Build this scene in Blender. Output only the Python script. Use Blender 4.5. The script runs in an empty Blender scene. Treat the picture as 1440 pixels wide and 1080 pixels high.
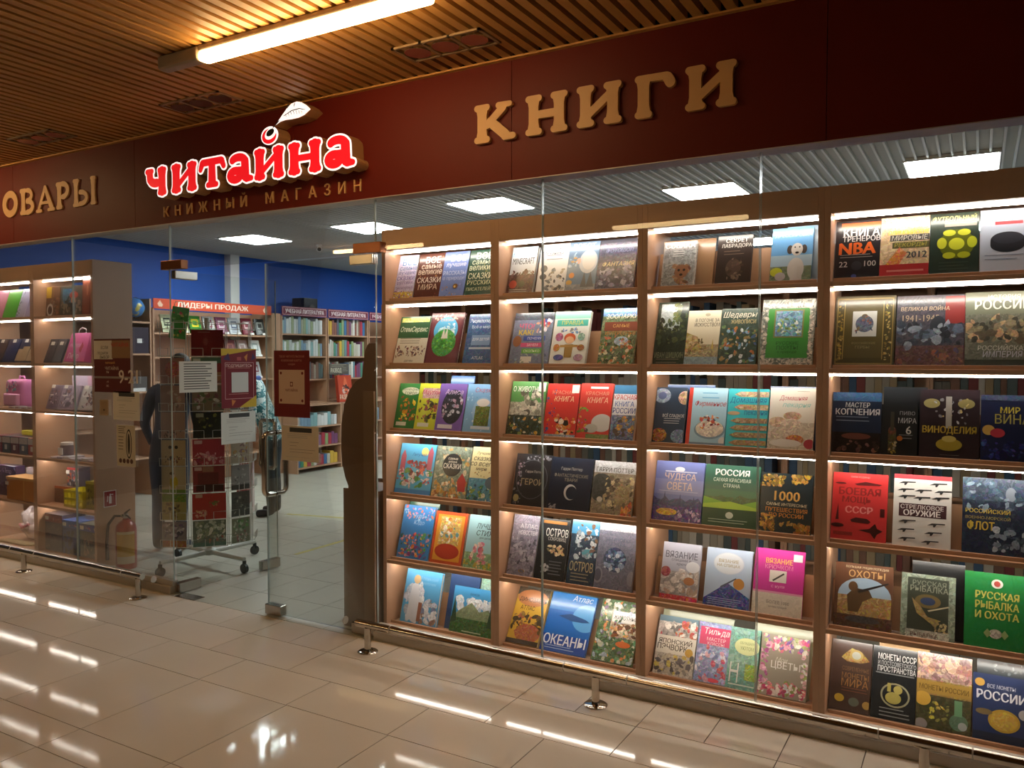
import bpy, bmesh, math, random
from mathutils import Vector, Matrix

scene = bpy.context.scene
COL = scene.collection
R = math.radians

# ------------------------------------------------------------------ camera
cam_data = bpy.data.cameras.new('camera')
cam_data.sensor_width = 36.0
cam_data.lens = 28.5
cam_data.clip_start = 0.05
cam = bpy.data.objects.new('camera', cam_data)
cam.location = (0.0, -3.575, 1.62)
cam.rotation_euler = (R(90 - 1.909), 0.0, R(30.0))
COL.objects.link(cam)
scene.camera = cam

# ------------------------------------------------------------------ world, exposure
world = bpy.data.worlds.new('world')
scene.world = world
world.use_nodes = True
world.node_tree.nodes['Background'].inputs[0].default_value = (1.0, 0.78, 0.58, 1)
world.node_tree.nodes['Background'].inputs[1].default_value = 0.035
vs = scene.view_settings
vs.view_transform = 'Standard'
vs.look = 'None'
vs.exposure = 0.08
vs.gamma = 1.0
vs.use_curve_mapping = False
scene.cycles.use_denoising = True
scene.cycles.max_bounces = 10
scene.cycles.transparent_max_bounces = 24
scene.cycles.sample_clamp_indirect = 4.0

PANEL_LIGHT = 40.0      # ceiling panels in the shop
TUBE_LIGHT = 27.0      # linear lamps in the mall
STRIP_LIGHT = 29.0     # shelf strips


# ------------------------------------------------------------------ colour + materials
def lin(c):
    if isinstance(c, str):
        c = c.lstrip('#')
        c = [int(c[i:i + 2], 16) / 255 for i in (0, 2, 4)]
    return tuple((x / 12.92 if x <= 0.04045 else ((x + 0.055) / 1.055) ** 2.4) for x in c[:3])


MATS = {}


def mat(name, color='808080', rough=0.5, metal=0.0, emit=0.0, emit_color=None, noise=0.0, nscale=8.0,
        bump=0.0, bscale=60.0, vary=0.0, stretch=None, coat=0.0, spec=0.5):
    if name in MATS:
        return MATS[name]
    m = bpy.data.materials.new(name)
    m.use_nodes = True
    nt = m.node_tree
    b = nt.nodes['Principled BSDF']
    c = lin(color)
    b.inputs['Base Color'].default_value = (*c, 1)
    b.inputs['Roughness'].default_value = rough
    b.inputs['Metallic'].default_value = metal
    b.inputs['Specular IOR Level'].default_value = spec
    b.inputs['Coat Weight'].default_value = coat
    b.inputs['Coat Roughness'].default_value = 0.08
    if emit:
        b.inputs['Emission Color'].default_value = (*lin(emit_color or color), 1)
        b.inputs['Emission Strength'].default_value = emit
    tc = nt.nodes.new('ShaderNodeTexCoord')
    mp = nt.nodes.new('ShaderNodeMapping')
    nt.links.new(tc.outputs['Object'], mp.inputs['Vector'])
    if stretch:
        mp.inputs['Scale'].default_value = stretch
    last = None
    if noise or vary:
        mix = nt.nodes.new('ShaderNodeHueSaturation')
        mix.inputs['Color'].default_value = (*c, 1)
        add = nt.nodes.new('ShaderNodeMath'); add.operation = 'MULTIPLY_ADD'
        add.inputs[1].default_value = 2 * noise
        add.inputs[2].default_value = 1 - noise
        if noise:
            nz = nt.nodes.new('ShaderNodeTexNoise')
            nz.inputs['Scale'].default_value = nscale
            nz.inputs['Detail'].default_value = 5
            nt.links.new(mp.outputs[0], nz.inputs['Vector'])
            nt.links.new(nz.outputs['Fac'], add.inputs[0])
        else:
            add.inputs[0].default_value = 0.5
        last = add.outputs[0]
        if vary:
            oi = nt.nodes.new('ShaderNodeObjectInfo')
            a2 = nt.nodes.new('ShaderNodeMath'); a2.operation = 'MULTIPLY_ADD'
            a2.inputs[1].default_value = 2 * vary
            a2.inputs[2].default_value = -vary
            nt.links.new(oi.outputs['Random'], a2.inputs[0])
            a3 = nt.nodes.new('ShaderNodeMath'); a3.operation = 'ADD'
            nt.links.new(a2.outputs[0], a3.inputs[0])
            nt.links.new(last, a3.inputs[1])
            last = a3.outputs[0]
        nt.links.new(last, mix.inputs['Value'])
        nt.links.new(mix.outputs[0], b.inputs['Base Color'])
    if bump:
        nb = nt.nodes.new('ShaderNodeTexNoise')
        nb.inputs['Scale'].default_value = bscale
        nt.links.new(mp.outputs[0], nb.inputs['Vector'])
        bp = nt.nodes.new('ShaderNodeBump')
        bp.inputs['Strength'].default_value = bump
        bp.inputs['Distance'].default_value = 0.002
        nt.links.new(nb.outputs['Fac'], bp.inputs['Height'])
        nt.links.new(bp.outputs[0], b.inputs['Normal'])
    MATS[name] = m
    return m


def glass_mat(name, tint, refl=1.0):
    if name in MATS:
        return MATS[name]
    m = bpy.data.materials.new(name)
    m.use_nodes = True
    nt = m.node_tree
    nt.nodes.clear()
    out = nt.nodes.new('ShaderNodeOutputMaterial')
    tr = nt.nodes.new('ShaderNodeBsdfTransparent')
    tr.inputs[0].default_value = (*tint, 1)
    gl = nt.nodes.new('ShaderNodeBsdfGlossy')
    gl.inputs['Roughness'].default_value = 0.0
    fr = nt.nodes.new('ShaderNodeFresnel')
    fr.inputs[0].default_value = 1.45
    mu = nt.nodes.new('ShaderNodeMath'); mu.operation = 'MULTIPLY'
    mu.inputs[1].default_value = refl
    mx = nt.nodes.new('ShaderNodeMixShader')
    nt.links.new(fr.outputs[0], mu.inputs[0])
    nt.links.new(mu.outputs[0], mx.inputs[0])
    nt.links.new(tr.outputs[0], mx.inputs[1])
    nt.links.new(gl.outputs[0], mx.inputs[2])
    nt.links.new(mx.outputs[0], out.inputs[0])
    MATS[name] = m
    return m


def print_mat(name='printed_cover', rough=0.28, coat=0.35):
    """Printed paper: flat colours come from the mesh, alpha says how busy the printed picture is."""
    if name in MATS:
        return MATS[name]
    m = bpy.data.materials.new(name)
    m.use_nodes = True
    nt = m.node_tree
    b = nt.nodes['Principled BSDF']
    b.inputs['Roughness'].default_value = rough
    b.inputs['Coat Weight'].default_value = coat
    b.inputs['Coat Roughness'].default_value = 0.12
    at = nt.nodes.new('ShaderNodeAttribute'); at.attribute_name = 'Col'
    tc = nt.nodes.new('ShaderNodeTexCoord')
    nz = nt.nodes.new('ShaderNodeTexNoise'); nz.inputs['Scale'].default_value = 30
    nz.inputs['Detail'].default_value = 3
    nt.links.new(tc.outputs['Object'], nz.inputs['Vector'])
    mixv = nt.nodes.new('ShaderNodeMix'); mixv.data_type = 'VECTOR'
    mixv.inputs[0].default_value = 0.05
    nt.links.new(tc.outputs['Object'], mixv.inputs[4])
    nt.links.new(nz.outputs['Color'], mixv.inputs[5])
    vo = nt.nodes.new('ShaderNodeTexVoronoi'); vo.inputs['Scale'].default_value = 120
    nt.links.new(mixv.outputs[1], vo.inputs['Vector'])
    sep = nt.nodes.new('ShaderNodeSeparateColor')
    nt.links.new(vo.outputs['Color'], sep.inputs[0])
    hs = nt.nodes.new('ShaderNodeHueSaturation')
    nt.links.new(at.outputs['Color'], hs.inputs['Color'])
    h1 = nt.nodes.new('ShaderNodeMath'); h1.operation = 'MULTIPLY_ADD'
    h1.inputs[1].default_value = 0.24; h1.inputs[2].default_value = 0.38
    nt.links.new(sep.outputs[0], h1.inputs[0]); nt.links.new(h1.outputs[0], hs.inputs['Hue'])
    v1 = nt.nodes.new('ShaderNodeMath'); v1.operation = 'MULTIPLY_ADD'
    v1.inputs[1].default_value = 1.7; v1.inputs[2].default_value = 0.2
    nt.links.new(sep.outputs[1], v1.inputs[0]); nt.links.new(v1.outputs[0], hs.inputs['Value'])
    s1 = nt.nodes.new('ShaderNodeMath'); s1.operation = 'MULTIPLY_ADD'
    s1.inputs[1].default_value = 1.0; s1.inputs[2].default_value = 0.5
    nt.links.new(sep.outputs[2], s1.inputs[0]); nt.links.new(s1.outputs[0], hs.inputs['Saturation'])
    mx = nt.nodes.new('ShaderNodeMix'); mx.data_type = 'RGBA'
    nt.links.new(at.outputs['Alpha'], mx.inputs[0])
    nt.links.new(at.outputs['Color'], mx.inputs[6])
    nt.links.new(hs.outputs[0], mx.inputs[7])
    nt.links.new(mx.outputs[2], b.inputs['Base Color'])
    MATS[name] = m
    return m


def spine_mat(name, colors, rough=0.45):
    """One of a handful of colours for each copy of a book spine."""
    if name in MATS:
        return MATS[name]
    m = bpy.data.materials.new(name); m.use_nodes = True
    nt = m.node_tree; b = nt.nodes['Principled BSDF']
    b.inputs['Roughness'].default_value = rough
    oi = nt.nodes.new('ShaderNodeObjectInfo')
    cr = nt.nodes.new('ShaderNodeValToRGB'); cr.color_ramp.interpolation = 'CONSTANT'
    el = cr.color_ramp.elements
    for i, c in enumerate(colors):
        e = el[i] if i < 2 else el.new(i / len(colors))
        e.position = i / len(colors)
        e.color = (*lin(c), 1)
    nt.links.new(oi.outputs['Random'], cr.inputs[0])
    nt.links.new(cr.outputs[0], b.inputs['Base Color'])
    MATS[name] = m
    return m


M_wood = mat('beech_laminate', 'b78f70', 0.42, noise=0.10, nscale=3.0, stretch=(6, 6, 0.7))
M_woodh = mat('beech_laminate_across', 'b78f70', 0.42, noise=0.10, nscale=3.0, stretch=(0.7, 6, 6))
M_rest = mat('beech_rest', 'b58a66', 0.5, noise=0.08, nscale=3.0, stretch=(0.7, 6, 6))
M_darkwood = mat('walnut_board', '6b4a33', 0.45, noise=0.12, nscale=3.0, stretch=(8, 8, 0.7))
M_tile = mat('mall_tile', 'd0c5b6', 0.06, noise=0.06, nscale=2.5, vary=0.05, spec=0.19)
M_tile2 = mat('shop_tile', 'b3b2a4', 0.3, noise=0.05, nscale=3.0, vary=0.04)
M_grout = mat('grout', '4a3d33', 0.8)
M_slat = mat('pine_slat', 'b98645', 0.5, noise=0.12, nscale=4, stretch=(10, 0.6, 10), vary=0.08)
M_black = mat('black_void', '0a0807', 0.9)
M_gslat = mat('grey_slat', 'b4b8b4', 0.5, vary=0.03)
M_gback = mat('grey_plenum', '8f9290', 0.8)
M_fascia = mat('burgundy_fascia', '62180e', 0.5, noise=0.05, nscale=2, spec=0.2)
M_blue = mat('blue_paint', '1a52ac', 0.6, noise=0.05, nscale=2)
M_white = mat('white_paint', 'd8d8d2', 0.55)
M_grey = mat('grey_paint', '8b8882', 0.7)
M_steel = mat('brushed_steel', 'b3aca2', 0.22, metal=1.0, noise=0.06, nscale=6, stretch=(0.3, 8, 8))
M_chrome = mat('polished_steel', 'c9c2b8', 0.12, metal=1.0)
M_alu = mat('aluminium_profile', 'bdb6ac', 0.38, metal=0.3)
M_glass = glass_mat('clear_glass', (0.975, 0.985, 0.978), 0.38)
M_glass_d = glass_mat('door_glass', (0.93, 0.95, 0.93), 0.4)
M_gedge = mat('glass_edge', 'a8b4b0', 0.25, spec=0.8)  # pale colour stands in for the light the cut edges catch
M_pages = mat('paper_pages', 'd9d2c0', 0.8)
M_print = print_mat()
M_matte = print_mat('printed_paper', 0.65, 0.0)
M_strip = mat('led_strip', 'ffe2b4', 0.4, emit=STRIP_LIGHT, emit_color='fff7ec')
M_tubel = mat('lamp_diffuser', 'fff0d0', 0.4, emit=TUBE_LIGHT, emit_color='ffd698')
M_panel = mat('panel_diffuser', 'ffffff', 0.4, emit=PANEL_LIGHT, emit_color='f2fbff')
M_plastic_w = mat('white_plastic', 'e4e2dc', 0.35)
M_plastic_k = mat('black_plastic', '16161a', 0.35)


# ------------------------------------------------------------------ mesh builder
class MB:
    def __init__(self):
        self.v, self.f, self.c = [], [], []
        self.color = (1, 1, 1, 0)

    def add(self, vs, fs):
        n = len(self.v)
        self.v += [tuple(p) for p in vs]
        for q in fs:
            self.f.append(tuple(n + i for i in q))
            self.c.append(self.color)
        return self

    def box(self, x0, x1, y0, y1, z0, z1, m=None):
        vs = [(x, y, z) for z in (z0, z1) for y in (y0, y1) for x in (x0, x1)]
        if m is not None:
            vs = [m @ Vector(p) for p in vs]
        return self.add(vs, [(0, 2, 3, 1), (4, 5, 7, 6), (0, 1, 5, 4), (2, 6, 7, 3), (0, 4, 6, 2), (1, 3, 7, 5)])

    def prism(self, poly, d0, d1, axis='y'):
        """Extrude an (a, b) outline; axis y: (x, z) outline, axis x: (y, z), axis z: (x, y)."""
        n = len(poly)

        def P(a, b, d):
            return {'y': (a, d, b), 'x': (d, a, b), 'z': (a, b, d)}[axis]
        vs = [P(a, b, d0) for a, b in poly] + [P(a, b, d1) for a, b in poly]
        fs = [tuple(range(n)), tuple(range(2 * n - 1, n - 1, -1))]
        fs += [(i, i + n, (i + 1) % n + n, (i + 1) % n) for i in range(n)]
        return self.add(vs, fs)

    def tube(self, pts, r, n=10, cap=True):
        pts = [Vector(p) for p in pts]
        rs = r if isinstance(r, (list, tuple)) else [r] * len(pts)
        t0 = (pts[1] - pts[0]).normalized()
        up = Vector((0, 0, 1)) if abs(t0.z) < 0.9 else Vector((1, 0, 0))
        u = t0.cross(up).normalized()
        rings = []
        for i, p in enumerate(pts):
            if i == 0:
                t = pts[1] - p
            elif i == len(pts) - 1:
                t = p - pts[i - 1]
            else:
                t = (pts[i + 1] - p).normalized() + (p - pts[i - 1]).normalized()
            t.normalize()
            u = (u - t * u.dot(t)).normalized()
            w = t.cross(u)
            rings.append([p + (u * math.cos(2 * math.pi * k / n) + w * math.sin(2 * math.pi * k / n)) * rs[i] for k in range(n)])
        vs = [q for ring in rings for q in ring]
        fs = []
        for i in range(len(pts) - 1):
            for k in range(n):
                a, b2 = i * n + k, i * n + (k + 1) % n
                fs.append((a, b2, b2 + n, a + n))
        if cap:
            fs.append(tuple(range(n - 1, -1, -1)))
            fs.append(tuple(range(len(vs) - n, len(vs))))
        return self.add(vs, fs)

    def lathe(self, prof, c=(0, 0, 0), n=20):
        vs = [(c[0] + r * math.cos(2 * math.pi * k / n), c[1] + r * math.sin(2 * math.pi * k / n), c[2] + z) for r, z in prof for k in range(n)]
        fs = []
        for i in range(len(prof) - 1):
            for k in range(n):
                a, b2 = i * n + k, i * n + (k + 1) % n
                fs.append((a, b2, b2 + n, a + n))
        if prof[0][0] > 1e-5:
            fs.append(tuple(range(n - 1, -1, -1)))
        if prof[-1][0] > 1e-5:
            fs.append(tuple(range(len(vs) - n, len(vs))))
        return self.add(vs, fs)

    def ball(self, c, rx, ry, rz, n=14, m=8):
        prof = [(math.sin(math.pi * i / m), -math.cos(math.pi * i / m)) for i in range(m + 1)]
        prof[0] = (1e-4, -1); prof[-1] = (1e-4, 1)
        k0 = len(self.v)
        self.lathe(prof, (0, 0, 0), n)
        for i in range(k0, len(self.v)):
            p = self.v[i]
            self.v[i] = (c[0] + p[0] * rx, c[1] + p[1] * ry, c[2] + p[2] * rz)
        return self

    def mesh(self, name, shift=(0, 0, 0), colors=False):
        me = bpy.data.meshes.new(name)
        s = shift
        me.from_pydata([(p[0] - s[0], p[1] - s[1], p[2] - s[2]) for p in self.v], [], self.f)
        if colors:
            at = me.attributes.new('Col', 'FLOAT_COLOR', 'CORNER')
            buf = []
            for q, c in zip(self.f, self.c):
                buf += list(c) * len(q)
            at.data.foreach_set('color', buf)
        me.update()
        return me


def smooth(me, angle=40):
    me.polygons.foreach_set('use_smooth', [True] * len(me.polygons))
    try:
        me.set_sharp_from_angle(angle=R(angle))
    except Exception:
        pass


def bevel(me, w, seg=2):
    bm = bmesh.new(); bm.from_mesh(me)
    bmesh.ops.remove_doubles(bm, verts=bm.verts, dist=1e-6)
    bmesh.ops.bevel(bm, geom=bm.edges[:], offset=w, segments=seg, affect='EDGES', profile=0.6)
    bm.to_mesh(me); bm.free()


def tag(o, label=None, cat=None, group=None, kind=None):
    if label: o['label'] = label
    if cat: o['category'] = cat
    if group: o['group'] = group
    if kind: o['kind'] = kind
    return o


def link(name, me, m, parent=None, loc=(0, 0, 0), rot=None):
    o = bpy.data.objects.new(name, me)
    if m is not None and len(me.materials) == 0:
        me.materials.append(m)
    COL.objects.link(o)
    o.location = loc
    if rot:
        o.rotation_euler = rot
    if parent:
        o.parent = parent
    return o


def obj(name, mb, m, parent=None, sm=False, bev=0, seg=2, label=None):
    """Mesh given in world coordinates (or in the frame of an unmoved parent)."""
    s = parent.location if parent else (0, 0, 0)
    if parent is not None and parent.parent is not None:
        s = parent.location + parent.parent.location
    me = mb.mesh(name, s)
    if bev:
        bevel(me, bev, seg)
    if sm:
        smooth(me)
    o = link(name, me, m, parent)
    if label:
        o['label'] = label
    return o


def bx(name, x0, x1, y0, y1, z0, z1, m, parent=None, bev=0, seg=2, label=None):
    return obj(name, MB().box(x0, x1, y0, y1, z0, z1), m, parent, False, bev, seg, label)


def thing(name, label, cat, loc=(0, 0, 0), rz=0, group=None):
    o = bpy.data.objects.new(name, None)
    COL.objects.link(o)
    o.empty_display_size = 0.1
    o.location = loc
    o.rotation_euler = (0, 0, rz)
    return tag(o, label, cat, group)


# ------------------------------------------------------------------ printing: outlines, text, cover art
TXT = {}


def text_geo(s, off=0.0, shear=0.0):
    k = (s, off, shear)
    if k in TXT:
        return TXT[k]
    cu = bpy.data.curves.new('t', 'FONT')
    cu.body = s
    cu.resolution_u = 2
    cu.offset = off
    cu.shear = shear
    o = bpy.data.objects.new('t', cu)
    me = o.to_mesh()
    vs = [(v.co.x, v.co.y) for v in me.vertices]
    fs = [tuple(p.vertices) for p in me.polygons]
    o.to_mesh_clear()
    bpy.data.objects.remove(o)
    bpy.data.curves.remove(cu)
    x0 = min(p[0] for p in vs); x1 = max(p[0] for p in vs)
    y0 = min(p[1] for p in vs); y1 = max(p[1] for p in vs)
    vs = [((x - x0), (y - y0)) for x, y in vs]
    TXT[k] = (vs, fs, x1 - x0, y1 - y0)
    return TXT[k]


def col4(c):
    if isinstance(c, tuple):
        return c
    a = 0.0
    if ':' in c:
        c, k = c.split(':')
        a = float(k) / 10
    return (*lin(c), a)


def art(mb, w, h, ops, y0=0.0, dy=0.00016):
    """Flat printed layers on the front (-Y) face of a w x h sheet standing in XZ."""
    lay = 0
    for op in ops:
        lay += 1
        y = y0 - dy * lay
        k = op[0]
        if k == 'r':
            _, u0, v0, u1, v1, c = op
            mb.color = col4(c)
            mb.add([(u0 * w, y, v0 * h), (u1 * w, y, v0 * h), (u1 * w, y, v1 * h), (u0 * w, y, v1 * h)], [(0, 1, 2, 3)])
        elif k == 'e':
            _, u, v, ru, rv, c = op
            mb.color = col4(c)
            n = 24
            mb.add([(min(max(w * (u + ru * math.cos(2 * math.pi * i / n)), .001), w - .001), y, min(max(h * v + w * rv * math.sin(2 * math.pi * i / n), .001), h - .001)) for i in range(n)], [tuple(range(n))])
        elif k == 'p':
            _, pts, c = op
            mb.color = col4(c)
            mb.add([(a * w, y, b * h) for a, b in pts], [tuple(range(len(pts)))])
        elif k == 'n':      # scattered blobs
            _, cnt, u0, v0, u1, v1, size, cs, seed = op
            rg = random.Random(seed)
            cnt = int(cnt * 2.2)
            size *= 0.64
            for i in range(cnt):
                cc = col4(rg.choice(cs))
                mb.color = (*cc[:3], max(cc[3], 0.3))
                u, v = rg.uniform(u0, u1), rg.uniform(v0, v1)
                a, r1 = rg.uniform(0, 3.1), size * rg.uniform(0.5, 1.3)
                r2 = r1 * rg.uniform(0.35, 0.9)
                yy = y - 0.000004 * i
                pts = []
                for q in range(9):
                    t = 2 * math.pi * q / 9
                    px, pz = r1 * math.cos(t) * rg.uniform(.75, 1.2), r2 * math.sin(t) * rg.uniform(.75, 1.2)
                    x = w * u + w * (px * math.cos(a) - pz * math.sin(a))
                    z = h * v + w * (px * math.sin(a) + pz * math.cos(a))
                    pts.append((min(max(x, 0.002), w - 0.002), yy, min(max(z, 0.002), h - 0.002)))
                mb.add(pts, [tuple(range(9))])
        elif k == 'm':      # ridge line
            _, v0, v1, amp, c, seed = op
            rg = random.Random(seed)
            mb.color = col4(c)
            n = 12
            tops = [(i / n, v1 + amp * rg.uniform(-1, 1)) for i in range(n + 1)]
            for i in range(n):
                a, b2 = tops[i], tops[i + 1]
                mb.add([(a[0] * w, y, v0 * h), (b2[0] * w, y, v0 * h), (b2[0] * w, y, b2[1] * h), (a[0] * w, y, a[1] * h)], [(0, 1, 2, 3)])
        elif k == 't':
            s, u, v, th, c = op[1:6]
            o = op[6] if len(op) > 6 else {}
            vs, fs, tw, thh = text_geo(s, 0.0, o.get('i', 0.0))
            bold = o.get('b', 0.008)
            mw = o.get('w', 0.9) * w
            sc = th * h / max(thh, 0.4)
            sx = min(sc, mw / tw)
            if o.get('fill'):
                sx = mw / tw
            al = o.get('al', 'c')
            xx = u * w - (sx * tw / 2 if al == 'c' else 0)
            zz = v * h - sc * thh / 2
            mb.color = col4(c)
            for q, dx in enumerate((-bold, bold) if bold < .02 else (-bold, 0, bold)):
                mb.add([(xx + (a + dx) * sx, y - .00002 * q, zz + (b2 + dx * .3) * sc) for a, b2 in vs], fs)
        elif k == 'l':      # lines standing for small print
            _, u0, u1, v0, v1, n, c, seed = op
            rg = random.Random(seed)
            mb.color = col4(c)
            for i in range(n):
                v = v1 + (v0 - v1) * i / max(n - 1, 1)
                e = u1 - rg.uniform(0, 0.25) * (u1 - u0)
                hh = 0.45 * abs(v1 - v0) / max(n, 2) * h
                mb.add([(u0 * w, y, v * h), (e * w, y, v * h), (e * w, y, v * h + hh), (u0 * w, y, v * h + hh)], [(0, 1, 2, 3)])
    return mb


def sheet(name, w, h, ops, parent, m=None, y=0.0):
    mb = art(MB(), w, h, ops, y)
    me = mb.mesh(name, colors=True)
    return link(name, me, m or M_matte, parent)


# ------------------------------------------------------------------ the setting
# mall floor with its tiles
FL = tag(bx('floor', -11, 4, -7.5, 0.0, -0.06, -0.004, M_grout), 'beige polished tile floor of the mall walkway', 'floor', kind='structure')
TILE = {}


def tile(x0, x1, y0, y1, parent, m, z=0.0, gap=0.0022, th=0.012):
    k = (round(x1 - x0, 3), round(y1 - y0, 3), m.name)
    if k not in TILE:
        me = MB().box(gap, x1 - x0 - gap, gap, y1 - y0 - gap, -th, 0).mesh('floor_tile')
        me.materials.append(m)
        TILE[k] = me
    return link('floor_tile', TILE[k], None, parent, (x0, y0, z))


for k in range(-26, 9):
    x = -1.88 + 0.3 * k
    tile(x, x + 0.3, -0.27, 0.0, FL, M_tile)
for k in range(-12, 5):
    tile(-1.88 + 0.6 * k, -1.28 + 0.6 * k, -0.57, -0.27, FL, M_tile)
    tile(-2.177 + 0.6 * k, -1.577 + 0.6 * k, -0.877, -0.57, FL, M_tile)
for k in range(-10, 6):
    for y0, y1, o in ((-1.50, -0.877, 0), (-1.69, -1.50, 0), (-2.31, -1.69, 0), (-2.93, -2.31, 0), (-3.55, -2.93, 0)):
        tile(-2.77 + 0.6 * k, -2.17 + 0.6 * k, y0, y1, FL, M_tile)
# further mall floor behind the viewer, tiles joined
mb = MB()
for k in range(-9, 6):
    for j in range(6):
        mb.box(-2.768 + .6 * k, -2.172 + .6 * k, -4.168 - .62 * j, -3.552 - .62 * j, -.012, 0)
o = obj('floor_tile_field', mb, M_tile, FL); o['kind'] = 'stuff'

# shop floor
FS = tag(bx('floor', -9.2, 4, 0.0, 8.4, -0.06, -0.004, M_grout), 'pale grey tile floor inside the bookshop', 'floor', kind='structure')
for i in range(19):
    x = -8.77 + 0.3 * i
    for j in range(13):
        y0 = -0.07 + 0.42 * j
        tile(x, x + 0.3, max(y0, 0.0), y0 + 0.42, FS, M_tile2)
mb = MB()
for i in range(22):
    for j in range(19):
        x, y = -3.07 + .3 * i, .0 + .42 * j
        mb.box(x + .002, x + .298, y + .002, min(y + .418, 8.3), -.012, 0)
for i in range(19):
    for j in range(7):
        x, y = -8.77 + .3 * i, 5.39 + .42 * j
        mb.box(x + .002, x + .298, y + .002, y + .418, -.012, 0)
o = obj('floor_tile_field', mb, M_tile2, FS); o['kind'] = 'stuff'
tag(bx('floor_tape', -4.86, -4.82, 1.25, 1.95, 0, 0.0012, mat('yellow_tape', 'b9ad4a', .6)), 'yellow tape strip on shop floor nearer the entrance', 'tape')
mb = MB(); mb.box(-0.02, .75, -0.02, .02, 0, 0.0012, Matrix.Rotation(R(12), 4, 'Z'))
o = link('floor_tape', mb.mesh('floor_tape'), MATS['yellow_tape'], None, (-6.15, 2.47, 0)); tag(o, 'yellow tape strip on shop floor further inside', 'tape')

# mall ceiling: dark void, slats, wall angle
CE = tag(bx('ceiling', -11, 4, -7.5, 0.0, 3.24, 3.28, M_black), 'slatted wooden ceiling over the mall walkway', 'ceiling', kind='structure')
me = MB().box(0, 0.046, -4.6, -0.012, 3.121, 3.175).mesh('slat'); me.materials.append(M_slat)
i = 0
x = -9.6
while x < 1.6:
    link('slat', me, None, CE, (x, 0, 0))
    x += 0.075
mb = MB()
for i in range(150):
    mb.box(-9.6 + .075 * i, -9.554 + .075 * i, -7.4, -4.62, 3.121, 3.185)
o = obj('slat_field', mb, M_slat, CE); o['kind'] = 'stuff'
tag(bx('trim_1', -11, 4, -0.028, 0.0, 3.112, 3.121, M_slat), 'thin wooden angle trim between ceiling slats and fascia', 'trim', kind='structure')

# shop ceiling
CS = tag(bx('ceiling', -9.2, 4, 0.12, 8.4, 3.022, 3.09, M_gback), 'grey slatted ceiling inside the bookshop', 'ceiling', kind='structure')
me = MB().box(0, 0.014, 0.14, 8.3, 2.999, 3.022).mesh('slat'); me.materials.append(M_gslat)
for i in range(150):
    link('slat', me, None, CS, (-8.82 + 0.075 * i, 0, 0))

# walls
tag(bx('wall_left', -9.0, -8.88, 0.0, 8.4, 0, 3.05, M_blue), 'blue side wall of the bookshop', 'wall', kind='structure')
tag(bx('wall_back', -8.88, 4, 8.3, 8.4, 0, 3.05, M_blue), 'blue back wall of the bookshop', 'wall', kind='structure')
tag(bx('wall_right', 2.6, 2.72, 0.0, 8.3, 0, 3.05, M_white), 'white right hand wall of the bookshop', 'wall', kind='structure')
tag(bx('wall_opposite', -11, 4, -7.6, -7.5, 0, 3.24, mat('opposite_wall', '6a5a4a', .7)), 'dull brown wall across the mall walkway', 'wall', kind='structure')
tag(bx('trim_2', -8.88, -8.76, 4.02, 4.17, 0, 3.0, M_white), 'white vertical duct column on the blue wall', 'column', kind='structure')

# fascia: panels side by side
FA = tag(bx('wall_front', -11, 4, 0.02, 0.12, 2.513, 3.2, M_black), 'burgundy sign fascia above the shopfront', 'fascia', kind='structure')
x = -2.066 - 6 * 1.5
while x < 3.5:
    bx('fascia_panel', x + .0012, x + 1.4988, 0.0, 0.03, 2.513, 3.116, M_fascia, FA, 0.001, 1)
    x += 1.5
bx('fascia_underside', -11, 4, 0.0, 0.12, 2.509, 2.513, M_alu, FA)

# glazing
def pane(n, x0, x1, z0, z1, label):
    w = thing('window_%d' % n, label, 'window', (x0, 0.045, 0))
    w['kind'] = 'structure'
    bx('pane', x0 + .003, x1 - .003, 0.04, 0.05, z0, z1, M_glass, w)
    for xe in (x0 + .003, x1 - .003):
        bx('pane_edge', xe - .0008, xe + .0008, 0.0395, 0.0505, z0, z1, M_gedge, w)
    return w


pane(1, -8.2, -7.0, 0.045, 2.51, 'glass pane at the far left of the shopfront')
pane(2, -7.0, -5.872, 0.045, 2.51, 'glass pane in front of the left toy shelves')
pane(3, -5.872, -4.765, 0.045, 2.51, 'glass pane left of the open door with notices')
pane(4, -4.765, -2.985, 2.212, 2.51, 'glass transom above the doors')
pane(5, -2.985, -1.912, 0.045, 2.51, 'glass pane in front of the first bookcase columns')
pane(6, -1.912, -0.84, 0.045, 2.51, 'glass pane in front of the middle bookcase')
pane(7, -0.84, 0.23, 0.045, 2.51, 'glass pane in front of the rightmost bookcase')
pane(8, 0.23, 1.3, 0.045, 2.51, 'glass pane beyond the rightmost bookcase')
for n, (a, b) in enumerate(((-8.2, -4.765), (-2.985, 1.6))):
    t = thing('baseboard_front', ('metal sill profile under the left glazing', 'metal sill profile under the right glazing')[n], 'sill', (a, 0, 0))
    t['kind'] = 'structure'
    bx('sill_channel', a, b, 0.008, 0.085, 0.0, 0.048, M_alu, t, 0.003)
    bx('sill_step', a, b, 0.03, 0.075, 0.048, 0.085, M_alu, t, 0.003)


# bumper rails
def rail(x0, x1, posts, label):
    t = thing('bumper_rail', label, 'rail', (x0, -0.155, 0))
    obj('rail_tube', MB().tube([(x0, -.155, .15), (x1, -.155, .15)], .021, 16), M_chrome, t, True)
    for p in posts:
        obj('post', MB().tube([(p, -.155, .006), (p, -.155, .135)], .019, 16), M_chrome, t, True)
        obj('base_flange', MB().lathe([(.056, 0), (.056, .003), (.05, .007), (.02, .008)], (p, -.155, 0), 24), M_chrome, t, True)
        for s in (-.16, .16):
            obj('coupling', MB().tube([(p + s - .003, -.155, .15), (p + s + .003, -.155, .15)], .0222, 16), M_alu, t, True)
    return t


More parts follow.
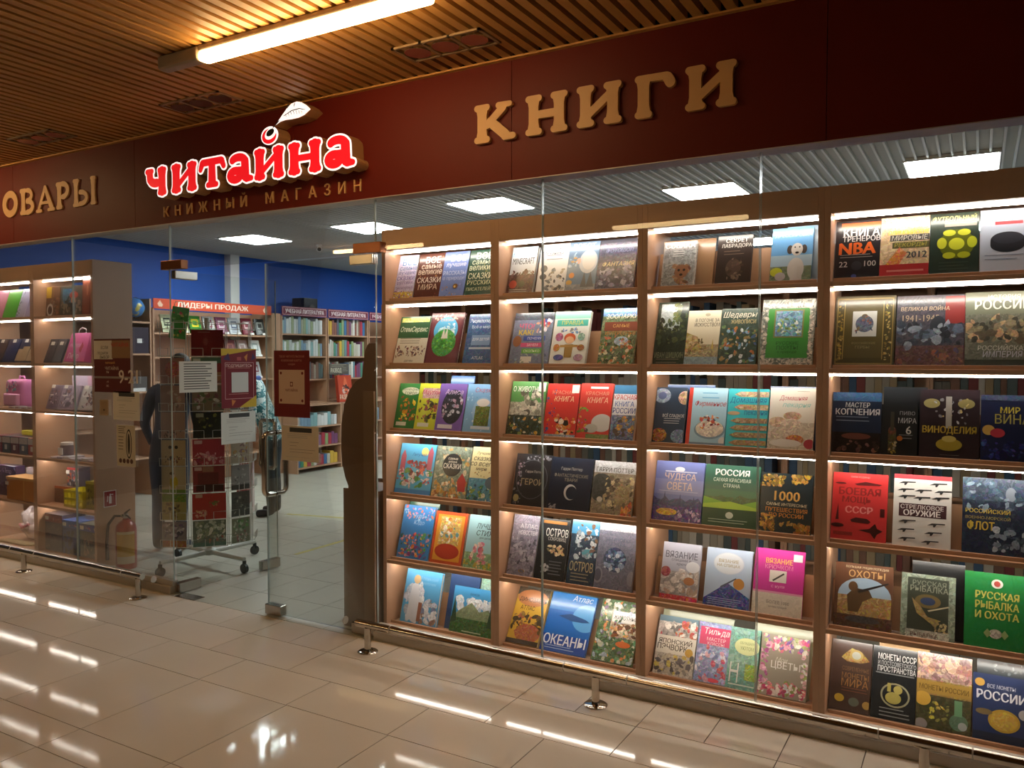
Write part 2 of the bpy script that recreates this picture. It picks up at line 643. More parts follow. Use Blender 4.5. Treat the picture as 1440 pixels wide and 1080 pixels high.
rail(-2.966, 1.5, (-2.89, -1.525, -0.16, 1.2), 'steel bumper rail in front of the right bookcases')
rail(-8.1, -4.83, (-7.6, -6.235, -4.875), 'steel bumper rail in front of the left shelves')


# doors
def patch(name, x0, x1, y0, y1, z0, z1, parent, m=M_steel):
    return bx(name, x0, x1, y0, y1, z0, z1, m, parent, 0.003)


def handle(x, yside, z0, z1, parent, depth):
    y1 = yside + depth
    s = 1 if depth > 0 else -1
    pts = []
    rr = 0.035
    pts.append((x, yside, z0 + .05)); 
    pts = [(x, yside, z0), (x, y1 - s * rr, z0)]
    pts += [(x, y1 - s * rr * (1 - math.sin(a)), z0 + rr * (1 - math.cos(a))) for a in (.4, .8, 1.2, 1.57)]
    pts += [(x, y1 - s * rr * (1 - math.cos(a)), z1 - rr * (1 - math.sin(a))) for a in (0, .4, .8, 1.2, 1.57)]
    pts += [(x, yside, z1)]
    return obj('handle', MB().tube(pts, .016, 12), M_chrome, parent, True)


D1 = thing('door_1', 'closed right glass door leaf with red poster and notice', 'door', (-2.99, 0.045, 0)); D1['kind'] = 'structure'
bx('pane', -3.862, -2.995, 0.04, 0.05, 0.012, 2.200, M_glass_d, D1)
bx('pane_edge', -3.8635, -3.8615, 0.0398, 0.0502, .012, 2.2, M_gedge, D1)
patch('top_patch', -3.16, -2.99, 0.02, 0.07, 2.15, 2.205, D1)
patch('transom_patch', -3.13, -2.93, 0.018, 0.072, 2.21, 2.27, D1, mat('bronze_patch', '8a5636', .25, metal=.7))
patch('lock_patch', -3.87, -3.735, 0.02, 0.07, 0.008, 0.07, D1)
patch('bottom_patch', -3.16, -2.99, 0.02, 0.07, 0.008, 0.07, D1)
handle(-3.795, .04, .77, 1.15, D1, -.085)
handle(-3.795, .05, .77, 1.15, D1, .085)

D2 = thing('door_2', 'left glass door leaf standing open into the shop', 'door', (-4.735, 0.045, 0)); D2['kind'] = 'structure'


def d2(name, mb, m, sm=False, bev=0):
    me = mb.mesh(name)
    if bev: bevel(me, bev)
    if sm: smooth(me)
    return link(name, me, m, D2)


D2.rotation_euler.z = R(86)       # local +X runs from the hinge to the free edge
d2('pane', MB().box(0, .86, -.005, .005, .012, 2.2), M_glass_d)
d2('pane_edge', MB().box(.859, .861, -.0052, .0052, .012, 2.2), M_gedge)
d2('top_patch', MB().box(0, .17, -.025, .025, 2.15, 2.205), M_steel, bev=.003)
d2('bottom_patch', MB().box(0, .17, -.025, .025, .008, .075), M_steel, bev=.003)
d2('lock_patch', MB().box(.70, .865, -.025, .025, .008, .075), M_steel, bev=.003)
for s in (-1, 1):
    pts = [(.775, 0, .78), (.775, s * .06, .78), (.775, s * .08, .80), (.775, s * .08, 1.12), (.775, s * .06, 1.14), (.775, 0, 1.14)]
    d2('handle', MB().tube(pts, .016, 12), M_chrome, True)
patch('transom_patch', -4.83, -4.62, 0.018, 0.072, 2.21, 2.27, D2, MATS['bronze_patch'])
for ch in list(D2.children):
    if ch.name.startswith('transom_patch'):
        ch.parent = None
        bpy.data.objects.remove(ch)
tp = bx('transom_clamp', -4.83, -4.62, 0.018, 0.072, 2.21, 2.27, MATS['bronze_patch'], bpy.data.objects['window_4'], 0.003)
tag(bx('floor_spring_cover', -4.70, -4.50, -0.01, 0.08, 0, 0.003, M_steel), 'steel floor plate at the foot of the open door', 'plate')

# ------------------------------------------------------------------ lettering built from rounded strokes
def S(x1, y1, r1, x2=None, y2=None, r2=None):
    return (x1, y1, r1, x1 if x2 is None else x2, y1 if y2 is None else y2, r1 if r2 is None else r2)


def ARC(cx, cy, rx, ry, a0, a1, r, n=8, r2=None):
    out = []
    r2 = r if r2 is None else r2
    for i in range(n):
        a, b = R(a0 + (a1 - a0) * i / n), R(a0 + (a1 - a0) * (i + 1) / n)
        q0, q1 = r + (r2 - r) * i / n, r + (r2 - r) * (i + 1) / n
        out.append((cx + rx * math.cos(a), cy + ry * math.sin(a), q0, cx + rx * math.cos(b), cy + ry * math.sin(b), q1))
    return out


def stem(x, r=.14, sw=.12, sr=.085):
    return [S(x, r, r, x, 1 - r, r), S(x - sw, sr, sr, x + sw, sr, sr), S(x - sw, 1 - sr, sr, x + sw, 1 - sr, sr),
            S(x, .17, r + .025, x, .3, r), S(x, .83, r + .025, x, .7, r)]


GLYPH = {
    'К': stem(.22) + [S(.34, .45, .10, .70, .84, .11), S(.60, .915, .08, .86, .915, .07), S(.42, .52, .13, .76, .14, .13), S(.74, .09, .09, .93, .09, .085)],
    'Н': stem(.23) + stem(.80) + [S(.3, .5, .10, .7, .5, .10)],
    'И': stem(.23) + stem(.80) + [S(.3, .30, .10, .72, .70, .10)],
    'Г': stem(.26) + [S(.2, .92, .08, .78, .90, .09), S(.80, .86, .12, .86, .74, .12)],
    'Т': stem(.5) + [S(.12, .91, .07, .88, .91, .07), S(.11, .89, .07, .11, .72, .06), S(.89, .89, .07, .89, .72, .06)],
    'О': ARC(.5, .5, .33, .38, 0, 360, .13, 20),
    'В': stem(.24, .12) + ARC(.5, .72, .24, .19, 95, -95, .085, 8) + ARC(.5, .29, .3, .21, 95, -95, .10, 8),
    'А': [S(.5, .9, .075, .17, .12, .07), S(.5, .9, .085, .82, .12, .12), S(.28, .34, .055, .7, .34, .055), S(.08, .06, .06, .3, .06, .06), S(.66, .06, .06, .94, .06, .06)],
    'Р': stem(.26, .12) + ARC(.5, .68, .3, .235, 95, -95, .10, 9),
    'Ы': stem(.2, .11, .08, .07) + ARC(.38, .3, .24, .21, 95, -95, .085, 8) + stem(.88, .10, .06, .065),
    'ч': stem(.75, .18, .11, .09) + [S(.2, .84, .16, .22, .62, .16), S(.09, .91, .09, .3, .91, .09)] + ARC(.48, .62, .24, .16, 180, 280, .15, 5),
    'и': stem(.2, .18, .11, .09) + stem(.82, .18, .11, .09) + [S(.3, .28, .09, .72, .72, .09)],
    'н': stem(.2, .18, .11, .09) + stem(.82, .18, .11, .09) + [S(.3, .5, .095, .7, .5, .095)],
    'т': [S(.5, .18, .18, .5, .85, .15), S(.34, .09, .09, .66, .09, .09), S(.14, .88, .115, .86, .89, .11), S(.12, .86, .115, .05, .66, .09), S(.88, .87, .115, .95, .68, .09)],
    'а': ARC(.33, .28, .22, .15, 0, 360, .13, 14) + [S(.74, .2, .17, .72, .70, .17), S(.78, .13, .13, .97, .11, .085)] + ARC(.45, .72, .27, .15, 0, 150, .13, 8, .125) + [S(.36, .46, .09, .62, .44, .1)],
}


def strokes(mb, gl, x0, x1, z0, z1, ya, yb, grow=0.0, src=1.0):
    """Prisms for each stroke of a glyph whose unit box spans x0..x1, z0..z1."""
    sx, sz = (x1 - x0) / src, (z1 - z0)
    sr = min(sx, sz) if sx < sz * 1.6 else sz
    for k, (ax, az, ar, bx_, bz, br) in enumerate(gl):
        A = Vector((x0 + ax * sx, z0 + az * sz)); B = Vector((x0 + bx_ * sx, z0 + bz * sz))
        ra, rb = ar * sr + grow, br * sr + grow
        d = B - A
        ang = math.atan2(d.y, d.x) if d.length > 1e-6 else 0.0
        poly = []
        n = 7
        for i in range(n + 1):
            t = ang + math.pi / 2 + math.pi * i / n
            poly.append((A.x + ra * math.cos(t), A.y + ra * math.sin(t)))
        for i in range(n + 1):
            t = ang - math.pi / 2 + math.pi * i / n
            poly.append((B.x + rb * math.cos(t), B.y + rb * math.sin(t)))
        e = 0.00002 * k
        mb.prism(poly, ya - e, yb, 'y')
    return mb


M_letter = mat('tan_letter', 'd2a36c', 0.5)
M_body = mat('tan_return', 'b98a5c', 0.5)
M_red = mat('lit_red_face', 'e0101c', 0.35, emit=0.75, emit_color='ee1420')
M_lit = mat('lit_white_face', 'f4efec', 0.35, emit=0.95, emit_color='fff4f0')
M_ink = mat('black_ink', '120e0e', 0.5)

t = thing('sign_lettering', 'tan word reading книги on the burgundy fascia', 'sign', (-2.28, 0, 2.715))
for ch, a, b in (('К', -2.285, -2.03), ('Н', -1.985, -1.74), ('И', -1.705, -1.46), ('Г', -1.412, -1.20), ('И', -1.17, -.928)):
    obj('letter', strokes(MB(), GLYPH[ch], a, b, 2.714, 2.909, -.022, .001), M_letter, t)
t = thing('sign_lettering', 'tan word reading товары at the left end of the fascia', 'sign', (-6.98, 0, 2.71))
for ch, a, b in (('Т', -6.98, -6.74), ('О', -6.71, -6.465), ('В', -6.46, -6.235), ('А', -6.245, -5.985), ('Р', -5.985, -5.79), ('Ы', -5.785, -5.485)):
    obj('letter', strokes(MB(), GLYPH[ch], a, b, 2.713, 2.915, -.012, .001), M_letter, t)
t = thing('sign_lettering', 'small tan wording книжный магазин below the red letters', 'sign', (-4.76, 0, 2.555))
xs = {}
word = 'КНИЖНЫЙ МАГАЗИН'
x = -4.755
W = [text_geo(c, 0.0)[2] if c != ' ' else .45 for c in word]
gap = (1.71 - sum(W) * .068 / .73) / (len(word) - 1)
for c, w in zip(word, W):
    if c != ' ':
        vs, fs, tw, th = text_geo(c, 0.0)
        sc = .068 / .73
        mb = MB()
        mb.add([(x + a * sc, -.008, 2.557 + b * sc) for a, b in vs], fs)
        n = len(vs)
        mb.add([(x + a * sc, 0, 2.557 + b * sc) for a, b in vs], [tuple(reversed(f)) for f in fs])
        ed = {}
        for f in fs:
            for i in range(len(f)):
                ed[(f[i], f[(i + 1) % len(f)])] = 1
        for (i, j) in ed:
            if (j, i) not in ed:
                mb.add([(x + vs[i][0] * sc, -.008, 2.557 + vs[i][1] * sc), (x + vs[j][0] * sc, -.008, 2.557 + vs[j][1] * sc),
                        (x + vs[j][0] * sc, 0, 2.557 + vs[j][1] * sc), (x + vs[i][0] * sc, 0, 2.557 + vs[i][1] * sc)], [(0, 1, 2, 3)])
        obj('letter', mb, M_letter, t)
    x += w * .068 / .73 + gap

t = thing('illuminated_sign', 'lit red channel letters with white outline and eye emblem', 'sign', (-4.82, 0, 2.66))
for ch, a, b in (('ч', -4.81, -4.585), ('и', -4.55, -4.305), ('т', -4.28, -4.045), ('а', -4.025, -3.81), ('и', -3.795, -3.545), ('н', -3.515, -3.255), ('а', -3.228, -3.015)):
    L = obj('letter', strokes(MB(), GLYPH[ch], a, b, 2.678, 2.856, -.098, .0, .0125), M_body, t)
    obj('outline', strokes(MB(), GLYPH[ch], a, b, 2.678, 2.856, -.1005, -.098, .0125), M_lit, L)
    obj('face', strokes(MB(), GLYPH[ch], a, b, 2.678, 2.856, -.103, -.1005, .002), M_red, L)


def disc(x, z, rx, rz, ya, yb, n=24, a0=0, a1=360, tilt=0):
    pl = []
    for i in range(n):
        q = R(a0 + (a1 - a0) * i / n)
        u, v = rx * math.cos(q), rz * math.sin(q)
        pl.append((x + u * math.cos(tilt) - v * math.sin(tilt), z + u * math.sin(tilt) + v * math.cos(tilt)))
    return MB().prism(pl, ya, yb, 'y')


E1 = obj('eye', disc(-3.662, 2.928, .070, .054, -.098, 0), M_body, t)
obj('eye_rim', disc(-3.662, 2.928, .070, .054, -.1005, -.098), M_lit, E1)
obj('eye_red', disc(-3.664, 2.925, .059, .044, -.102, -.1005), M_red, E1)
obj('eye_white', disc(-3.652, 2.938, .047, .031, -.1035, -.102, tilt=.35), M_lit, E1)
obj('pupil', disc(-3.652, 2.944, .033, .019, -.105, -.1035, tilt=.35), M_ink, E1)
leaf = [(-3.622, 2.978), (-3.592, 3.003), (-3.556, 3.036), (-3.520, 3.068), (-3.482, 3.090), (-3.44, 3.096), (-3.403, 3.086), (-3.36, 3.06), (-3.332, 3.034),
        (-3.382, 3.007), (-3.43, 2.998), (-3.483, 2.997), (-3.53, 3.000), (-3.575, 2.996)]
E2 = obj('feather', MB().prism(leaf, -.098, 0, 'y'), M_body, t)
cx0, cz0 = -3.47, 3.04
obj('feather_face', MB().prism([(cx0 + (a - cx0) * .97, cz0 + (b - cz0) * .95) for a, b in leaf], -.1005, -.098, 'y'), M_lit, E2)
mb = MB()
mb.tube([(-3.65, -.102, 2.945), (-3.625, -.102, 2.975), (-3.58, -.102, 3.004)], [.002, .003, .002], 6)
mb.tube([(-3.545, -.102, 3.025), (-3.48, -.102, 3.047), (-3.42, -.102, 3.05), (-3.375, -.102, 3.037)], [.0015, .0025, .0025, .0015], 6)
for i in range(7):
    xx = -3.53 + .021 * i
    mb.tube([(xx, -.102, 3.033 + .010 * math.sin(i / 2)), (xx + .008, -.102, 3.016 + .006 * math.sin(i / 2))], [.0018, .0008], 5)
for xx in (-3.505, -3.455):
    mb.tube([(xx, -.102, 3.085), (xx - .008, -.102, 3.066)], [.003, .001], 5)
obj('lash_lines', mb, M_ink, E2)


# ------------------------------------------------------------------ mall lamps
def tube_lamp(x0, x1, y, label, group=None):
    t = thing('linear_lamp', label, 'lamp', (x0, y, 3.121), 0, group)
    bx('housing', x0 - .30, x0, y - .034, y + .034, 3.05, 3.121, mat('lamp_housing', '9a8a76', .5), t, .02, 3)
    bx('housing', x0, x1, y - .03, y + .03, 3.09, 3.121, MATS['lamp_housing'], t, .008)
    bx('diffuser', x0, x1, y - .034, y + .034, 3.043, 3.09, M_tubel, t, .02, 3)
    return t


tube_lamp(-3.285, -1.93, -0.88, 'warm glowing linear ceiling lamp above the red sign')
tube_lamp(-8.0, -6.3, -0.88, 'warm linear ceiling lamp left of the view')
for i, xx in enumerate((-13.3, -7.75, -3.6)):
    if xx > -11:
        tube_lamp(xx, xx + 1.5, -4.85, ('', 'warm linear ceiling lamp over the walkway far left behind', 'warm linear ceiling lamp over the walkway behind', 'warm linear ceiling lamp over the walkway right behind')[i])


def downlight(x, y, label):
    t = thing('downlight_tray', label, 'downlight', (x, y, 3.121))
    fr = MB()
    for a, b, c, d in ((-.255, .255, -.098, -.083), (-.255, .255, .083, .098), (-.255, -.24, -.098, .098), (.24, .255, -.098, .098), (-.09, -.075, -.098, .098), (.075, .09, -.098, .098)):
        fr.box(x + a, x + b, y + c, y + d, 3.112, 3.122)
    obj('frame', fr, mat('downlight_frame', '8f7453', .5), t)
    bx('recess', x - .24, x + .24, y - .085, y + .085, 3.18, 3.19, M_black, t)
    for k in (-1, 0, 1):
        s = obj('spot', MB().lathe([(.066, 0), (.066, .012), (.058, .012), (.035, .045), (.012, .055), (.0001, .056)], (x + .165 * k, y, 3.112), 20), mat('spot_reflector', 'd8ccb8', .15, metal=.9), t, True)
        obj('bulb', MB().ball((x + .165 * k, y, 3.14), .016, .016, .02, 10, 6), mat('bulb_glass', 'e8e0d0', .1), s, True)


downlight(-2.255, -.31, 'three spot downlight tray in the ceiling nearest the lamp end')
downlight(-4.0, -.31, 'three spot downlight tray above the red sign')
downlight(-5.58, -.34, 'three spot downlight tray at the far left ceiling')


# shop ceiling panels
def led_panel(x, y, label):
    t = thing('ceiling_panel', label, 'ceiling light', (x, y, 3.0))
    bx('frame', x - .3, x + .3, y - .3, y + .3, 2.992, 3.02, M_white, t, .002)
    bx('diffuser', x - .285, x + .285, y - .285, y + .285, 2.988, 2.992, M_panel, t)


led_panel(-7.38, 3.2, 'leftmost square ceiling light panel above the blue wall')
led_panel(-5.66, 3.2, 'square ceiling light panel just left of the bookcases')
led_panel(-3.87, 2.75, 'square ceiling light panel under the left of the word on fascia')
led_panel(-2.0, 3.15, 'square ceiling light panel above the middle bookcase')
led_panel(-0.2, 3.1, 'rightmost square ceiling light panel')
for i in range(4):
    led_panel(-7.2 + 2.4 * i, 6.3, ('deep shop light panel above the textbook cases', 'deep shop light panel second from the blue wall', 'deep shop light panel third from the blue wall', 'deep shop light panel at the right')[i])


# ------------------------------------------------------------------ display bookcases
ROWZ = (1.945, 1.570, 1.190, 0.811, 0.430, 0.052)
TILT = (17, 18, 16, 16, 17, 25)


def bookcase(x0, x1, label, rests, name='display_bookcase', tilts=TILT):
    t = thing(name, label, 'bookcase', (x0, .15, 0))
    for a in (x0, x1 - .026):
        bx('side_panel', a, a + .026, .15, .48, 0, 2.355, M_wood, t, .0015, 1)
    bx('top_board', x0 + .026, x1 - .026, .155, .48, 2.238, 2.26, M_woodh, t)
    bx('header', x0 + .026, x1 - .026, .15, .168, 2.238, 2.355, M_woodh, t, .0015, 1)
    bx('plinth', x0 + .026, x1 - .026, .17, .19, 0, .032, M_woodh, t)
    for r, z in enumerate(ROWZ):
        bx('shelf', x0 + .026, x1 - .026, .152, .48, z - .02, z, M_woodh, t, .001, 1)
        if rests:
            q = bx('shelf_lip', x0 + .034, x1 - .034, .176, .186, z, z + .016, M_woodh, t, .001, 1)
            a = R(tilts[r])
            m = Matrix.Translation((x0 + .03 - x0, .264 - .15, z + .012 * math.sin(a) + .001)) @ Matrix.Rotation(-a, 4, 'X')
            me = MB().box(0, x1 - x0 - .06, 0, .010, 0, .19, m).mesh('book_rest')
            link('book_rest', me, M_rest, t)
        zz = ROWZ[r - 1] - .02 if r else 2.238
        bx('led_strip', x0 + .03, x1 - .03, .225, .237, zz - .013, zz - .005, M_strip, t)
        bx('led_channel', x0 + .03, x1 - .03, .228, .234, zz - .005, zz, M_alu, t)
    return t


CTILT = ((17, 18, 16, 16, 17, 16), (17, 18, 16, 16, 17, 33), TILT, (17, 18, 8, 16, 17, 25))
CX = (-3.027, -2.258, -1.422, -0.592, 0.245)
LAB = ('beech display bookcase next to the entrance', 'beech display bookcase second from the entrance', 'beech display bookcase third from the entrance', 'beech display bookcase at the right edge of the photo')
for i in range(4):
    bookcase(CX[i], CX[i + 1], LAB[i], True, tilts=CTILT[i])
bookcase(-6.607, -5.80, 'beech shelf unit of gifts beside the fire extinguisher', False, 'gift_shelf')
bookcase(-7.41, -6.607, 'beech shelf unit of school goods at the left edge', False, 'gift_shelf')


# ------------------------------------------------------------------ books standing face out
def book(x, y, z, w, h, tilt, label, bg, ops, th=0.022, rz=0.0, group='books shown face out in the window', name='book', board=True):
    mb = MB()
    mb.color = col4(bg)
    mb.box(0, w, 0, .0025, 0, h)                      # front board
    mb.box(0, w, th - .0025, th, 0, h)                # back board
    mb.box(0, .0025, .0025, th - .0025, 0, h)         # spine
    me = mb.mesh(name, colors=True)
    o = link(name, me, M_print, None, (x, y, z), (-R(tilt), 0, rz))
    tag(o, label, 'book', group)
    link('pages', MB().box(.003, w - .004, .0026, th - .0026, .003, h - .004).mesh('pages'), M_pages, o)
    if ops:
        link('cover_print', art(MB(), w, h, ops).mesh('cover_print', colors=True), M_print, o)
    return o


def B(c, r, x, w, h, tilt, label, bg, ops):
    rg = random.Random(int(x * 1000))
    th = rg.uniform(.014, .025)
    lo, hi = CX[c] + .030, CX[c + 1] - .030
    if x < lo:
        w -= lo - x
        x = lo
    w = min(w, hi - x)
    top = (2.238 if r == 0 else ROWZ[r - 1] - .02) - .019
    h = min(h, (top - ROWZ[r] - th * math.sin(R(tilt))) / math.cos(R(tilt)))
    book(x, .21, ROWZ[r] + .001 + th * math.sin(R(tilt)), w, h, tilt, label, bg, ops, th)


B(0,0,-3.033,0.175,0.307,17,'lilac white fairy tale book at the left end of the top shelf','cfc9e6:2',[('r', 0, 0, 1, 0.18, 'd8c06a:5'), ('t', 'ВСЕ', 0.58, 0.84, 0.15, '4f86b8'), ('t', 'самые', 0.55, 0.7, 0.08, '5f7fb0'), ('t', 'лучшие', 0.52, 0.59, 0.09, '6a6fae'), ('t', 'сказки', 0.5, 0.48, 0.09, '7b6ab0'), ('t', 'русских', 0.5, 0.37, 0.08, '8068aa'), ('t', 'писателей', 0.5, 0.27, 0.07, '8a70a8'), ('n', 14, 0.05, 0.05, 0.95, 0.2, 0.07, ['d9a93e', '9b6fb0', 'e7e2f2'], 1)])
B(0,0,-2.850,0.183,0.308,17,'dark brown book of world fairy tales with white lettering','5a2f26',[('n', 20, 0.05, 0.05, 0.95, 0.95, 0.05, ['8a4a2a', 'a86a3a', '6d3a3a'], 2), ('t', 'ВСЕ', 0.55, 0.86, 0.15, 'f0e6da'), ('t', 'самые', 0.52, 0.71, 0.09, 'e9d9c8'), ('t', 'великие', 0.5, 0.59, 0.1, 'e9d9c8'), ('t', 'СКАЗКИ', 0.5, 0.42, 0.12, 'f4ece0'), ('t', 'МИРА', 0.5, 0.27, 0.12, 'e6d4bf')])
B(0,0,-2.670,0.167,0.308,17,'periwinkle blue book with big white letters on the top shelf','6f86c8',[('n', 10, 0.1, 0.05, 0.9, 0.3, 0.06, ['8aa0dc', '5a70b4', 'b08a5a'], 3), ('t', 'ВСЕ', 0.58, 0.86, 0.15, 'f2f2fa'), ('t', 'лучшие', 0.52, 0.7, 0.1, 'e6eafa'), ('t', 'РАССКАЗЫ', 0.5, 0.54, 0.09, 'c5d2f2'), ('t', 'о природе', 0.5, 0.41, 0.08, 'b9c8f0'), ('e', 0.62, 0.25, 0.1, 0.09, '7a5a3a'), ('e', 0.6, 0.24, 0.04, 0.04, 'e0c070')])
B(0,0,-2.496,0.174,0.313,17,'dark green fairy tale book with cream lettering on the top shelf','1f4a3e',[('n', 22, 0.03, 0.03, 0.97, 0.97, 0.05, ['2f6a52', '5a7a4a', '8a8a5a', '183a32'], 4), ('t', 'ВСЕ', 0.55, 0.87, 0.15, 'eef2e4'), ('t', 'самые', 0.52, 0.73, 0.09, 'dfe8cf'), ('t', 'великие', 0.5, 0.61, 0.1, 'dfe8cf'), ('t', 'СКАЗКИ', 0.5, 0.44, 0.13, 'e8eed8'), ('t', 'РУССКИХ', 0.5, 0.3, 0.1, 'd6dfbf'), ('t', 'ПИСАТЕЛЕЙ', 0.5, 0.17, 0.09, 'd6dfbf')])
B(0,1,-3.014,0.236,0.297,18,'green and cream book with a row of small figures','e6e0cc',[('r', 0, 0.55, 1, 1, '2c5a38'), ('r', 0.04, 0.88, 0.96, 0.97, 'c8d27a:4'), ('t', 'ОтемСервис', 0.5, 0.72, 0.14, 'e6ead0', {'i': 0.25}), ('l', 0.1, 0.9, 0.44, 0.53, 3, '8a8474', 5), ('n', 26, 0.05, 0.15, 0.95, 0.38, 0.06, ['6a4a5a', '8a5a4a', 'a08a7a', '4a3a4a', 'b89a80'], 5), ('t', 'детям', 0.5, 0.07, 0.05, '8a8474')])
B(0,1,-2.776,0.229,0.313,18,'maroon book with a round window of blue sky and green hills','5d2c33',[('r', 0.06, 0.04, 0.94, 0.96, '6b363b'), ('n', 12, 0.05, 0.86, 0.95, 0.97, 0.06, ['d8b0a0', '7a3f40'], 6), ('e', 0.5, 0.66, 0.36, 0.36, '5ab4e0'), ('n', 8, 0.25, 0.62, 0.75, 0.78, 0.1, ['e8f2f8', 'bfe0f0'], 7), ('e', 0.5, 0.42, 0.36, 0.36, '3f9a3a:4'), ('n', 16, 0.22, 0.3, 0.8, 0.5, 0.07, ['2a7a2f', '6fc24a', '3a8a34'], 8), ('p', [(0.4, 0.5), (0.45, 0.7), (0.5, 0.56), (0.55, 0.72), (0.6, 0.5)], 'd8d4cc'), ('t', 'сказки', 0.5, 0.86, 0.05, 'e0c0b0')])
B(0,1,-2.511,0.189,0.297,18,'steel blue encyclopedia with pale label on the second shelf','3f5f8e:3',[('t', 'Энциклопедия', 0.5, 0.86, 0.09, 'dfe8f4', {'i': 0.2}), ('t', 'Всё о мире', 0.5, 0.74, 0.08, 'c8d8ec'), ('r', 0.2, 0.38, 0.85, 0.58, '7f9cc4'), ('t', 'ДЛЯ ДЕТЕЙ', 0.52, 0.5, 0.07, 'e8eef6'), ('r', 0.15, 0.3, 0.9, 0.34, 'b8c4d4'), ('t', 'ATLAS', 0.5, 0.13, 0.06, 'cfd8e6')])
B(0,2,-3.000,0.149,0.277,16,'green storybook with a yellow lion on the third shelf','2f7a3c',[('e', 0.6, 0.83, 0.45, 0.16, 'e8ecd0'), ('t', 'ИЗУМРУДНЫЙ', 0.6, 0.87, 0.07, '2a5a2a', {'w': 0.8}), ('t', 'ГОРОД', 0.62, 0.78, 0.08, '2a5a2a'), ('n', 18, 0.2, 0.2, 0.95, 0.7, 0.13, ['e8c030', 'd08a20', 'f0d85a', '8a5a2a', 'c04a2a'], 9), ('r', 0.1, 0.08, 0.6, 0.16, 'e8e8dc')])
B(0,2,-2.849,0.145,0.280,16,'lime yellow storybook on the third shelf','c9d23c',[('r', 0.2, 0.68, 1, 0.9, 'c8a0a0:4'), ('t', 'Маугли', 0.6, 0.8, 0.12, 'b03050', {'i': 0.2}), ('n', 20, 0.1, 0.2, 0.95, 0.65, 0.14, ['8a4a3a', '3a3a2a', 'b06a4a', '5a6a2a'], 10), ('r', 0.15, 0.08, 0.7, 0.16, 'e8ead8')])
B(0,2,-2.702,0.183,0.282,16,'purple storybook with a dark oval picture on the third shelf','7a5fae',[('e', 0.55, 0.52, 0.4, 0.55, '2c2f3a:5'), ('t', 'Алиса', 0.55, 0.83, 0.11, 'd8c0e0', {'i': 0.2}), ('n', 20, 0.2, 0.3, 0.9, 0.78, 0.09, ['c8ccd8', '3a3f4e', '8a90a8', 'b89ab0'], 11), ('r', 0.1, 0.07, 0.65, 0.15, 'e6e2ee')])
B(0,2,-2.512,0.190,0.281,16,'pale blue storybook with a snowy arched window','7fb0dc',[('n', 22, 0.03, 0.03, 0.97, 0.97, 0.05, ['a8cdee', '5f94c8', 'd8e8f6'], 12), ('t', 'Сказки', 0.6, 0.88, 0.1, 'b06a8a', {'i': 0.15}), ('e', 0.6, 0.45, 0.34, 0.42, '9ac0e4'), ('r', 0.36, 0.15, 0.86, 0.55, '6a7a3a:6'), ('e', 0.6, 0.62, 0.22, 0.12, 'e8e4e0'), ('r', 0.28, 0.08, 0.94, 0.14, 'cfe0f0')])
B(0,3,-2.992,0.256,0.299,16,'bright blue fairy tale book with castle and red rider','5ab6e6',[('e', 0.7, 0.85, 0.1, 0.1, 'f4ec90'), ('p', [(0.05, 0.35), (0.05, 0.75), (0.12, 0.88), (0.19, 0.75), (0.19, 0.35)], 'c46a7a'), ('p', [(0.8, 0.5), (0.8, 0.85), (0.87, 0.97), (0.94, 0.85), (0.94, 0.5)], 'b8607a'), ('n', 26, 0.02, 0.15, 0.98, 0.5, 0.1, ['d8e4ee', '3f8a4a', '6aa05a', 'c05a6a', 'e0c8c8'], 13), ('n', 12, 0.3, 0.4, 0.8, 0.65, 0.09, ['b02f3a', '7a2f3a', 'd86a5a'], 14), ('t', 'Летучий', 0.55, 0.78, 0.08, '2f6ab0', {'i': 0.2}), ('r', 0, 0, 1, 0.1, '3f8ad0')])
B(0,3,-2.729,0.238,0.300,16,'grey green book of kind fairy tales with a dark round title','7f8f80:5',[('n', 40, 0.02, 0.02, 0.98, 0.98, 0.09, ['9aa890', '6a7f70', 'b8b09a', 'c8a05a', 'd8c8a8'], 15), ('n', 18, 0.02, 0.02, 0.98, 0.35, 0.11, ['c89a4a', 'd8b07a', 'a8703a', 'efe4d0'], 16), ('p', [(0.75, 0.15), (0.7, 0.35), (0.82, 0.5), (0.95, 0.35), (0.95, 0.15)], 'b83a3a'), ('e', 0.5, 0.64, 0.28, 0.28, '2a2c30'), ('t', 'добрые', 0.5, 0.7, 0.05, 'f0ece0'), ('t', 'СКАЗКИ', 0.5, 0.62, 0.1, 'f4f0e6', {'w': 0.5}), ('t', 'самые', 0.5, 0.76, 0.04, 'f0ece0')])
B(0,3,-2.484,0.180,0.306,16,'cream topped book with underwater plants on the fourth shelf','e4dba8',[('r', 0, 0, 1, 0.42, '5a94ac:3'), ('t', 'Лучшие', 0.4, 0.88, 0.07, '4a4438', {'i': 0.2}), ('t', 'сказки', 0.42, 0.78, 0.07, '4a4438', {'i': 0.2}), ('t', 'со всего', 0.42, 0.68, 0.07, '4a4438', {'i': 0.2}), ('t', 'мира', 0.4, 0.58, 0.07, '4a4438', {'i': 0.2}), ('n', 24, 0.02, 0.02, 0.98, 0.3, 0.1, ['3f7a5a', '8aa04a', '2f5a6a', 'd8dcc8'], 17), ('n', 8, 0.1, 0.45, 0.9, 0.6, 0.04, ['a86a3a', '6a5a3a'], 18), ('e', 0.85, 0.35, 0.25, 0.2, '5a6a78')])
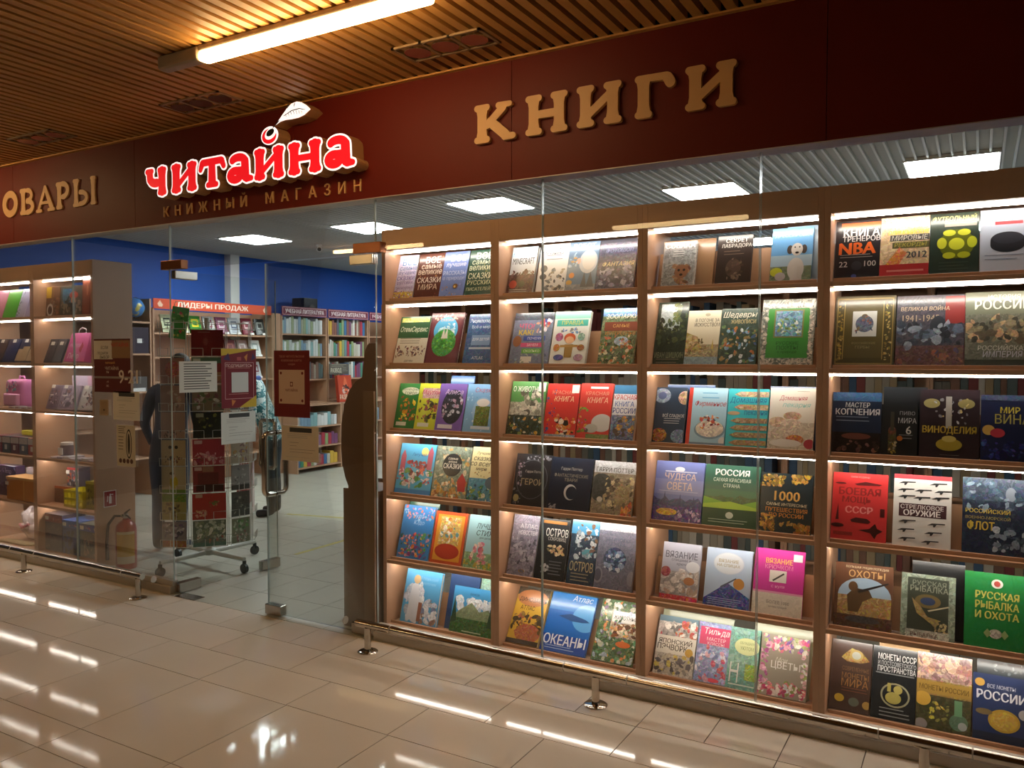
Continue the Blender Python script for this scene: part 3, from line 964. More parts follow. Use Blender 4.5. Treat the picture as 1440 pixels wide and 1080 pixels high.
B(0,4,-2.978,0.226,0.313,17,'deep blue sea storybook with bright flowers','3a86cc',[('n', 22, 0.02, 0.7, 0.98, 0.98, 0.06, ['8ac0e8', 'c48ab8', 'd87a6a'], 19), ('t', 'Чудо', 0.5, 0.8, 0.1, 'a8c8ee', {'i': 0.2}), ('t', 'Юдо', 0.55, 0.68, 0.1, 'a8c8ee', {'i': 0.2}), ('n', 48, 0.02, 0.03, 0.98, 0.48, 0.08, ['d8703a', '4a5aa0', '8a3f8a', '5aa05a', 'e0a0b0', '2f6a5a', 'e8c050'], 20)])
B(0,4,-2.741,0.220,0.297,17,'orange framed book with a red oval plaque','c2502a',[('r', 0.08, 0.06, 0.92, 0.94, 'e0a03a'), ('r', 0.18, 0.36, 0.82, 0.9, 'd8b86a:4'), ('n', 16, 0.25, 0.4, 0.78, 0.86, 0.1, ['e8e4d4', 'f0ead8', 'c8b060', '6aa0a8', 'd87a3a'], 21), ('e', 0.5, 0.24, 0.38, 0.2, 'b23a28'), ('e', 0.5, 0.24, 0.3, 0.15, 'b83f2a')])
B(0,4,-2.509,0.204,0.299,17,'light blue book of best poems with a pink haired girl','a4d2dc',[('r', 0, 0, 1, 0.3, '8ab48a:4'), ('t', 'ЛУЧШИЕ', 0.62, 0.8, 0.1, '2f3f48', {'i': 0.15, 'w': 0.7}), ('t', 'СТИХИ', 0.62, 0.67, 0.1, '2f3f48', {'i': 0.15, 'w': 0.65}), ('n', 16, 0.2, 0.12, 0.65, 0.48, 0.12, ['d88a9a', 'e8b8b8', 'c86a7a', 'f0d8c8'], 22), ('n', 18, 0.02, 0.02, 0.98, 0.15, 0.08, ['c8b04a', '7aa05a', 'e8d8a8'], 23), ('t', 'для детей', 0.6, 0.58, 0.05, '4a6068')])
B(0,5,-2.954,0.255,0.306,16,'light blue book with figures in white robes on the bottom shelf','5aaade',[('n', 14, 0.05, 0.1, 0.55, 0.7, 0.2, ['d6dcea', 'e8ecf2', 'b8c4d8'], 24), ('n', 16, 0.4, 0.05, 0.95, 0.45, 0.14, ['c8d0e2', '7a8ab0', 'e4e8f0', '9a7a6a'], 25), ('p', [(0.15, 0.05), (0.2, 0.7), (0.35, 0.8), (0.5, 0.4), (0.45, 0.05)], 'dfe4ee'), ('e', 0.33, 0.82, 0.1, 0.1, 'd8b88a'), ('r', 0.45, 0.05, 0.55, 0.4, '9a6a58'), ('t', 'Аленький', 0.65, 0.86, 0.07, '8ac4ec', {'i': 0.2, 'w': 0.6}), ('t', 'Цветочек', 0.65, 0.76, 0.07, '8ac4ec', {'i': 0.2, 'w': 0.6})])
B(0,5,-2.603,0.284,0.254,16,'mountain landscape book with green forest on the bottom shelf','4aa0dc',[('n', 14, 0.1, 0.5, 0.95, 0.75, 0.14, ['e4ecf4', 'c8dcee', 'f0f4f8'], 26), ('p', [(0, 0.3), (0.2, 0.5), (0.45, 0.68), (0.65, 0.5), (0.85, 0.58), (1, 0.4), (1, 0.2), (0, 0.2)], '8a9a7a:3'), ('r', 0, 0, 1, 0.32, '3f6a34:6'), ('p', [(0, 0.2), (0.05, 0.75), (0.14, 0.25)], '2a4a34'), ('p', [(0.85, 0.2), (0.93, 0.8), (1, 0.2)], '2f4f38'), ('t', 'БАЖОВ', 0.5, 0.86, 0.05, '2f5a8a'), ('t', 'Уральские', 0.55, 0.24, 0.06, '5a7a4a'), ('t', 'сказы', 0.55, 0.15, 0.06, '5a7a4a'), ('r', 0.3, 0.04, 0.75, 0.06, 'c8d4b8')])
B(1,0,-2.221,0.155,0.276,17,'white and pale blue block game handbook with brown picture base','dfe6ee',[('r', 0, 0.8, 1, 1, 'b8d8ec'), ('r', 0, 0, 1, 0.42, '6a4a48:6'), ('t', 'РУКОВОДСТВО', 0.5, 0.86, 0.06, '3f6a98', {'i': 0.15}), ('t', 'MINECRAFT', 0.5, 0.7, 0.13, '2c2f38', {'w': 0.86}), ('n', 16, 0.1, 0.35, 0.95, 0.5, 0.09, ['7a4a4a', '5a3a3a', '8a6a6a'], 27), ('e', 0.2, 0.22, 0.15, 0.15, 'c85a4a'), ('e', 0.55, 0.22, 0.12, 0.12, '5a5a4a'), ('l', 0.08, 0.8, 0.02, 0.1, 3, 'e0dcd4', 28)])
B(1,0,-2.046,0.170,0.297,17,'white popular mechanics book with grey machine drawings','e8e8ea',[('t', 'Популярная', 0.5, 0.9, 0.07, '3a3c44', {'i': 0.2}), ('t', 'Механика', 0.45, 0.82, 0.07, '3a3c44', {'i': 0.2}), ('l', 0.25, 0.85, 0.68, 0.76, 2, '9a9ca4', 29), ('e', 0.2, 0.5, 0.12, 0.12, '5a5f68:5'), ('e', 0.2, 0.34, 0.12, 0.1, '4a4f58:5'), ('n', 18, 0.35, 0.06, 0.95, 0.5, 0.1, ['7a7f88', '4a4c54', 'b0a898', '9aa0a8'], 30)])
B(1,0,-1.875,0.171,0.336,17,'grey blue robot book with a pale glass helmet','6a86a4',[('t', 'РОБОТ', 0.5, 0.92, 0.1, 'e4e8ec', {'b': 0.03}), ('e', 0.68, 0.6, 0.3, 0.38, 'c8cdd4'), ('e', 0.7, 0.62, 0.22, 0.3, 'dfdcd8'), ('e', 0.36, 0.62, 0.07, 0.1, 'd8b0a0'), ('n', 10, 0.05, 0.45, 0.35, 0.8, 0.07, ['8ab0d0', 'c8a05a', 'a8c0d4'], 31), ('e', 0.18, 0.34, 0.09, 0.09, 'd08a4a'), ('e', 0.12, 0.2, 0.1, 0.08, 'c09a4a'), ('r', 0, 0, 1, 0.16, '8a9098:4'), ('p', [(0.5, 0.1), (0.6, 0.4), (0.7, 0.12), (0.8, 0.4), (0.95, 0.1)], '5a6068')])
B(1,0,-1.702,0.205,0.330,17,'dark violet glossy picture book on the top shelf','4a4a66:6',[('n', 24, 0.03, 0.08, 0.97, 0.5, 0.12, ['6a6a8a', '8a8ab0', '3a3a52', 'a8a8c4'], 32), ('t', 'ФОТОШОП', 0.55, 0.78, 0.08, '8a90b4', {'i': 0.2}), ('t', 'ФАНТАЗИЯ', 0.55, 0.52, 0.09, 'd8c8a0', {'i': 0.2}), ('r', 0, 0.93, 1, 1, '3a3f4e')])
B(1,1,-2.212,0.240,0.297,18,'grey quiz book with pink and yellow headline words','7a86a0:2',[('r', 0, 0.86, 1, 1, '3f4a5a:5'), ('t', 'ЧТО?', 0.35, 0.74, 0.1, 'e06a8a', {'b': 0.03}), ('t', 'КАК?', 0.35, 0.62, 0.1, 'e0c83a', {'b': 0.03}), ('n', 9, 0.6, 0.6, 0.95, 0.88, 0.09, ['d8a08a', '4a5ab0', 'e8e8f0', 'c85a4a'], 33), ('r', 0.3, 0.46, 0.85, 0.55, '3f5ab0'), ('t', 'ПОЧЕМУ', 0.58, 0.505, 0.05, 'e0e6f4'), ('r', 0.25, 0.34, 0.85, 0.42, 'd05a8a'), ('t', 'ЗАЧЕМ', 0.55, 0.38, 0.05, 'f0dce6'), ('r', 0.3, 0.22, 0.8, 0.31, '6ab04a'), ('t', 'СКОЛЬКО', 0.55, 0.265, 0.05, 'e4f0dc'), ('e', 0.15, 0.45, 0.11, 0.13, '9a6a4a'), ('r', 0.3, 0.04, 0.58, 0.16, 'e4e0d8'), ('n', 8, 0.02, 0.02, 0.98, 0.2, 0.06, ['8aa0b8', '5a6a80', 'a0b0a0'], 34)])
B(1,1,-1.965,0.207,0.298,18,'white book with teal banner and a cartoon boy on shelf two','e2e4de',[('r', 0, 0.86, 1, 1, '8ac8b8'), ('r', 0.08, 0.72, 0.95, 0.84, '4ab0a0'), ('t', 'ПРАВДА', 0.52, 0.78, 0.09, 'd8d060'), ('n', 6, 0.2, 0.6, 0.8, 0.68, 0.07, ['6a8ac0', '8a8a8a'], 35), ('e', 0.5, 0.5, 0.16, 0.13, 'd0603a'), ('e', 0.5, 0.46, 0.12, 0.1, 'e4b890'), ('p', [(0.38, 0.38), (0.62, 0.38), (0.6, 0.14), (0.4, 0.14)], '9a7a3a'), ('r', 0.25, 0.33, 0.75, 0.37, 'b08a4a'), ('e', 0.2, 0.52, 0.11, 0.11, 'b05a8a:5'), ('e', 0.16, 0.32, 0.09, 0.1, 'c0803a:4'), ('e', 0.25, 0.14, 0.14, 0.08, '4a4a90:4'), ('e', 0.8, 0.14, 0.13, 0.09, 'b08aa0:5'), ('e', 0.84, 0.32, 0.1, 0.08, 'a0683a:4'), ('e', 0.82, 0.52, 0.1, 0.1, '8ab0a0:5')])
B(1,1,-1.688,0.194,0.306,18,'crowded animal picture book with brown banner on shelf two','6a7a5a:7',[('r', 0, 0.86, 1, 1, '5a94c4:3'), ('t', 'ЗООПАРКИ', 0.55, 0.86, 0.08, 'e6e4d8', {'i': 0.15}), ('r', 0.08, 0.6, 1, 0.76, '7a3f30'), ('t', 'САМЫЕ', 0.55, 0.69, 0.06, 'c8a05a'), ('t', 'ИНТЕРЕСНЫЕ', 0.55, 0.56, 0.06, 'b8803a'), ('e', 0.6, 0.42, 0.2, 0.13, 'a8c0d8:4'), ('n', 44, 0.02, 0.02, 0.98, 0.5, 0.08, ['c8b890', '5a7a3a', 'a87a4a', 'd8d0b0', 'd0703a', '3f4a34'], 36)])
B(1,2,-2.225,0.212,0.303,16,'green animal book with a white tiger and small photo strip','5a9a58',[('r', 0, 0, 1, 0.38, '3f4a3a:8'), ('r', 0, 0.38, 1, 0.62, 'b8b8a8:6'), ('n', 18, 0.3, 0.4, 0.95, 0.82, 0.13, ['c8c4b4', '8a8a7a', '5a5a4e', 'e0dccc'], 37), ('t', 'О ЖИВОТНЫХ', 0.5, 0.86, 0.1, 'f0f2ea'), ('n', 16, 0.02, 0.03, 0.98, 0.36, 0.08, ['8aa05a', 'c89a4a', 'e0dcc8', '4a6a7a'], 38), ('r', 0.78, 0.82, 0.98, 0.98, 'e8e6e0')])
B(1,2,-2.003,0.189,0.294,16,'red endangered species book with a tiger face','c63a34',[('t', 'КНИГА', 0.55, 0.72, 0.1, 'e6c8a0', {'i': 0.15, 'w': 0.6}), ('t', 'КРАСНАЯ', 0.5, 0.84, 0.07, 'd89a80'), ('r', 0.76, 0.83, 0.98, 0.98, 'ece8e2'), ('n', 10, 0.02, 0.1, 0.3, 0.9, 0.07, ['5a3a8a', 'd88a3a', '3f5a8a'], 39), ('n', 22, 0.35, 0.06, 0.95, 0.42, 0.12, ['d88a3a', 'e8dcc8', '3a2a22', 'c8702a'], 40), ('r', 0, 0, 1, 0.07, '8a9aa8:6')])
B(1,2,-1.807,0.181,0.298,16,'red nature book with a grey white bear','c9443c',[('t', 'КНИГА', 0.55, 0.7, 0.1, 'e6c0a0', {'i': 0.15, 'w': 0.65}), ('t', 'КРАСНАЯ', 0.52, 0.82, 0.07, 'd89a80'), ('e', 0.75, 0.3, 0.32, 0.26, 'cfd0cc'), ('e', 0.45, 0.2, 0.2, 0.13, 'b8bab4'), ('e', 0.3, 0.16, 0.06, 0.06, '5a5a58'), ('n', 10, 0.02, 0.1, 0.3, 0.55, 0.09, ['7aa03a', 'd0a03a', 'c85a9a', '5a8a3a'], 41), ('r', 0.3, 0, 1, 0.1, '7a8a5a:4'), ('r', 0.3, 0.9, 0.85, 0.94, 'f0e8e4')])
B(1,2,-1.620,0.128,0.290,16,'blue and white Russian nature book with a lynx','e4e6ea',[('r', 0, 0.84, 1, 1, '3f7aa4'), ('t', 'КРАСНАЯ', 0.5, 0.78, 0.09, 'c83a3a', {'w': 0.95}), ('t', 'КНИГА', 0.5, 0.66, 0.09, '3f6ab0', {'w': 0.8}), ('t', 'РОССИИ', 0.5, 0.54, 0.1, '2f4f98', {'w': 0.95}), ('r', 0, 0, 1, 0.46, '6a7a9a:7'), ('n', 16, 0.2, 0.1, 0.95, 0.45, 0.15, ['a88a5a', '5a5048', 'd8a03a', '8a8a90'], 42)])
B(1,3,-2.194,0.216,0.286,16,'black ornate heroes book with silver ring border','26262a',[('e', 0.5, 0.52, 0.44, 0.5, '5a5c62'), ('e', 0.5, 0.52, 0.42, 0.48, '2a2a2e'), ('n', 14, 0.03, 0.03, 0.25, 0.97, 0.06, ['7a7c84', '4a4c54', '9a8a98'], 43), ('n', 10, 0.3, 0.88, 0.97, 0.97, 0.06, ['6a6c74', '8a8c94'], 44), ('t', 'Гарри Поттер', 0.55, 0.66, 0.06, 'b8b4a8', {'w': 0.5}), ('t', 'ГЕРОИ', 0.52, 0.47, 0.12, 'a89878', {'w': 0.62}), ('e', 0.12, 0.15, 0.08, 0.09, 'a89a6a')])
B(1,3,-1.977,0.245,0.280,16,'dark navy beasts book with a silver crescent','1f2636',[('t', 'Гарри Поттер', 0.5, 0.78, 0.07, 'a8a8a0', {'w': 0.5}), ('t', 'ФАНТАСТИЧЕСКИЕ', 0.5, 0.66, 0.07, '8a8474', {'w': 0.8}), ('t', 'ТВАРИ', 0.5, 0.58, 0.06, '8a8474', {'w': 0.5}), ('e', 0.52, 0.35, 0.15, 0.17, 'b8b8b4'), ('e', 0.55, 0.34, 0.13, 0.14, '242b3a'), ('n', 5, 0.05, 0.03, 0.25, 0.1, 0.05, ['8a8a90'], 45)])
B(1,3,-1.725,0.227,0.277,16,'grey brown wizard castle book with a dark dragon','8a806e:4',[('r', 0, 0.78, 1, 1, 'b8bcc0:3'), ('e', 0.2, 0.5, 0.3, 0.32, '3f4240:4'), ('n', 28, 0.3, 0.1, 0.98, 0.7, 0.1, ['a89878', '6a604e', 'c8b890', '4a4438'], 46), ('p', [(0.55, 0.2), (0.6, 0.6), (0.68, 0.7), (0.76, 0.55), (0.9, 0.6), (0.9, 0.2)], '988a68:4'), ('t', 'ГАРРИ ПОТТЕР', 0.5, 0.84, 0.08, '4a443a'), ('n', 8, 0.75, 0.02, 0.98, 0.25, 0.1, ['c0603a', 'd88a4a'], 47), ('e', 0.2, 0.28, 0.07, 0.06, 'c8c4b8')])
B(1,4,-2.221,0.161,0.327,17,'grey lilac adventure book with pale tangled drawing','8a8698:4',[('t', 'АТЛАС', 0.62, 0.82, 0.07, 'd4d4dc'), ('t', 'НОВОСТЕЙ', 0.6, 0.72, 0.09, 'e4e4ea', {'w': 0.7}), ('n', 30, 0.03, 0.05, 0.97, 0.62, 0.13, ['b0aebc', '6a6878', '9a98a6', '4e4e5c'], 48), ('e', 0.55, 0.08, 0.12, 0.06, '9a7a4a')])
B(1,4,-2.053,0.176,0.324,17,'black treasure island book with pale ship row','24282c',[('t', 'ОСТРОВ', 0.6, 0.78, 0.13, 'e4e2d8', {'w': 0.75}), ('t', 'СОКРОВИЩ', 0.62, 0.67, 0.07, 'c8c6bc', {'w': 0.6}), ('n', 12, 0.35, 0.42, 0.9, 0.56, 0.1, ['c8a878', 'e0d0a8', '8a7a5a'], 49), ('n', 7, 0.2, 0.12, 0.45, 0.26, 0.08, ['c8ccd0', 'a0a4aa'], 50), ('l', 0.45, 0.9, 0.1, 0.3, 5, '6a6e74', 51), ('r', 0.1, 0.92, 0.9, 0.97, 'a8763a')])
B(1,4,-1.863,0.157,0.335,17,'dark blue treasure book with tangled white figures','2f3f52:4',[('r', 0, 0.78, 1, 1, '4f9ac8'), ('n', 26, 0.2, 0.4, 0.97, 0.92, 0.13, ['b8c4cc', '8a9aa8', 'd8dce0', '7a5a48'], 52), ('e', 0.65, 0.5, 0.2, 0.12, '5aa0b0'), ('t', 'ОСТРОВ', 0.5, 0.28, 0.15, 'c0b490', {'w': 0.85}), ('l', 0.15, 0.9, 0.06, 0.16, 3, '9a9480', 53)])
B(1,4,-1.704,0.208,0.336,17,'slate grey ornate book with a round blue globe picture','707284:3',[('r', 0, 0.88, 1, 1, 'b8bcc8:4'), ('t', 'ЗЕМНОГО', 0.5, 0.75, 0.06, '5a6078'), ('t', 'ЦЕНТРА', 0.5, 0.68, 0.06, '5a6078'), ('e', 0.48, 0.45, 0.3, 0.3, '3a4a68:5'), ('n', 14, 0.25, 0.3, 0.7, 0.58, 0.1, ['8aa0c0', '5a7098', 'c8d0dc'], 54), ('e', 0.08, 0.2, 0.13, 0.2, '8a8c98'), ('e', 0.08, 0.2, 0.09, 0.15, '5a5c6c'), ('e', 0.95, 0.2, 0.1, 0.18, '8a8c98')])
B(1,5,-2.244,0.211,0.313,33,'yellow dinosaur atlas with dark head silhouettes','cfa83c',[('r', 0, 0.86, 1, 1, '4a4438:4'), ('e', 0.5, 0.82, 0.48, 0.24, 'b87a4a'), ('t', 'ДИНОЗАВРЫ', 0.55, 0.78, 0.09, '241c14', {'w': 0.9}), ('t', 'АТЛАС', 0.42, 0.64, 0.08, '241c14', {'w': 0.45}), ('n', 22, 0.02, 0.2, 0.98, 0.55, 0.13, ['5a4a2a', '3a3020', '8a6a3a', 'a05a3a'], 55), ('e', 0.6, 0.2, 0.4, 0.26, 'a8603f:3'), ('r', 0, 0, 1, 0.08, '3a3226')])
B(1,5,-2.018,0.265,0.318,33,'big glossy blue ocean atlas with a whale','1f6ac0',[('r', 0, 0.7, 1, 1, '2f84d4'), ('e', 0.85, 0.62, 0.3, 0.28, '5aa4e0'), ('r', 0, 0, 1, 0.28, '1a48a0'), ('p', [(0.25, 0.6), (0.5, 0.66), (0.85, 0.6), (0.95, 0.56), (0.8, 0.54), (0.55, 0.54)], '1f4f8a'), ('t', 'Атлас', 0.7, 0.93, 0.1, 'd8e4f0', {'i': 0.25, 'w': 0.45}), ('t', 'ОКЕАНЫ', 0.5, 0.2, 0.17, 'f4f6fa', {'b': 0.02, 'w': 0.92}), ('l', 0.1, 0.85, 0.05, 0.09, 2, 'b8d0f0', 56)])
B(1,5,-1.719,0.225,0.324,33,'atlas of animals with white title panel and tiger','5a7a52:7',[('n', 60, 0.02, 0.02, 0.98, 0.98, 0.09, ['8a9a7a', 'c8ccb8', '3f5a3a', 'd88a4a', 'a8b8c8', 'e0dcd0', '6aa07a', '7a6a8a'], 57), ('r', 0.3, 0.4, 0.98, 0.82, 'b8a890:6'), ('r', 0.32, 0.64, 0.97, 0.82, 'e8eae6'), ('t', 'ЖИВОТНЫЕ', 0.64, 0.72, 0.07, '3a3c3a', {'i': 0.1, 'w': 0.58}), ('n', 14, 0.35, 0.42, 0.95, 0.62, 0.1, ['d8a05a', 'e8dcc0', '5a3a22', '8a5a30'], 58), ('e', 0.7, 0.3, 0.18, 0.07, 'd0703a'), ('n', 2, 0.3, 0.88, 0.5, 0.95, 0.13, ['f0f0ec'], 59)])
B(2,0,-1.355,0.164,0.240,17,'grey dog book with a curly spaniel face on the top shelf','a4a4a4:4',[('t', 'СОБАКА', 0.5, 0.92, 0.12, 'f4f4f2', {'b': 0.035}), ('r', 0.04, 0.0, 0.96, 0.82, '8e9294:5'), ('n', 12, 0.35, 0.12, 0.85, 0.52, 0.15, ['8a5f48', '6a4838', 'a07a60'], 60), ('e', 0.6, 0.35, 0.2, 0.22, '8a6048'), ('e', 0.52, 0.38, 0.04, 0.04, '201814'), ('e', 0.68, 0.38, 0.04, 0.04, '201814'), ('e', 0.6, 0.28, 0.05, 0.04, '201814'), ('l', 0.3, 0.7, 0.68, 0.78, 3, 'd0d0ce', 61)])
B(2,0,-1.089,0.163,0.253,17,'dark brown Labrador book with a dim puppy','3a302c',[('t', 'СЕКРЕТ', 0.55, 0.9, 0.08, 'd8d4cc', {'b': 0.02}), ('t', 'ЛАБРАДОРА', 0.55, 0.79, 0.09, 'd8d4cc', {'b': 0.02, 'w': 0.86}), ('l', 0.2, 0.8, 0.62, 0.68, 2, '7a6a5c', 62), ('e', 0.5, 0.35, 0.22, 0.28, '5a4a40'), ('n', 10, 0.3, 0.12, 0.75, 0.55, 0.12, ['6a584c', '4a3c34', '7f6c5c'], 63)])
B(2,0,-0.838,0.180,0.269,17,'sky blue dog training book with a white dog and ball','6aa6dc',[('r', 0, 0, 1, 0.3, '7a8a70:4'), ('r', 0, 0.3, 1, 0.5, 'a8c4d8'), ('t', 'ДРЕССИРОВКА', 0.52, 0.86, 0.08, 'b8d8f0', {'i': 0.1}), ('e', 0.62, 0.25, 0.2, 0.3, 'd4d0cc'), ('r', 0.5, 0.05, 0.6, 0.3, 'd8d4ce'), ('r', 0.66, 0.05, 0.78, 0.3, 'cfcac4'), ('e', 0.46, 0.6, 0.07, 0.12, '4a423e'), ('e', 0.8, 0.6, 0.07, 0.12, '4a423e'), ('e', 0.63, 0.6, 0.14, 0.17, 'd4d0ca'), ('e', 0.58, 0.64, 0.02, 0.02, '282220'), ('e', 0.69, 0.64, 0.02, 0.02, '282220'), ('e', 0.635, 0.54, 0.045, 0.03, '282220'), ('e', 0.16, 0.2, 0.15, 0.12, 'c8d040'), ('e', 0.26, 0.12, 0.13, 0.11, 'b8b4b8')])
B(2,1,-1.400,0.163,0.331,18,'dark forest painter album with pale sky on shelf two','2c3a30:4',[('r', 0.1, 0.55, 0.75, 0.97, 'a8b8bc:3'), ('n', 24, 0.05, 0.35, 0.95, 0.8, 0.15, ['2a3a2a', '3f5238', '1f2c22', '52603f'], 64), ('n', 8, 0.55, 0.6, 0.98, 0.95, 0.14, ['4a5a38', '66703f'], 65), ('t', 'ИВАН ШИШКИН', 0.5, 0.17, 0.09, '8a9474', {'w': 0.92}), ('l', 0.1, 0.85, 0.05, 0.1, 2, '7a7464', 66)])
B(2,1,-1.235,0.160,0.280,18,'cream book with old city street in pursuit of art','ded6bc',[('t', 'В ПОГОНЕ ЗА', 0.6, 0.82, 0.06, '4a463c', {'w': 0.72}), ('t', 'ИСКУССТВОМ', 0.6, 0.74, 0.07, '3a362e', {'w': 0.76}), ('r', 0, 0.05, 1, 0.38, 'a89c78:5'), ('p', [(0, 0.25), (0, 0.6), (0.35, 0.52), (0.5, 0.3), (0.5, 0.25)], 'b8a06a:5'), ('n', 12, 0.05, 0.1, 0.6, 0.5, 0.08, ['8a7a50', 'c8b488', '6a603f'], 67), ('r', 0, 0, 1, 0.16, '8aa0a8:3'), ('e', 0.6, 0.92, 0.08, 0.05, 'b0a890'), ('p', [(0.78, 0.3), (0.82, 0.48), (0.86, 0.3)], 'c8b060')])
B(2,1,-1.073,0.176,0.287,18,'green painting masterpieces album with blossoms','3f5248:4',[('t', 'Шедевры', 0.5, 0.88, 0.13, 'e0dcc8', {'i': 0.3}), ('t', 'ЖИВОПИСИ', 0.6, 0.77, 0.07, 'c8b888', {'w': 0.66}), ('n', 44, 0.04, 0.08, 0.96, 0.68, 0.1, ['8ab0d0', 'd8e0e4', '6a8a5a', 'a08a5a', '4a6a94', 'c0784a', '2f4a3a'], 68)])
B(2,1,-0.882,0.234,0.323,18,'green framed birch grove album with patterned border','8a9088:7',[('r', 0.12, 0.12, 0.9, 0.86, '3f8a3c'), ('n', 40, 0.02, 0.02, 0.98, 0.1, 0.06, ['b8b0a4', '6a6e68', 'd0c8bc'], 69), ('n', 30, 0.02, 0.02, 0.1, 0.98, 0.06, ['b8b0a4', '6a6e68', 'd0c8bc'], 70), ('n', 30, 0.91, 0.02, 0.98, 0.98, 0.05, ['b8b0a4', '6a6e68', 'd0c8bc'], 71), ('r', 0.24, 0.42, 0.8, 0.84, '7a7a48'), ('r', 0.27, 0.44, 0.77, 0.82, '6a94a8:6'), ('n', 12, 0.3, 0.46, 0.75, 0.7, 0.06, ['e0e4dc', '8aa05a', '5a7a3a'], 72), ('t', 'РУССКИЕ', 0.52, 0.34, 0.05, '2a5a2a'), ('t', 'ПОЭТЫ', 0.52, 0.27, 0.06, '2a5a2a'), ('t', 'о природе', 0.52, 0.2, 0.04, '2a5a2a')])
B(2,2,-1.412,0.175,0.283,16,'dark blue dessert cookbook with pastries in the corners','2f4258',[('e', 0.2, 0.85, 0.28, 0.24, '8aa0b4:5'), ('e', 0.2, 0.85, 0.14, 0.12, '5a6a94'), ('e', 0.95, 0.82, 0.22, 0.22, 'c8a888:6'), ('t', 'ВСЁ СЛАДКОЕ', 0.62, 0.5, 0.08, 'e4e6e8', {'w': 0.7}), ('l', 0.32, 0.9, 0.36, 0.44, 3, 'b8c0c8', 73), ('e', 0.2, 0.15, 0.26, 0.22, 'a86a3c:7'), ('e', 0.85, 0.14, 0.26, 0.22, '7a94b4:5')])
B(2,2,-1.225,0.187,0.286,16,'pale blue signature cake cookbook with berries and red spine','a4cce0',[('r', 0, 0, 0.1, 1, 'c44438'), ('t', 'Фирменное', 0.58, 0.72, 0.12, 'b04a54', {'i': 0.3, 'w': 0.8}), ('l', 0.35, 0.85, 0.82, 0.9, 2, '6aa4c8', 74), ('e', 0.6, 0.28, 0.4, 0.24, '7a98b0'), ('e', 0.6, 0.3, 0.36, 0.22, 'e4d8c8:4'), ('n', 14, 0.35, 0.3, 0.9, 0.5, 0.08, ['c85a3a', 'e08a4a', '3f4a6a', 'e8e0d8', '7a2f3a'], 75), ('e', 0.95, 0.1, 0.1, 0.1, 'd8d8d4'), ('r', 0.1, 0, 1, 0.06, '6a8298')])
B(2,2,-1.033,0.187,0.283,16,'turquoise home bakery cookbook with rows of loaves','3fb8c4',[('t', 'Домашняя', 0.5, 0.8, 0.12, '2f6a98', {'i': 0.2, 'w': 0.92}), ('t', 'пекарня', 0.7, 0.58, 0.1, '2f6a98', {'i': 0.1, 'w': 0.56}), ('p', [(0.15, 0.9), (0.3, 0.95), (1, 0.95), (1, 0.86), (0.3, 0.86)], 'b8a284:5'), ('p', [(0.15, 0.68), (0.3, 0.73), (1, 0.73), (1, 0.64), (0.3, 0.64)], 'b09878:5'), ('e', 0.16, 0.58, 0.16, 0.05, 'b8a080'), ('p', [(0.08, 0.45), (0.25, 0.5), (1, 0.5), (1, 0.42), (0.25, 0.41)], 'a08a6a:5'), ('p', [(0.08, 0.33), (0.25, 0.38), (1, 0.38), (1, 0.3), (0.25, 0.29)], 'a88e6c:5'), ('p', [(0.08, 0.21), (0.25, 0.26), (1, 0.26), (1, 0.18), (0.25, 0.17)], 'a08a6a:5'), ('p', [(0.08, 0.08), (0.25, 0.13), (1, 0.13), (1, 0.05), (0.25, 0.04)], 'a88e6c:5')])
B(2,2,-0.840,0.199,0.294,16,'cream doughnut cookbook with pink and mint script','dcd8cc',[('t', 'Домашняя', 0.52, 0.83, 0.09, 'b05a64', {'i': 0.3, 'w': 0.62}), ('t', 'пекарня', 0.6, 0.71, 0.08, '8ac4bc', {'i': 0.3, 'w': 0.62}), ('r', 0, 0, 1, 0.45, 'c8c0ae:3'), ('e', 0.2, 0.45, 0.2, 0.12, 'c8a88a:4'), ('e', 0.52, 0.55, 0.2, 0.1, 'b89a80:4'), ('e', 0.5, 0.42, 0.24, 0.13, 'd4c4b0:4'), ('e', 0.35, 0.25, 0.34, 0.16, 'cfc0ac:4'), ('e', 0.6, 0.18, 0.2, 0.11, 'c0703f:4'), ('e', 0.4, 0.12, 0.35, 0.09, 'e0dcd4'), ('e', 0.92, 0.12, 0.12, 0.11, 'a83a4a'), ('l', 0.6, 0.9, 0.9, 0.94, 1, 'b0aca0', 76)])
B(2,3,-1.399,0.252,0.298,16,'violet blue wonders of the world book with temple skyline','6a78b4',[('r', 0, 0.45, 1, 0.7, '7f88bc'), ('t', 'ЧУДЕСА', 0.52, 0.74, 0.13, 'cfb8b0', {'w': 0.64, 'b': 0.02}), ('t', 'СВЕТА', 0.52, 0.59, 0.13, 'cfb8b0', {'w': 0.52, 'b': 0.02}), ('e', 0.5, 0.87, 0.1, 0.05, 'e4e8f0'), ('r', 0.2, 0.82, 0.85, 0.84, 'c8cee4'), ('r', 0.1, 0.5, 0.9, 0.51, 'a8b0d4'), ('m', 0.2, 0.38, 0.05, '3f4878:4', 77), ('p', [(0.2, 0.3), (0.23, 0.5), (0.26, 0.3)], '3a4270'), ('p', [(0.52, 0.3), (0.55, 0.47), (0.58, 0.3)], '3a4270'), ('p', [(0.8, 0.3), (0.83, 0.44), (0.86, 0.3)], '3a4270'), ('r', 0, 0, 1, 0.26, '5a4a88:6'), ('e', 0.3, 0.16, 0.22, 0.07, 'e0b04a:4'), ('n', 12, 0.5, 0.04, 0.98, 0.2, 0.06, ['b8a8d0', '8a70a8', 'd0b8d8'], 78)])
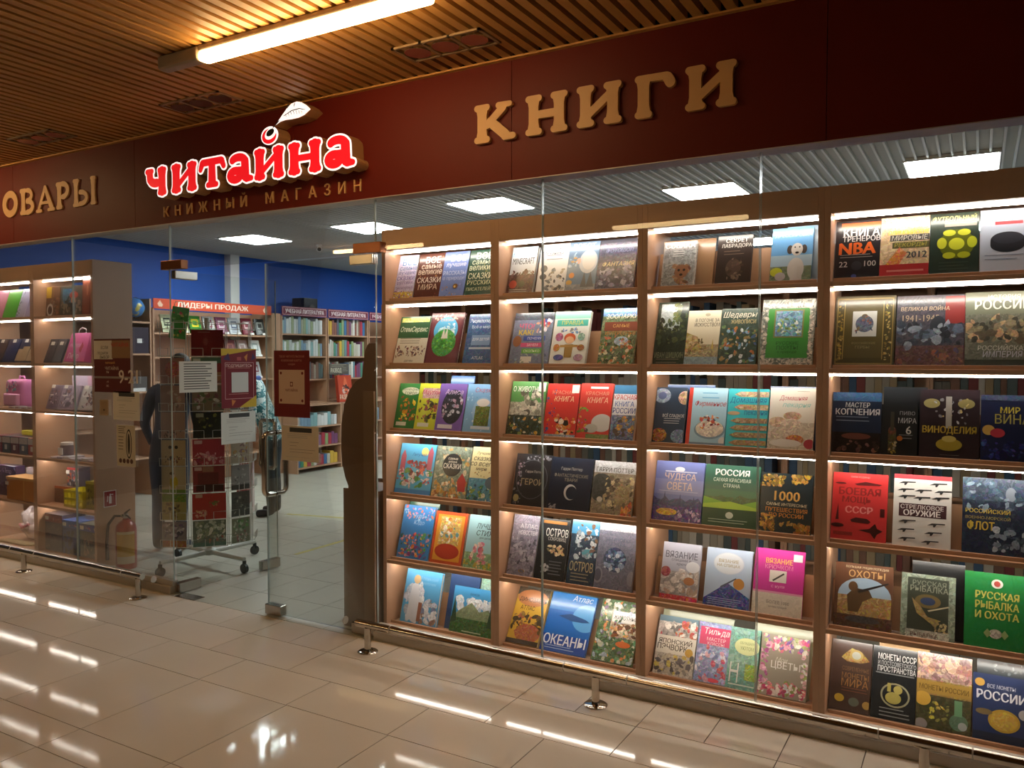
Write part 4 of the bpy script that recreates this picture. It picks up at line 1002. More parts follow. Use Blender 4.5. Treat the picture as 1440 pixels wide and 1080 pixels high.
B(2,3,-1.142,0.259,0.298,16,'green country landscape book with sunlit hills','2f6a4e',[('r', 0, 0.6, 1, 1, '2c6050'), ('t', 'РОССИЯ', 0.5, 0.88, 0.1, 'f0f4ee', {'w': 0.62, 'b': 0.025}), ('t', 'САМАЯ КРАСИВАЯ', 0.5, 0.76, 0.06, 'cfe0d4', {'w': 0.68}), ('t', 'СТРАНА', 0.5, 0.67, 0.06, 'cfe0d4', {'w': 0.3}), ('m', 0.3, 0.5, 0.03, '2a5a32:4', 79), ('p', [(0, 0.3), (0, 0.48), (0.3, 0.42), (0.6, 0.36), (1, 0.46), (1, 0.28)], '7ab03a'), ('p', [(0, 0.3), (0, 0.36), (0.5, 0.42), (1, 0.34), (1, 0.28)], 'a4c840'), ('r', 0, 0, 1, 0.3, '1f4a34'), ('e', 0.5, 0.2, 0.07, 0.06, 'd8e4d8'), ('l', 0.12, 0.88, 0.08, 0.12, 2, 'b8d0c0', 80)])
B(2,3,-0.875,0.229,0.275,16,'black travel book with gold leaf corners and the number 1000','1a2a32',[('n', 26, 0.02, 0.78, 0.45, 0.98, 0.07, ['b08a3a', 'd0a84a', '7a5f2a'], 81), ('n', 16, 0.6, 0.86, 0.98, 0.98, 0.07, ['b08a3a', '7a5f2a'], 82), ('n', 26, 0.02, 0.02, 0.3, 0.3, 0.07, ['b07a2a', 'd0a04a', '8a5f22'], 83), ('n', 18, 0.7, 0.02, 0.98, 0.16, 0.07, ['b07a2a', '8a5f22'], 84), ('t', '1000', 0.52, 0.62, 0.16, 'd8a85a', {'w': 0.62, 'b': 0.02}), ('t', 'САМЫЕ ИНТЕРЕСНЫЕ', 0.52, 0.48, 0.05, 'e0d4b8', {'w': 0.78, 'i': 0.1}), ('t', 'ПУТЕШЕСТВИЯ', 0.52, 0.39, 0.07, 'c8843a', {'w': 0.8, 'b': 0.02}), ('t', 'ПО РОССИИ', 0.52, 0.3, 0.07, 'c8843a', {'w': 0.66, 'b': 0.02}), ('n', 5, 0.4, 0.14, 0.65, 0.2, 0.05, ['b08a3a'], 85)])
B(2,4,-1.352,0.191,0.276,17,'grey knitting book with white yarn and pink base','b4b8c8',[('t', 'ВЯЗАНИЕ', 0.5, 0.79, 0.12, '5a5866', {'w': 0.84}), ('t', 'спицами и', 0.5, 0.69, 0.05, '6a6876'), ('t', 'крючком', 0.6, 0.62, 0.05, '6a6876'), ('r', 0, 0, 1, 0.5, 'a09c9c:4'), ('n', 22, 0.05, 0.12, 0.95, 0.5, 0.15, ['e0dcd8', 'c8c0bc', 'b8a090', 'd8d0cc'], 86), ('e', 0.12, 0.48, 0.13, 0.13, '9a3a4a:4'), ('e', 0.82, 0.6, 0.18, 0.14, 'e4e6ec'), ('e', 0.75, 0.35, 0.14, 0.1, 'b07a54'), ('r', 0, 0, 1, 0.09, 'c83a4a:4')])
B(2,4,-1.132,0.217,0.274,17,'pale blue knitting needles book with oval label','b8cce4',[('e', 0.5, 0.75, 0.34, 0.24, 'cfd8e6'), ('e', 0.5, 0.75, 0.32, 0.22, 'e0e6ee'), ('t', 'ВЯЗАНИЕ', 0.5, 0.79, 0.06, 'a89a70', {'w': 0.44}), ('t', 'НА СПИЦАХ', 0.5, 0.71, 0.06, 'a89a70', {'w': 0.5}), ('p', [(0, 0.12), (0.5, 0.42), (1, 0.2), (1, 0), (0, 0)], '3f4f94:6'), ('p', [(0.35, 0.35), (0.68, 0.52), (0.69, 0.5), (0.37, 0.32)], '5a5f70'), ('e', 0.75, 0.42, 0.12, 0.12, 'c08a4a'), ('l', 0.1, 0.85, 0.04, 0.14, 4, 'a8b4dc', 87)])
B(2,4,-0.903,0.223,0.300,17,'magenta crochet book with cream knitted base','c83a94',[('r', 0, 0, 1, 0.34, 'dcd4c4:1'), ('r', 0, 0.33, 1, 0.36, 'e4a0c0'), ('t', 'ВЯЗАНИЕ', 0.5, 0.82, 0.08, 'f0c060', {'w': 0.54, 'b': 0.02}), ('t', 'КРЮЧКОМ', 0.5, 0.73, 0.07, 'e890b0', {'w': 0.56}), ('r', 0.32, 0.5, 0.66, 0.68, 'e4dcd0'), ('p', [(0.38, 0.53), (0.6, 0.65), (0.62, 0.63), (0.4, 0.51)], '4a443c'), ('t', 'с нуля', 0.5, 0.43, 0.05, 'e8a8c8', {'w': 0.6}), ('t', 'БОЛЕЕ 1000', 0.52, 0.2, 0.05, '8a8478', {'w': 0.45}), ('t', 'иллюстраций', 0.52, 0.13, 0.04, '8a8478', {'w': 0.45}), ('r', 0.78, 0.84, 0.96, 0.95, 'e4e4e8')])
B(2,5,-1.383,0.200,0.283,25,'Japanese patchwork book with grey flower patterns','b8b4b0:4',[('r', 0, 0.9, 1, 1, '5a7a8a'), ('n', 16, 0.02, 0.68, 0.98, 0.9, 0.13, ['e4e0dc', '9a9694', 'c0584a', '6a6a6c'], 88), ('r', 0, 0.36, 1, 0.66, 'dedcd4'), ('t', 'ЯПОНСКИЙ', 0.48, 0.58, 0.1, '4a463f', {'w': 0.9, 'b': 0.02}), ('t', 'ПЭЧВОРК', 0.42, 0.47, 0.1, '4a463f', {'w': 0.76, 'b': 0.02}), ('e', 0.85, 0.42, 0.1, 0.1, 'c0983a'), ('n', 22, 0.02, 0.04, 0.98, 0.34, 0.12, ['5a5866', '8a8684', 'b8b0a4', 'c8b860', '44424c'], 89)])
B(2,5,-1.178,0.156,0.281,25,'pink and blue soft doll book on the bottom shelf','8a98c8:4',[('r', 0.06, 0.62, 1, 0.92, 'd04a74'), ('t', 'Тильда', 0.58, 0.84, 0.13, 'f4e8ec', {'w': 0.78, 'i': 0.15}), ('t', 'МАСТЕР', 0.58, 0.72, 0.06, 'f0d0dc'), ('t', 'КЛАССЫ', 0.58, 0.65, 0.05, 'f0d0dc'), ('n', 28, 0.04, 0.05, 0.96, 0.58, 0.14, ['a8b4e0', '6a7ab8', 'd0a0b8', 'dcdcec', 'c84a6a'], 90), ('e', 0.6, 0.05, 0.2, 0.06, 'd03a5a')])
B(2,5,-1.023,0.141,0.282,25,'sea green crafts book with white chairs and round label','6aa49c:4',[('r', 0, 0.3, 1, 1, '7ab0a4:4'), ('e', 0.6, 0.7, 0.42, 0.28, 'd8e0a8'), ('t', 'ОБЛАДАЕМ', 0.6, 0.75, 0.05, '8aa06a', {'w': 0.5}), ('t', 'УЮТОМ', 0.6, 0.67, 0.06, '8aa06a', {'w': 0.44}), ('r', 0.1, 0.1, 0.14, 0.42, 'd8e0e0'), ('r', 0.35, 0.1, 0.39, 0.42, 'd8e0e0'), ('r', 0.1, 0.26, 0.39, 0.3, 'd8e0e0'), ('r', 0.6, 0.16, 1, 0.42, '8ab04a:4'), ('r', 0.1, 0.06, 0.95, 0.08, 'c8dcd8')])
B(2,5,-0.874,0.216,0.276,25,'grey flower craft book with pink roses around the rim','9a9486',[('n', 34, 0.02, 0.74, 0.98, 0.98, 0.1, ['d86a94', 'e8a8b8', 'c8ccb0', '8a6ab0', 'e4e0d4', 'a8b878'], 91), ('n', 34, 0.02, 0.02, 0.98, 0.22, 0.1, ['c83a6a', 'e07a8a', 'd8dce4', 'a83a64', '8a9a5a', 'e8dcd8'], 92), ('n', 14, 0.02, 0.2, 0.16, 0.8, 0.09, ['b05a94', 'd8a0c0', '8aa06a'], 93), ('n', 12, 0.88, 0.2, 0.98, 0.8, 0.08, ['e4e4e0', 'a8c06a', 'd8b0b8'], 94), ('t', 'ЦВЕТЫ', 0.54, 0.5, 0.14, 'e4e4e0', {'w': 0.6}), ('t', 'Мои', 0.45, 0.6, 0.07, 'd0ccc0', {'i': 0.3})])
B(3,0,-0.571,0.189,0.298,17,'black and orange basketball coaches book','26252a',[('r', 0.12, 0.86, 1, 0.96, 'd8602a'), ('t', 'КНИГА', 0.58, 0.8, 0.13, 'f0eeea', {'w': 0.8, 'b': 0.03}), ('t', 'ТРЕНЕРОВ', 0.58, 0.69, 0.09, 'e8e4e0', {'w': 0.84, 'b': 0.02}), ('t', 'NBA', 0.5, 0.53, 0.19, 'e06a2f', {'w': 0.8, 'b': 0.04}), ('l', 0.12, 0.95, 0.38, 0.42, 2, 'b8b4b0', 95), ('t', '22', 0.2, 0.27, 0.09, 'e4e0dc', {'w': 0.2}), ('t', '100', 0.8, 0.27, 0.09, 'e4e0dc', {'w': 0.26}), ('e', 0.5, 0.24, 0.12, 0.12, '3a3a42'), ('e', 0.45, 0.07, 0.06, 0.05, '4a5aa0')])
B(3,0,-0.380,0.187,0.307,17,'red and cream Olympic records book dated 2012','d8c09a:3',[('r', 0, 0.86, 1, 1, 'c8b8a0:5'), ('t', 'ОЛИМПИЙСКИЕ', 0.58, 0.75, 0.09, 'e8d04a', {'i': 0.15, 'b': 0.03, 'w': 0.84}), ('r', 0.2, 0.6, 1, 0.7, '4a4a48'), ('t', 'МИРОВЫЕ', 0.6, 0.65, 0.08, 'd0ccc0', {'i': 0.15, 'w': 0.74}), ('r', 0.25, 0.48, 1, 0.58, '5a5a3a'), ('t', 'РЕКОРДЫ', 0.62, 0.53, 0.08, 'a8a04a', {'i': 0.15, 'w': 0.7}), ('t', '2012', 0.75, 0.37, 0.1, '4a4e54', {'b': 0.03, 'w': 0.44}), ('p', [(0, 0.1), (0.4, 0.5), (0.55, 0.4), (0.3, 0.1)], 'd8844a:3'), ('r', 0, 0, 1, 0.22, 'b02f34'), ('r', 0.15, 0.1, 0.9, 0.13, 'd88a84')])
B(3,0,-0.191,0.179,0.296,17,'dark green football book with a yellow ball','2c3c34',[('t', 'ФУТБОЛЬНЫЙ', 0.5, 0.92, 0.1, 'e4e28a', {'i': 0.15, 'w': 0.9}), ('r', 0.3, 0.78, 0.95, 0.84, 'a8a49a'), ('e', 0.55, 0.5, 0.36, 0.36, '5f6a1c'), ('e', 0.55, 0.5, 0.16, 0.15, 'd0d83a'), ('e', 0.25, 0.52, 0.1, 0.14, 'c8d238'), ('e', 0.86, 0.52, 0.1, 0.14, 'b8c430'), ('e', 0.4, 0.68, 0.13, 0.08, 'd4dc44'), ('e', 0.7, 0.68, 0.13, 0.08, 'ccd43c'), ('e', 0.4, 0.32, 0.13, 0.08, 'b0bc2c'), ('e', 0.7, 0.32, 0.13, 0.08, 'a8b428'), ('l', 0.2, 0.85, 0.1, 0.2, 3, '3f5248', 96)])
B(3,0,-0.009,0.175,0.288,17,'pale blue hockey book with a black puck','b8c4d8',[('t', 'ХОККЕЙ', 0.5, 0.87, 0.1, '4a78b8', {'i': 0.2, 'w': 0.85, 'b': 0.02}), ('r', 0.3, 0.76, 0.85, 0.81, 'c83a44'), ('e', 0.55, 0.52, 0.34, 0.2, '20242c'), ('r', 0.21, 0.44, 0.89, 0.52, '20242c'), ('e', 0.55, 0.44, 0.34, 0.18, '262a32'), ('e', 0.55, 0.55, 0.31, 0.15, '343842'), ('l', 0.1, 0.9, 0.22, 0.28, 2, '8a96ac', 97)])
B(3,1,-0.572,0.253,0.326,18,'olive gold framed emblem book with a coat of arms','4a4630',[('r', 0.03, 0.03, 0.97, 0.97, '8a7a48'), ('r', 0.05, 0.05, 0.95, 0.95, '4a452c'), ('r', 0.16, 0.12, 0.8, 0.9, '57502f'), ('r', 0.15, 0.1, 0.165, 0.92, 'a08c50'), ('r', 0.8, 0.1, 0.815, 0.92, 'a08c50'), ('n', 20, 0.06, 0.08, 0.14, 0.92, 0.04, ['8a7a40', 'a8944e'], 98), ('n', 20, 0.84, 0.08, 0.94, 0.92, 0.04, ['8a7a40', 'b8a868'], 99), ('r', 0.3, 0.42, 0.7, 0.78, 'c8ccc8'), ('e', 0.5, 0.6, 0.15, 0.16, '5a6478:5'), ('e', 0.5, 0.71, 0.05, 0.04, '6a5a3a'), ('n', 6, 0.36, 0.48, 0.64, 0.72, 0.05, ['4a5468', '7a6a48', '8a5a4a'], 100), ('t', 'РОССИЙСКИЕ', 0.5, 0.33, 0.04, '8a8058'), ('t', 'ГЕРБЫ', 0.48, 0.27, 0.04, '8a8058')])
B(3,1,-0.314,0.256,0.322,18,'dark war history book dated 1941 to 1945','4a4a56:4',[('r', 0.72, 0.6, 1, 0.98, '8a3434'), ('t', 'ВЕЛИКАЯ ВОЙНА', 0.42, 0.82, 0.07, 'c8b49a', {'w': 0.72, 'i': 0.1}), ('t', '1941-1945', 0.36, 0.68, 0.09, 'b8a890', {'w': 0.54}), ('e', 0.62, 0.55, 0.12, 0.2, '2f3640'), ('n', 22, 0.05, 0.3, 0.95, 0.6, 0.12, ['3a4452', '5a6a80', '8a98a8', '2a303a'], 101), ('r', 0, 0, 1, 0.3, '5f4444:5'), ('n', 10, 0.05, 0.05, 0.95, 0.25, 0.08, ['8a5a4a', '4a4a6a', '6a5a4a'], 102)])
B(3,1,-0.056,0.228,0.325,18,'grey Russian empire album with white headline on shelf two','6a6e62:4',[('r', 0, 0.7, 1, 1, '737a68'), ('t', 'ИСТОРИЯ', 0.6, 0.93, 0.06, 'c8ccbc', {'w': 0.5, 'i': 0.1}), ('t', 'РОССИИ', 0.58, 0.83, 0.13, 'eaece0', {'w': 0.86, 'b': 0.02}), ('n', 26, 0.03, 0.35, 0.97, 0.66, 0.13, ['8a8268', '5a5444', 'b89a78', '3f4038'], 103), ('t', 'РОССИЙСКАЯ', 0.58, 0.26, 0.08, 'c0c4b8', {'w': 0.76, 'i': 0.1}), ('t', 'ИМПЕРИЯ', 0.58, 0.17, 0.08, 'b8bcc8', {'w': 0.6, 'i': 0.1}), ('r', 0, 0.0, 1, 0.1, '3a4038')])
B(3,2,-0.564,0.199,0.273,8,'dark blue smoking master cookbook with fish','22304a',[('r', 0, 0.86, 1, 1, '3f6a98:2'), ('t', 'МАСТЕР', 0.52, 0.8, 0.08, 'e4e6ea', {'w': 0.5, 'i': 0.1, 'b': 0.02}), ('t', 'КОПЧЕНИЯ', 0.52, 0.69, 0.1, 'f0f2f4', {'w': 0.9, 'b': 0.03}), ('l', 0.08, 0.95, 0.54, 0.6, 2, '8a98b0', 104), ('r', 0, 0, 1, 0.36, '221c1e:4'), ('e', 0.5, 0.3, 0.3, 0.07, '7a4a40'), ('n', 8, 0.1, 0.08, 0.95, 0.25, 0.08, ['6a4a44', '3a2c2c', '8a6058'], 105)])
B(3,2,-0.364,0.140,0.225,8,'black beer guide with a bottle and the number 6','22262a',[('r', 0.2, 0.08, 0.42, 0.5, '5a5238:5'), ('e', 0.31, 0.5, 0.11, 0.12, '7a4a38:4'), ('r', 0.26, 0.5, 0.36, 0.86, '46443a'), ('t', 'МИРА', 0.72, 0.7, 0.1, 'c8ccd0', {'w': 0.5}), ('t', 'ПИВО', 0.72, 0.84, 0.07, 'a8acb0', {'w': 0.44}), ('t', '6', 0.76, 0.52, 0.15, 'e4e4e0', {'w': 0.2}), ('l', 0.5, 0.95, 0.36, 0.42, 2, '8a8e92', 106), ('e', 0.52, 0.36, 0.08, 0.08, 'b86a2f'), ('n', 5, 0.2, 0.08, 0.42, 0.3, 0.06, ['b8a24a', '8a8a7a', 'c0b08a'], 107)])
B(3,2,-0.216,0.218,0.293,8,'dark brown winemaking book with glasses and gold lettering','32282e',[('e', 0.2, 0.8, 0.14, 0.09, 'a8a06a'), ('e', 0.78, 0.8, 0.14, 0.09, '9a9260'), ('n', 12, 0.25, 0.5, 0.8, 0.9, 0.05, ['b8bcc0', '8a8e94', 'c8b87a'], 108), ('r', 0.44, 0.45, 0.54, 0.9, 'a8a8a4'), ('t', 'ВИНОДЕЛИЯ', 0.5, 0.42, 0.12, 'b8a03f', {'w': 0.9, 'b': 0.03}), ('e', 0.5, 0.22, 0.22, 0.12, 'a89a3c'), ('e', 0.5, 0.3, 0.12, 0.06, 'c8bc6a'), ('l', 0.35, 0.7, 0.05, 0.07, 1, '8a8478', 109)])
B(3,2,0.006,0.185,0.274,8,'dark navy world of wine book with blue grapes','20284a',[('t', 'МИР', 0.55, 0.78, 0.09, 'c8c04a', {'w': 0.36, 'b': 0.02}), ('t', 'ВИНА', 0.6, 0.65, 0.14, 'a8a45a', {'w': 0.66, 'b': 0.01}), ('e', 0.15, 0.48, 0.12, 0.11, 'c8a858'), ('e', 0.32, 0.44, 0.14, 0.1, 'b03a4a'), ('n', 26, 0.05, 0.06, 0.95, 0.32, 0.09, ['2f3a8a', '242c6a', '4450a8', '1c2250'], 110), ('r', 0, 0.92, 1, 1, '3a4a6a:4')])
B(3,3,-0.568,0.230,0.300,16,'red Soviet military power book with dark vehicle silhouettes','c8383a',[('t', 'БОЕВАЯ', 0.5, 0.73, 0.11, '8a2a28', {'w': 0.78, 'b': 0.04}), ('t', 'МОЩЬ', 0.45, 0.6, 0.11, '8a2a28', {'w': 0.64, 'b': 0.04}), ('t', 'СССР', 0.5, 0.46, 0.1, 'e89a94', {'w': 0.5, 'b': 0.04}), ('p', [(0.4, 0.84), (0.6, 0.88), (0.9, 0.85), (0.85, 0.83), (0.45, 0.82)], '5a2020'), ('e', 0.15, 0.84, 0.1, 0.02, '5a2020'), ('p', [(0.35, 0.31), (0.45, 0.35), (0.65, 0.34), (0.72, 0.3), (0.68, 0.27), (0.38, 0.28)], '4a1a1c'), ('p', [(0.5, 0.17), (0.7, 0.2), (0.8, 0.28), (0.84, 0.21), (0.94, 0.18), (0.84, 0.13), (0.8, 0.06), (0.72, 0.14)], '3f1618'), ('e', 0.12, 0.22, 0.12, 0.04, '4a1a1c'), ('r', 0.05, 0.08, 0.4, 0.13, '8a2a28'), ('p', [(0.08, 0.3), (0.12, 0.55), (0.14, 0.3)], '4a1a1c'), ('r', 0.88, 0.38, 0.96, 0.5, '4a1a1c'), ('t', 'СИЛА РОДИНЫ', 0.5, 0.94, 0.03, 'e8a8a0')])
B(3,3,-0.314,0.220,0.309,16,'white small arms book with rows of black gun outlines','dcdcd8',[('r', 0, 0.94, 1, 1, 'c83a44'), ('r', 0.1, 0.42, 0.92, 0.6, '44262c'), ('t', 'СТРЕЛКОВОЕ', 0.5, 0.555, 0.06, 'd8d4d0', {'w': 0.74, 'b': 0.02}), ('t', 'ОРУЖИЕ', 0.5, 0.475, 0.08, 'f0eeea', {'w': 0.74, 'b': 0.03}), ('p', [(0.08, 0.87), (0.16, 0.9), (0.38, 0.905), (0.38, 0.89), (0.24, 0.885), (0.21000000000000002, 0.85), (0.18, 0.85), (0.18, 0.875)], '3a3a3c'), ('p', [(0.62, 0.87), (0.7, 0.9), (0.9199999999999999, 0.905), (0.9199999999999999, 0.89), (0.78, 0.885), (0.75, 0.85), (0.72, 0.85), (0.72, 0.875)], '3a3a3c'), ('p', [(0.06, 0.77), (0.14, 0.8), (0.36, 0.805), (0.36, 0.79), (0.22, 0.785), (0.19, 0.75), (0.16, 0.75), (0.16, 0.775)], '3a3a3c'), ('p', [(0.36, 0.77), (0.44, 0.8), (0.6599999999999999, 0.805), (0.6599999999999999, 0.79), (0.52, 0.785), (0.49, 0.75), (0.45999999999999996, 0.75), (0.45999999999999996, 0.775)], '3a3a3c'), ('p', [(0.7, 0.77), (0.7799999999999999, 0.8), (1.0, 0.805), (1.0, 0.79), (0.86, 0.785), (0.83, 0.75), (0.7999999999999999, 0.75), (0.7999999999999999, 0.775)], '3a3a3c'), ('p', [(0.08, 0.68), (0.16, 0.7100000000000001), (0.38, 0.7150000000000001), (0.38, 0.7000000000000001), (0.24, 0.6950000000000001), (0.21000000000000002, 0.66), (0.18, 0.66), (0.18, 0.685)], '3a3a3c'), ('p', [(0.34, 0.67), (0.42000000000000004, 0.7000000000000001), (0.64, 0.7050000000000001), (0.64, 0.6900000000000001), (0.5, 0.685), (0.47000000000000003, 0.65), (0.44000000000000006, 0.65), (0.44000000000000006, 0.675)], '3a3a3c'), ('p', [(0.66, 0.68), (0.74, 0.7100000000000001), (0.96, 0.7150000000000001), (0.96, 0.7000000000000001), (0.8200000000000001, 0.6950000000000001), (0.79, 0.66), (0.76, 0.66), (0.76, 0.685)], '3a3a3c'), ('p', [(0.1, 0.34), (0.18, 0.37), (0.4, 0.375), (0.4, 0.36000000000000004), (0.26, 0.35500000000000004), (0.23, 0.32), (0.2, 0.32), (0.2, 0.34500000000000003)], '3a3a3c'), ('p', [(0.6, 0.32), (0.6799999999999999, 0.35), (0.8999999999999999, 0.355), (0.8999999999999999, 0.34), (0.76, 0.335), (0.73, 0.3), (0.7, 0.3), (0.7, 0.325)], '3a3a3c'), ('p', [(0.08, 0.22), (0.16, 0.25), (0.38, 0.255), (0.38, 0.24), (0.24, 0.235), (0.21000000000000002, 0.2), (0.18, 0.2), (0.18, 0.225)], '3a3a3c'), ('p', [(0.55, 0.2), (0.63, 0.23), (0.8500000000000001, 0.23500000000000001), (0.8500000000000001, 0.22), (0.7100000000000001, 0.21500000000000002), (0.68, 0.18000000000000002), (0.65, 0.18000000000000002), (0.65, 0.20500000000000002)], '3a3a3c'), ('p', [(0.1, 0.1), (0.18, 0.13), (0.4, 0.135), (0.4, 0.12000000000000001), (0.26, 0.115), (0.23, 0.08), (0.2, 0.08), (0.2, 0.10500000000000001)], '3a3a3c'), ('p', [(0.5, 0.08), (0.58, 0.11), (0.8, 0.115), (0.8, 0.1), (0.66, 0.095), (0.63, 0.06), (0.6, 0.06), (0.6, 0.085)], '3a3a3c')])
B(3,3,-0.054,0.239,0.313,16,'dark blue Russian navy book with gold title','28344a:4',[('r', 0, 0.7, 1, 1, '46586c:5'), ('e', 0.72, 0.8, 0.08, 0.12, '8a98a8'), ('n', 16, 0.05, 0.6, 0.95, 0.95, 0.1, ['5a7088', '3a4a5e', '8aa0b4'], 111), ('t', 'РОССИЙСКИЙ', 0.38, 0.57, 0.07, 'c8b04a', {'w': 0.66, 'b': 0.02}), ('t', 'ВОЕННО-МОРСКОЙ', 0.38, 0.48, 0.05, 'a89a5a', {'w': 0.66}), ('t', 'ФЛОТ', 0.28, 0.37, 0.12, 'c8b04a', {'w': 0.4, 'b': 0.03}), ('n', 14, 0.45, 0.05, 0.98, 0.35, 0.1, ['7a8a9a', '4a5a6c', 'a8b4c0'], 112)])
B(3,4,-0.546,0.235,0.279,17,'brown hunting encyclopedia with a hunter aiming a rifle','6a4a38',[('t', 'БОЛЬШАЯ ЭНЦИКЛОПЕДИЯ', 0.55, 0.94, 0.04, 'd8c8a8', {'w': 0.78}), ('t', 'ОХОТЫ', 0.55, 0.84, 0.11, 'd8b078', {'w': 0.74}), ('e', 0.52, 0.5, 0.46, 0.34, 'a4c0d8'), ('r', 0.06, 0.2, 0.98, 0.5, 'a88a5a:4'), ('p', [(0.25, 0.25), (0.22, 0.5), (0.35, 0.62), (0.6, 0.6), (0.66, 0.5), (0.5, 0.42), (0.42, 0.25)], '5a4630'), ('e', 0.32, 0.64, 0.08, 0.09, '6a5038'), ('p', [(0.4, 0.58), (0.92, 0.75), (0.93, 0.73), (0.42, 0.54)], '2f2a2a'), ('r', 0, 0, 1, 0.2, '5a4034:5'), ('e', 0.5, 0.14, 0.3, 0.06, '4a4a4c:4')])
B(3,4,-0.278,0.205,0.263,17,'grey green fishing book with a leaping fish','66705e',[('r', 0, 0, 1, 1, '8a9a88:5'), ('r', 0.12, 0.12, 0.88, 0.94, '3f463c'), ('t', 'РУССКАЯ', 0.52, 0.86, 0.08, '8a9080', {'w': 0.62}), ('t', 'РЫБАЛКА', 0.52, 0.77, 0.09, '9aa08e', {'w': 0.7}), ('e', 0.5, 0.58, 0.24, 0.14, '7a6a44'), ('e', 0.5, 0.58, 0.14, 0.08, '3a4a6a'), ('p', [(0.2, 0.62), (0.3, 0.38), (0.6, 0.22), (0.75, 0.3), (0.5, 0.34), (0.36, 0.5)], 'a08a58:3'), ('p', [(0.5, 0.44), (0.88, 0.54), (0.88, 0.52), (0.52, 0.42)], 'c8c0a0'), ('n', 8, 0.6, 0.12, 0.9, 0.28, 0.06, ['c8b888', '9a8a60'], 113), ('r', 0.1, 0.0, 0.9, 0.12, 'b8bcb0:6'), ('t', 'РЫБАЛКА', 0.45, 0.05, 0.06, '6a4a4a')])
B(3,4,-0.040,0.232,0.303,17,'bright green fishing and hunting book with gold letters','1f7a3c:1',[('e', 0.5, 0.86, 0.09, 0.08, 'd8d4cc'), ('e', 0.5, 0.86, 0.05, 0.05, 'a84a44'), ('t', 'РУССКАЯ', 0.5, 0.7, 0.1, 'c8c060', {'w': 0.66, 'b': 0.03}), ('t', 'РЫБАЛКА', 0.5, 0.57, 0.1, 'c8c060', {'w': 0.66, 'b': 0.03}), ('t', 'И ОХОТА', 0.5, 0.44, 0.1, 'c8c060', {'w': 0.66, 'b': 0.03}), ('e', 0.48, 0.2, 0.1, 0.08, 'b8b0a8:4'), ('p', [(0.3, 0.2), (0.36, 0.26), (0.42, 0.2), (0.36, 0.14)], '8aa06a'), ('p', [(0.56, 0.2), (0.62, 0.26), (0.68, 0.2), (0.62, 0.14)], '8aa06a')])
B(3,5,-0.562,0.167,0.300,25,'brown world coins catalogue with a mounted gold coin','4e3c36',[('p', [(0.25, 0.75), (0.35, 0.82), (0.5, 0.9), (0.75, 0.86), (0.95, 0.74), (0.75, 0.7), (0.4, 0.7)], 'a88a4a:4'), ('e', 0.62, 0.8, 0.17, 0.15, 'b8a468'), ('e', 0.62, 0.8, 0.11, 0.1, 'b8c0b8'), ('t', 'СОВРЕМЕННЫЕ', 0.62, 0.6, 0.06, '8a6a4a', {'w': 0.66}), ('t', 'МОНЕТЫ', 0.62, 0.5, 0.08, '9a7448', {'w': 0.66}), ('t', 'МИРА', 0.62, 0.4, 0.11, 'a87c48', {'w': 0.66}), ('l', 0.3, 0.95, 0.28, 0.32, 2, '8a5a44', 114), ('e', 0.26, 0.17, 0.12, 0.1, 'c0a03a'), ('e', 0.62, 0.14, 0.13, 0.11, '6a7468'), ('e', 0.93, 0.12, 0.1, 0.1, 'b89a58')])
B(3,5,-0.390,0.175,0.301,25,'black Soviet coins book with a gold coin','1d2226',[('t', 'МОНЕТЫ СССР', 0.55, 0.86, 0.09, 'e0e2e0', {'w': 0.86, 'b': 0.02}), ('t', 'И ПОСТСОВЕТСКОГО', 0.55, 0.77, 0.06, 'c0c4c4', {'w': 0.86}), ('t', 'ПРОСТРАНСТВА', 0.55, 0.69, 0.08, 'e0e2e0', {'w': 0.86, 'b': 0.02}), ('r', 0.08, 0.62, 0.95, 0.635, '8a9090'), ('e', 0.54, 0.34, 0.33, 0.29, 'a8a888'), ('e', 0.54, 0.34, 0.29, 0.25, '22282a'), ('e', 0.5, 0.3, 0.18, 0.14, 'b8b060'), ('e', 0.6, 0.42, 0.1, 0.1, 'c0b868'), ('r', 0.36, 0.38, 0.44, 0.5, 'b8b060'), ('l', 0.2, 0.9, 0.04, 0.14, 3, '8a9090', 115)])
B(3,5,-0.213,0.205,0.308,25,'tan Russian coins book with coins and a green bottle','9a8048:3',[('r', 0, 0.64, 1, 1, 'b09088:6'), ('n', 14, 0.05, 0.66, 0.95, 0.95, 0.14, ['c89a80', 'a87a70', 'd8b8a0', '8a6a6a'], 116), ('r', 0, 0.46, 1, 0.62, 'a88a44'), ('t', 'МОНЕТЫ РОССИИ', 0.5, 0.54, 0.07, '6a5424', {'w': 0.9, 'b': 0.02}), ('r', 0, 0, 1, 0.44, '4a4a30:5'), ('e', 0.12, 0.38, 0.15, 0.14, 'd0a84a'), ('n', 12, 0.25, 0.1, 0.6, 0.35, 0.07, ['c8b850', '8a8a4a', '5a5a34'], 117), ('e', 0.78, 0.14, 0.17, 0.16, '5a7a64:2'), ('r', 0.7, 0.22, 0.84, 0.42, '6a9a74'), ('e', 0.85, 0.1, 0.08, 0.08, 'a8b0b0'), ('e', 0.1, 0.05, 0.12, 0.1, '8a8688')])
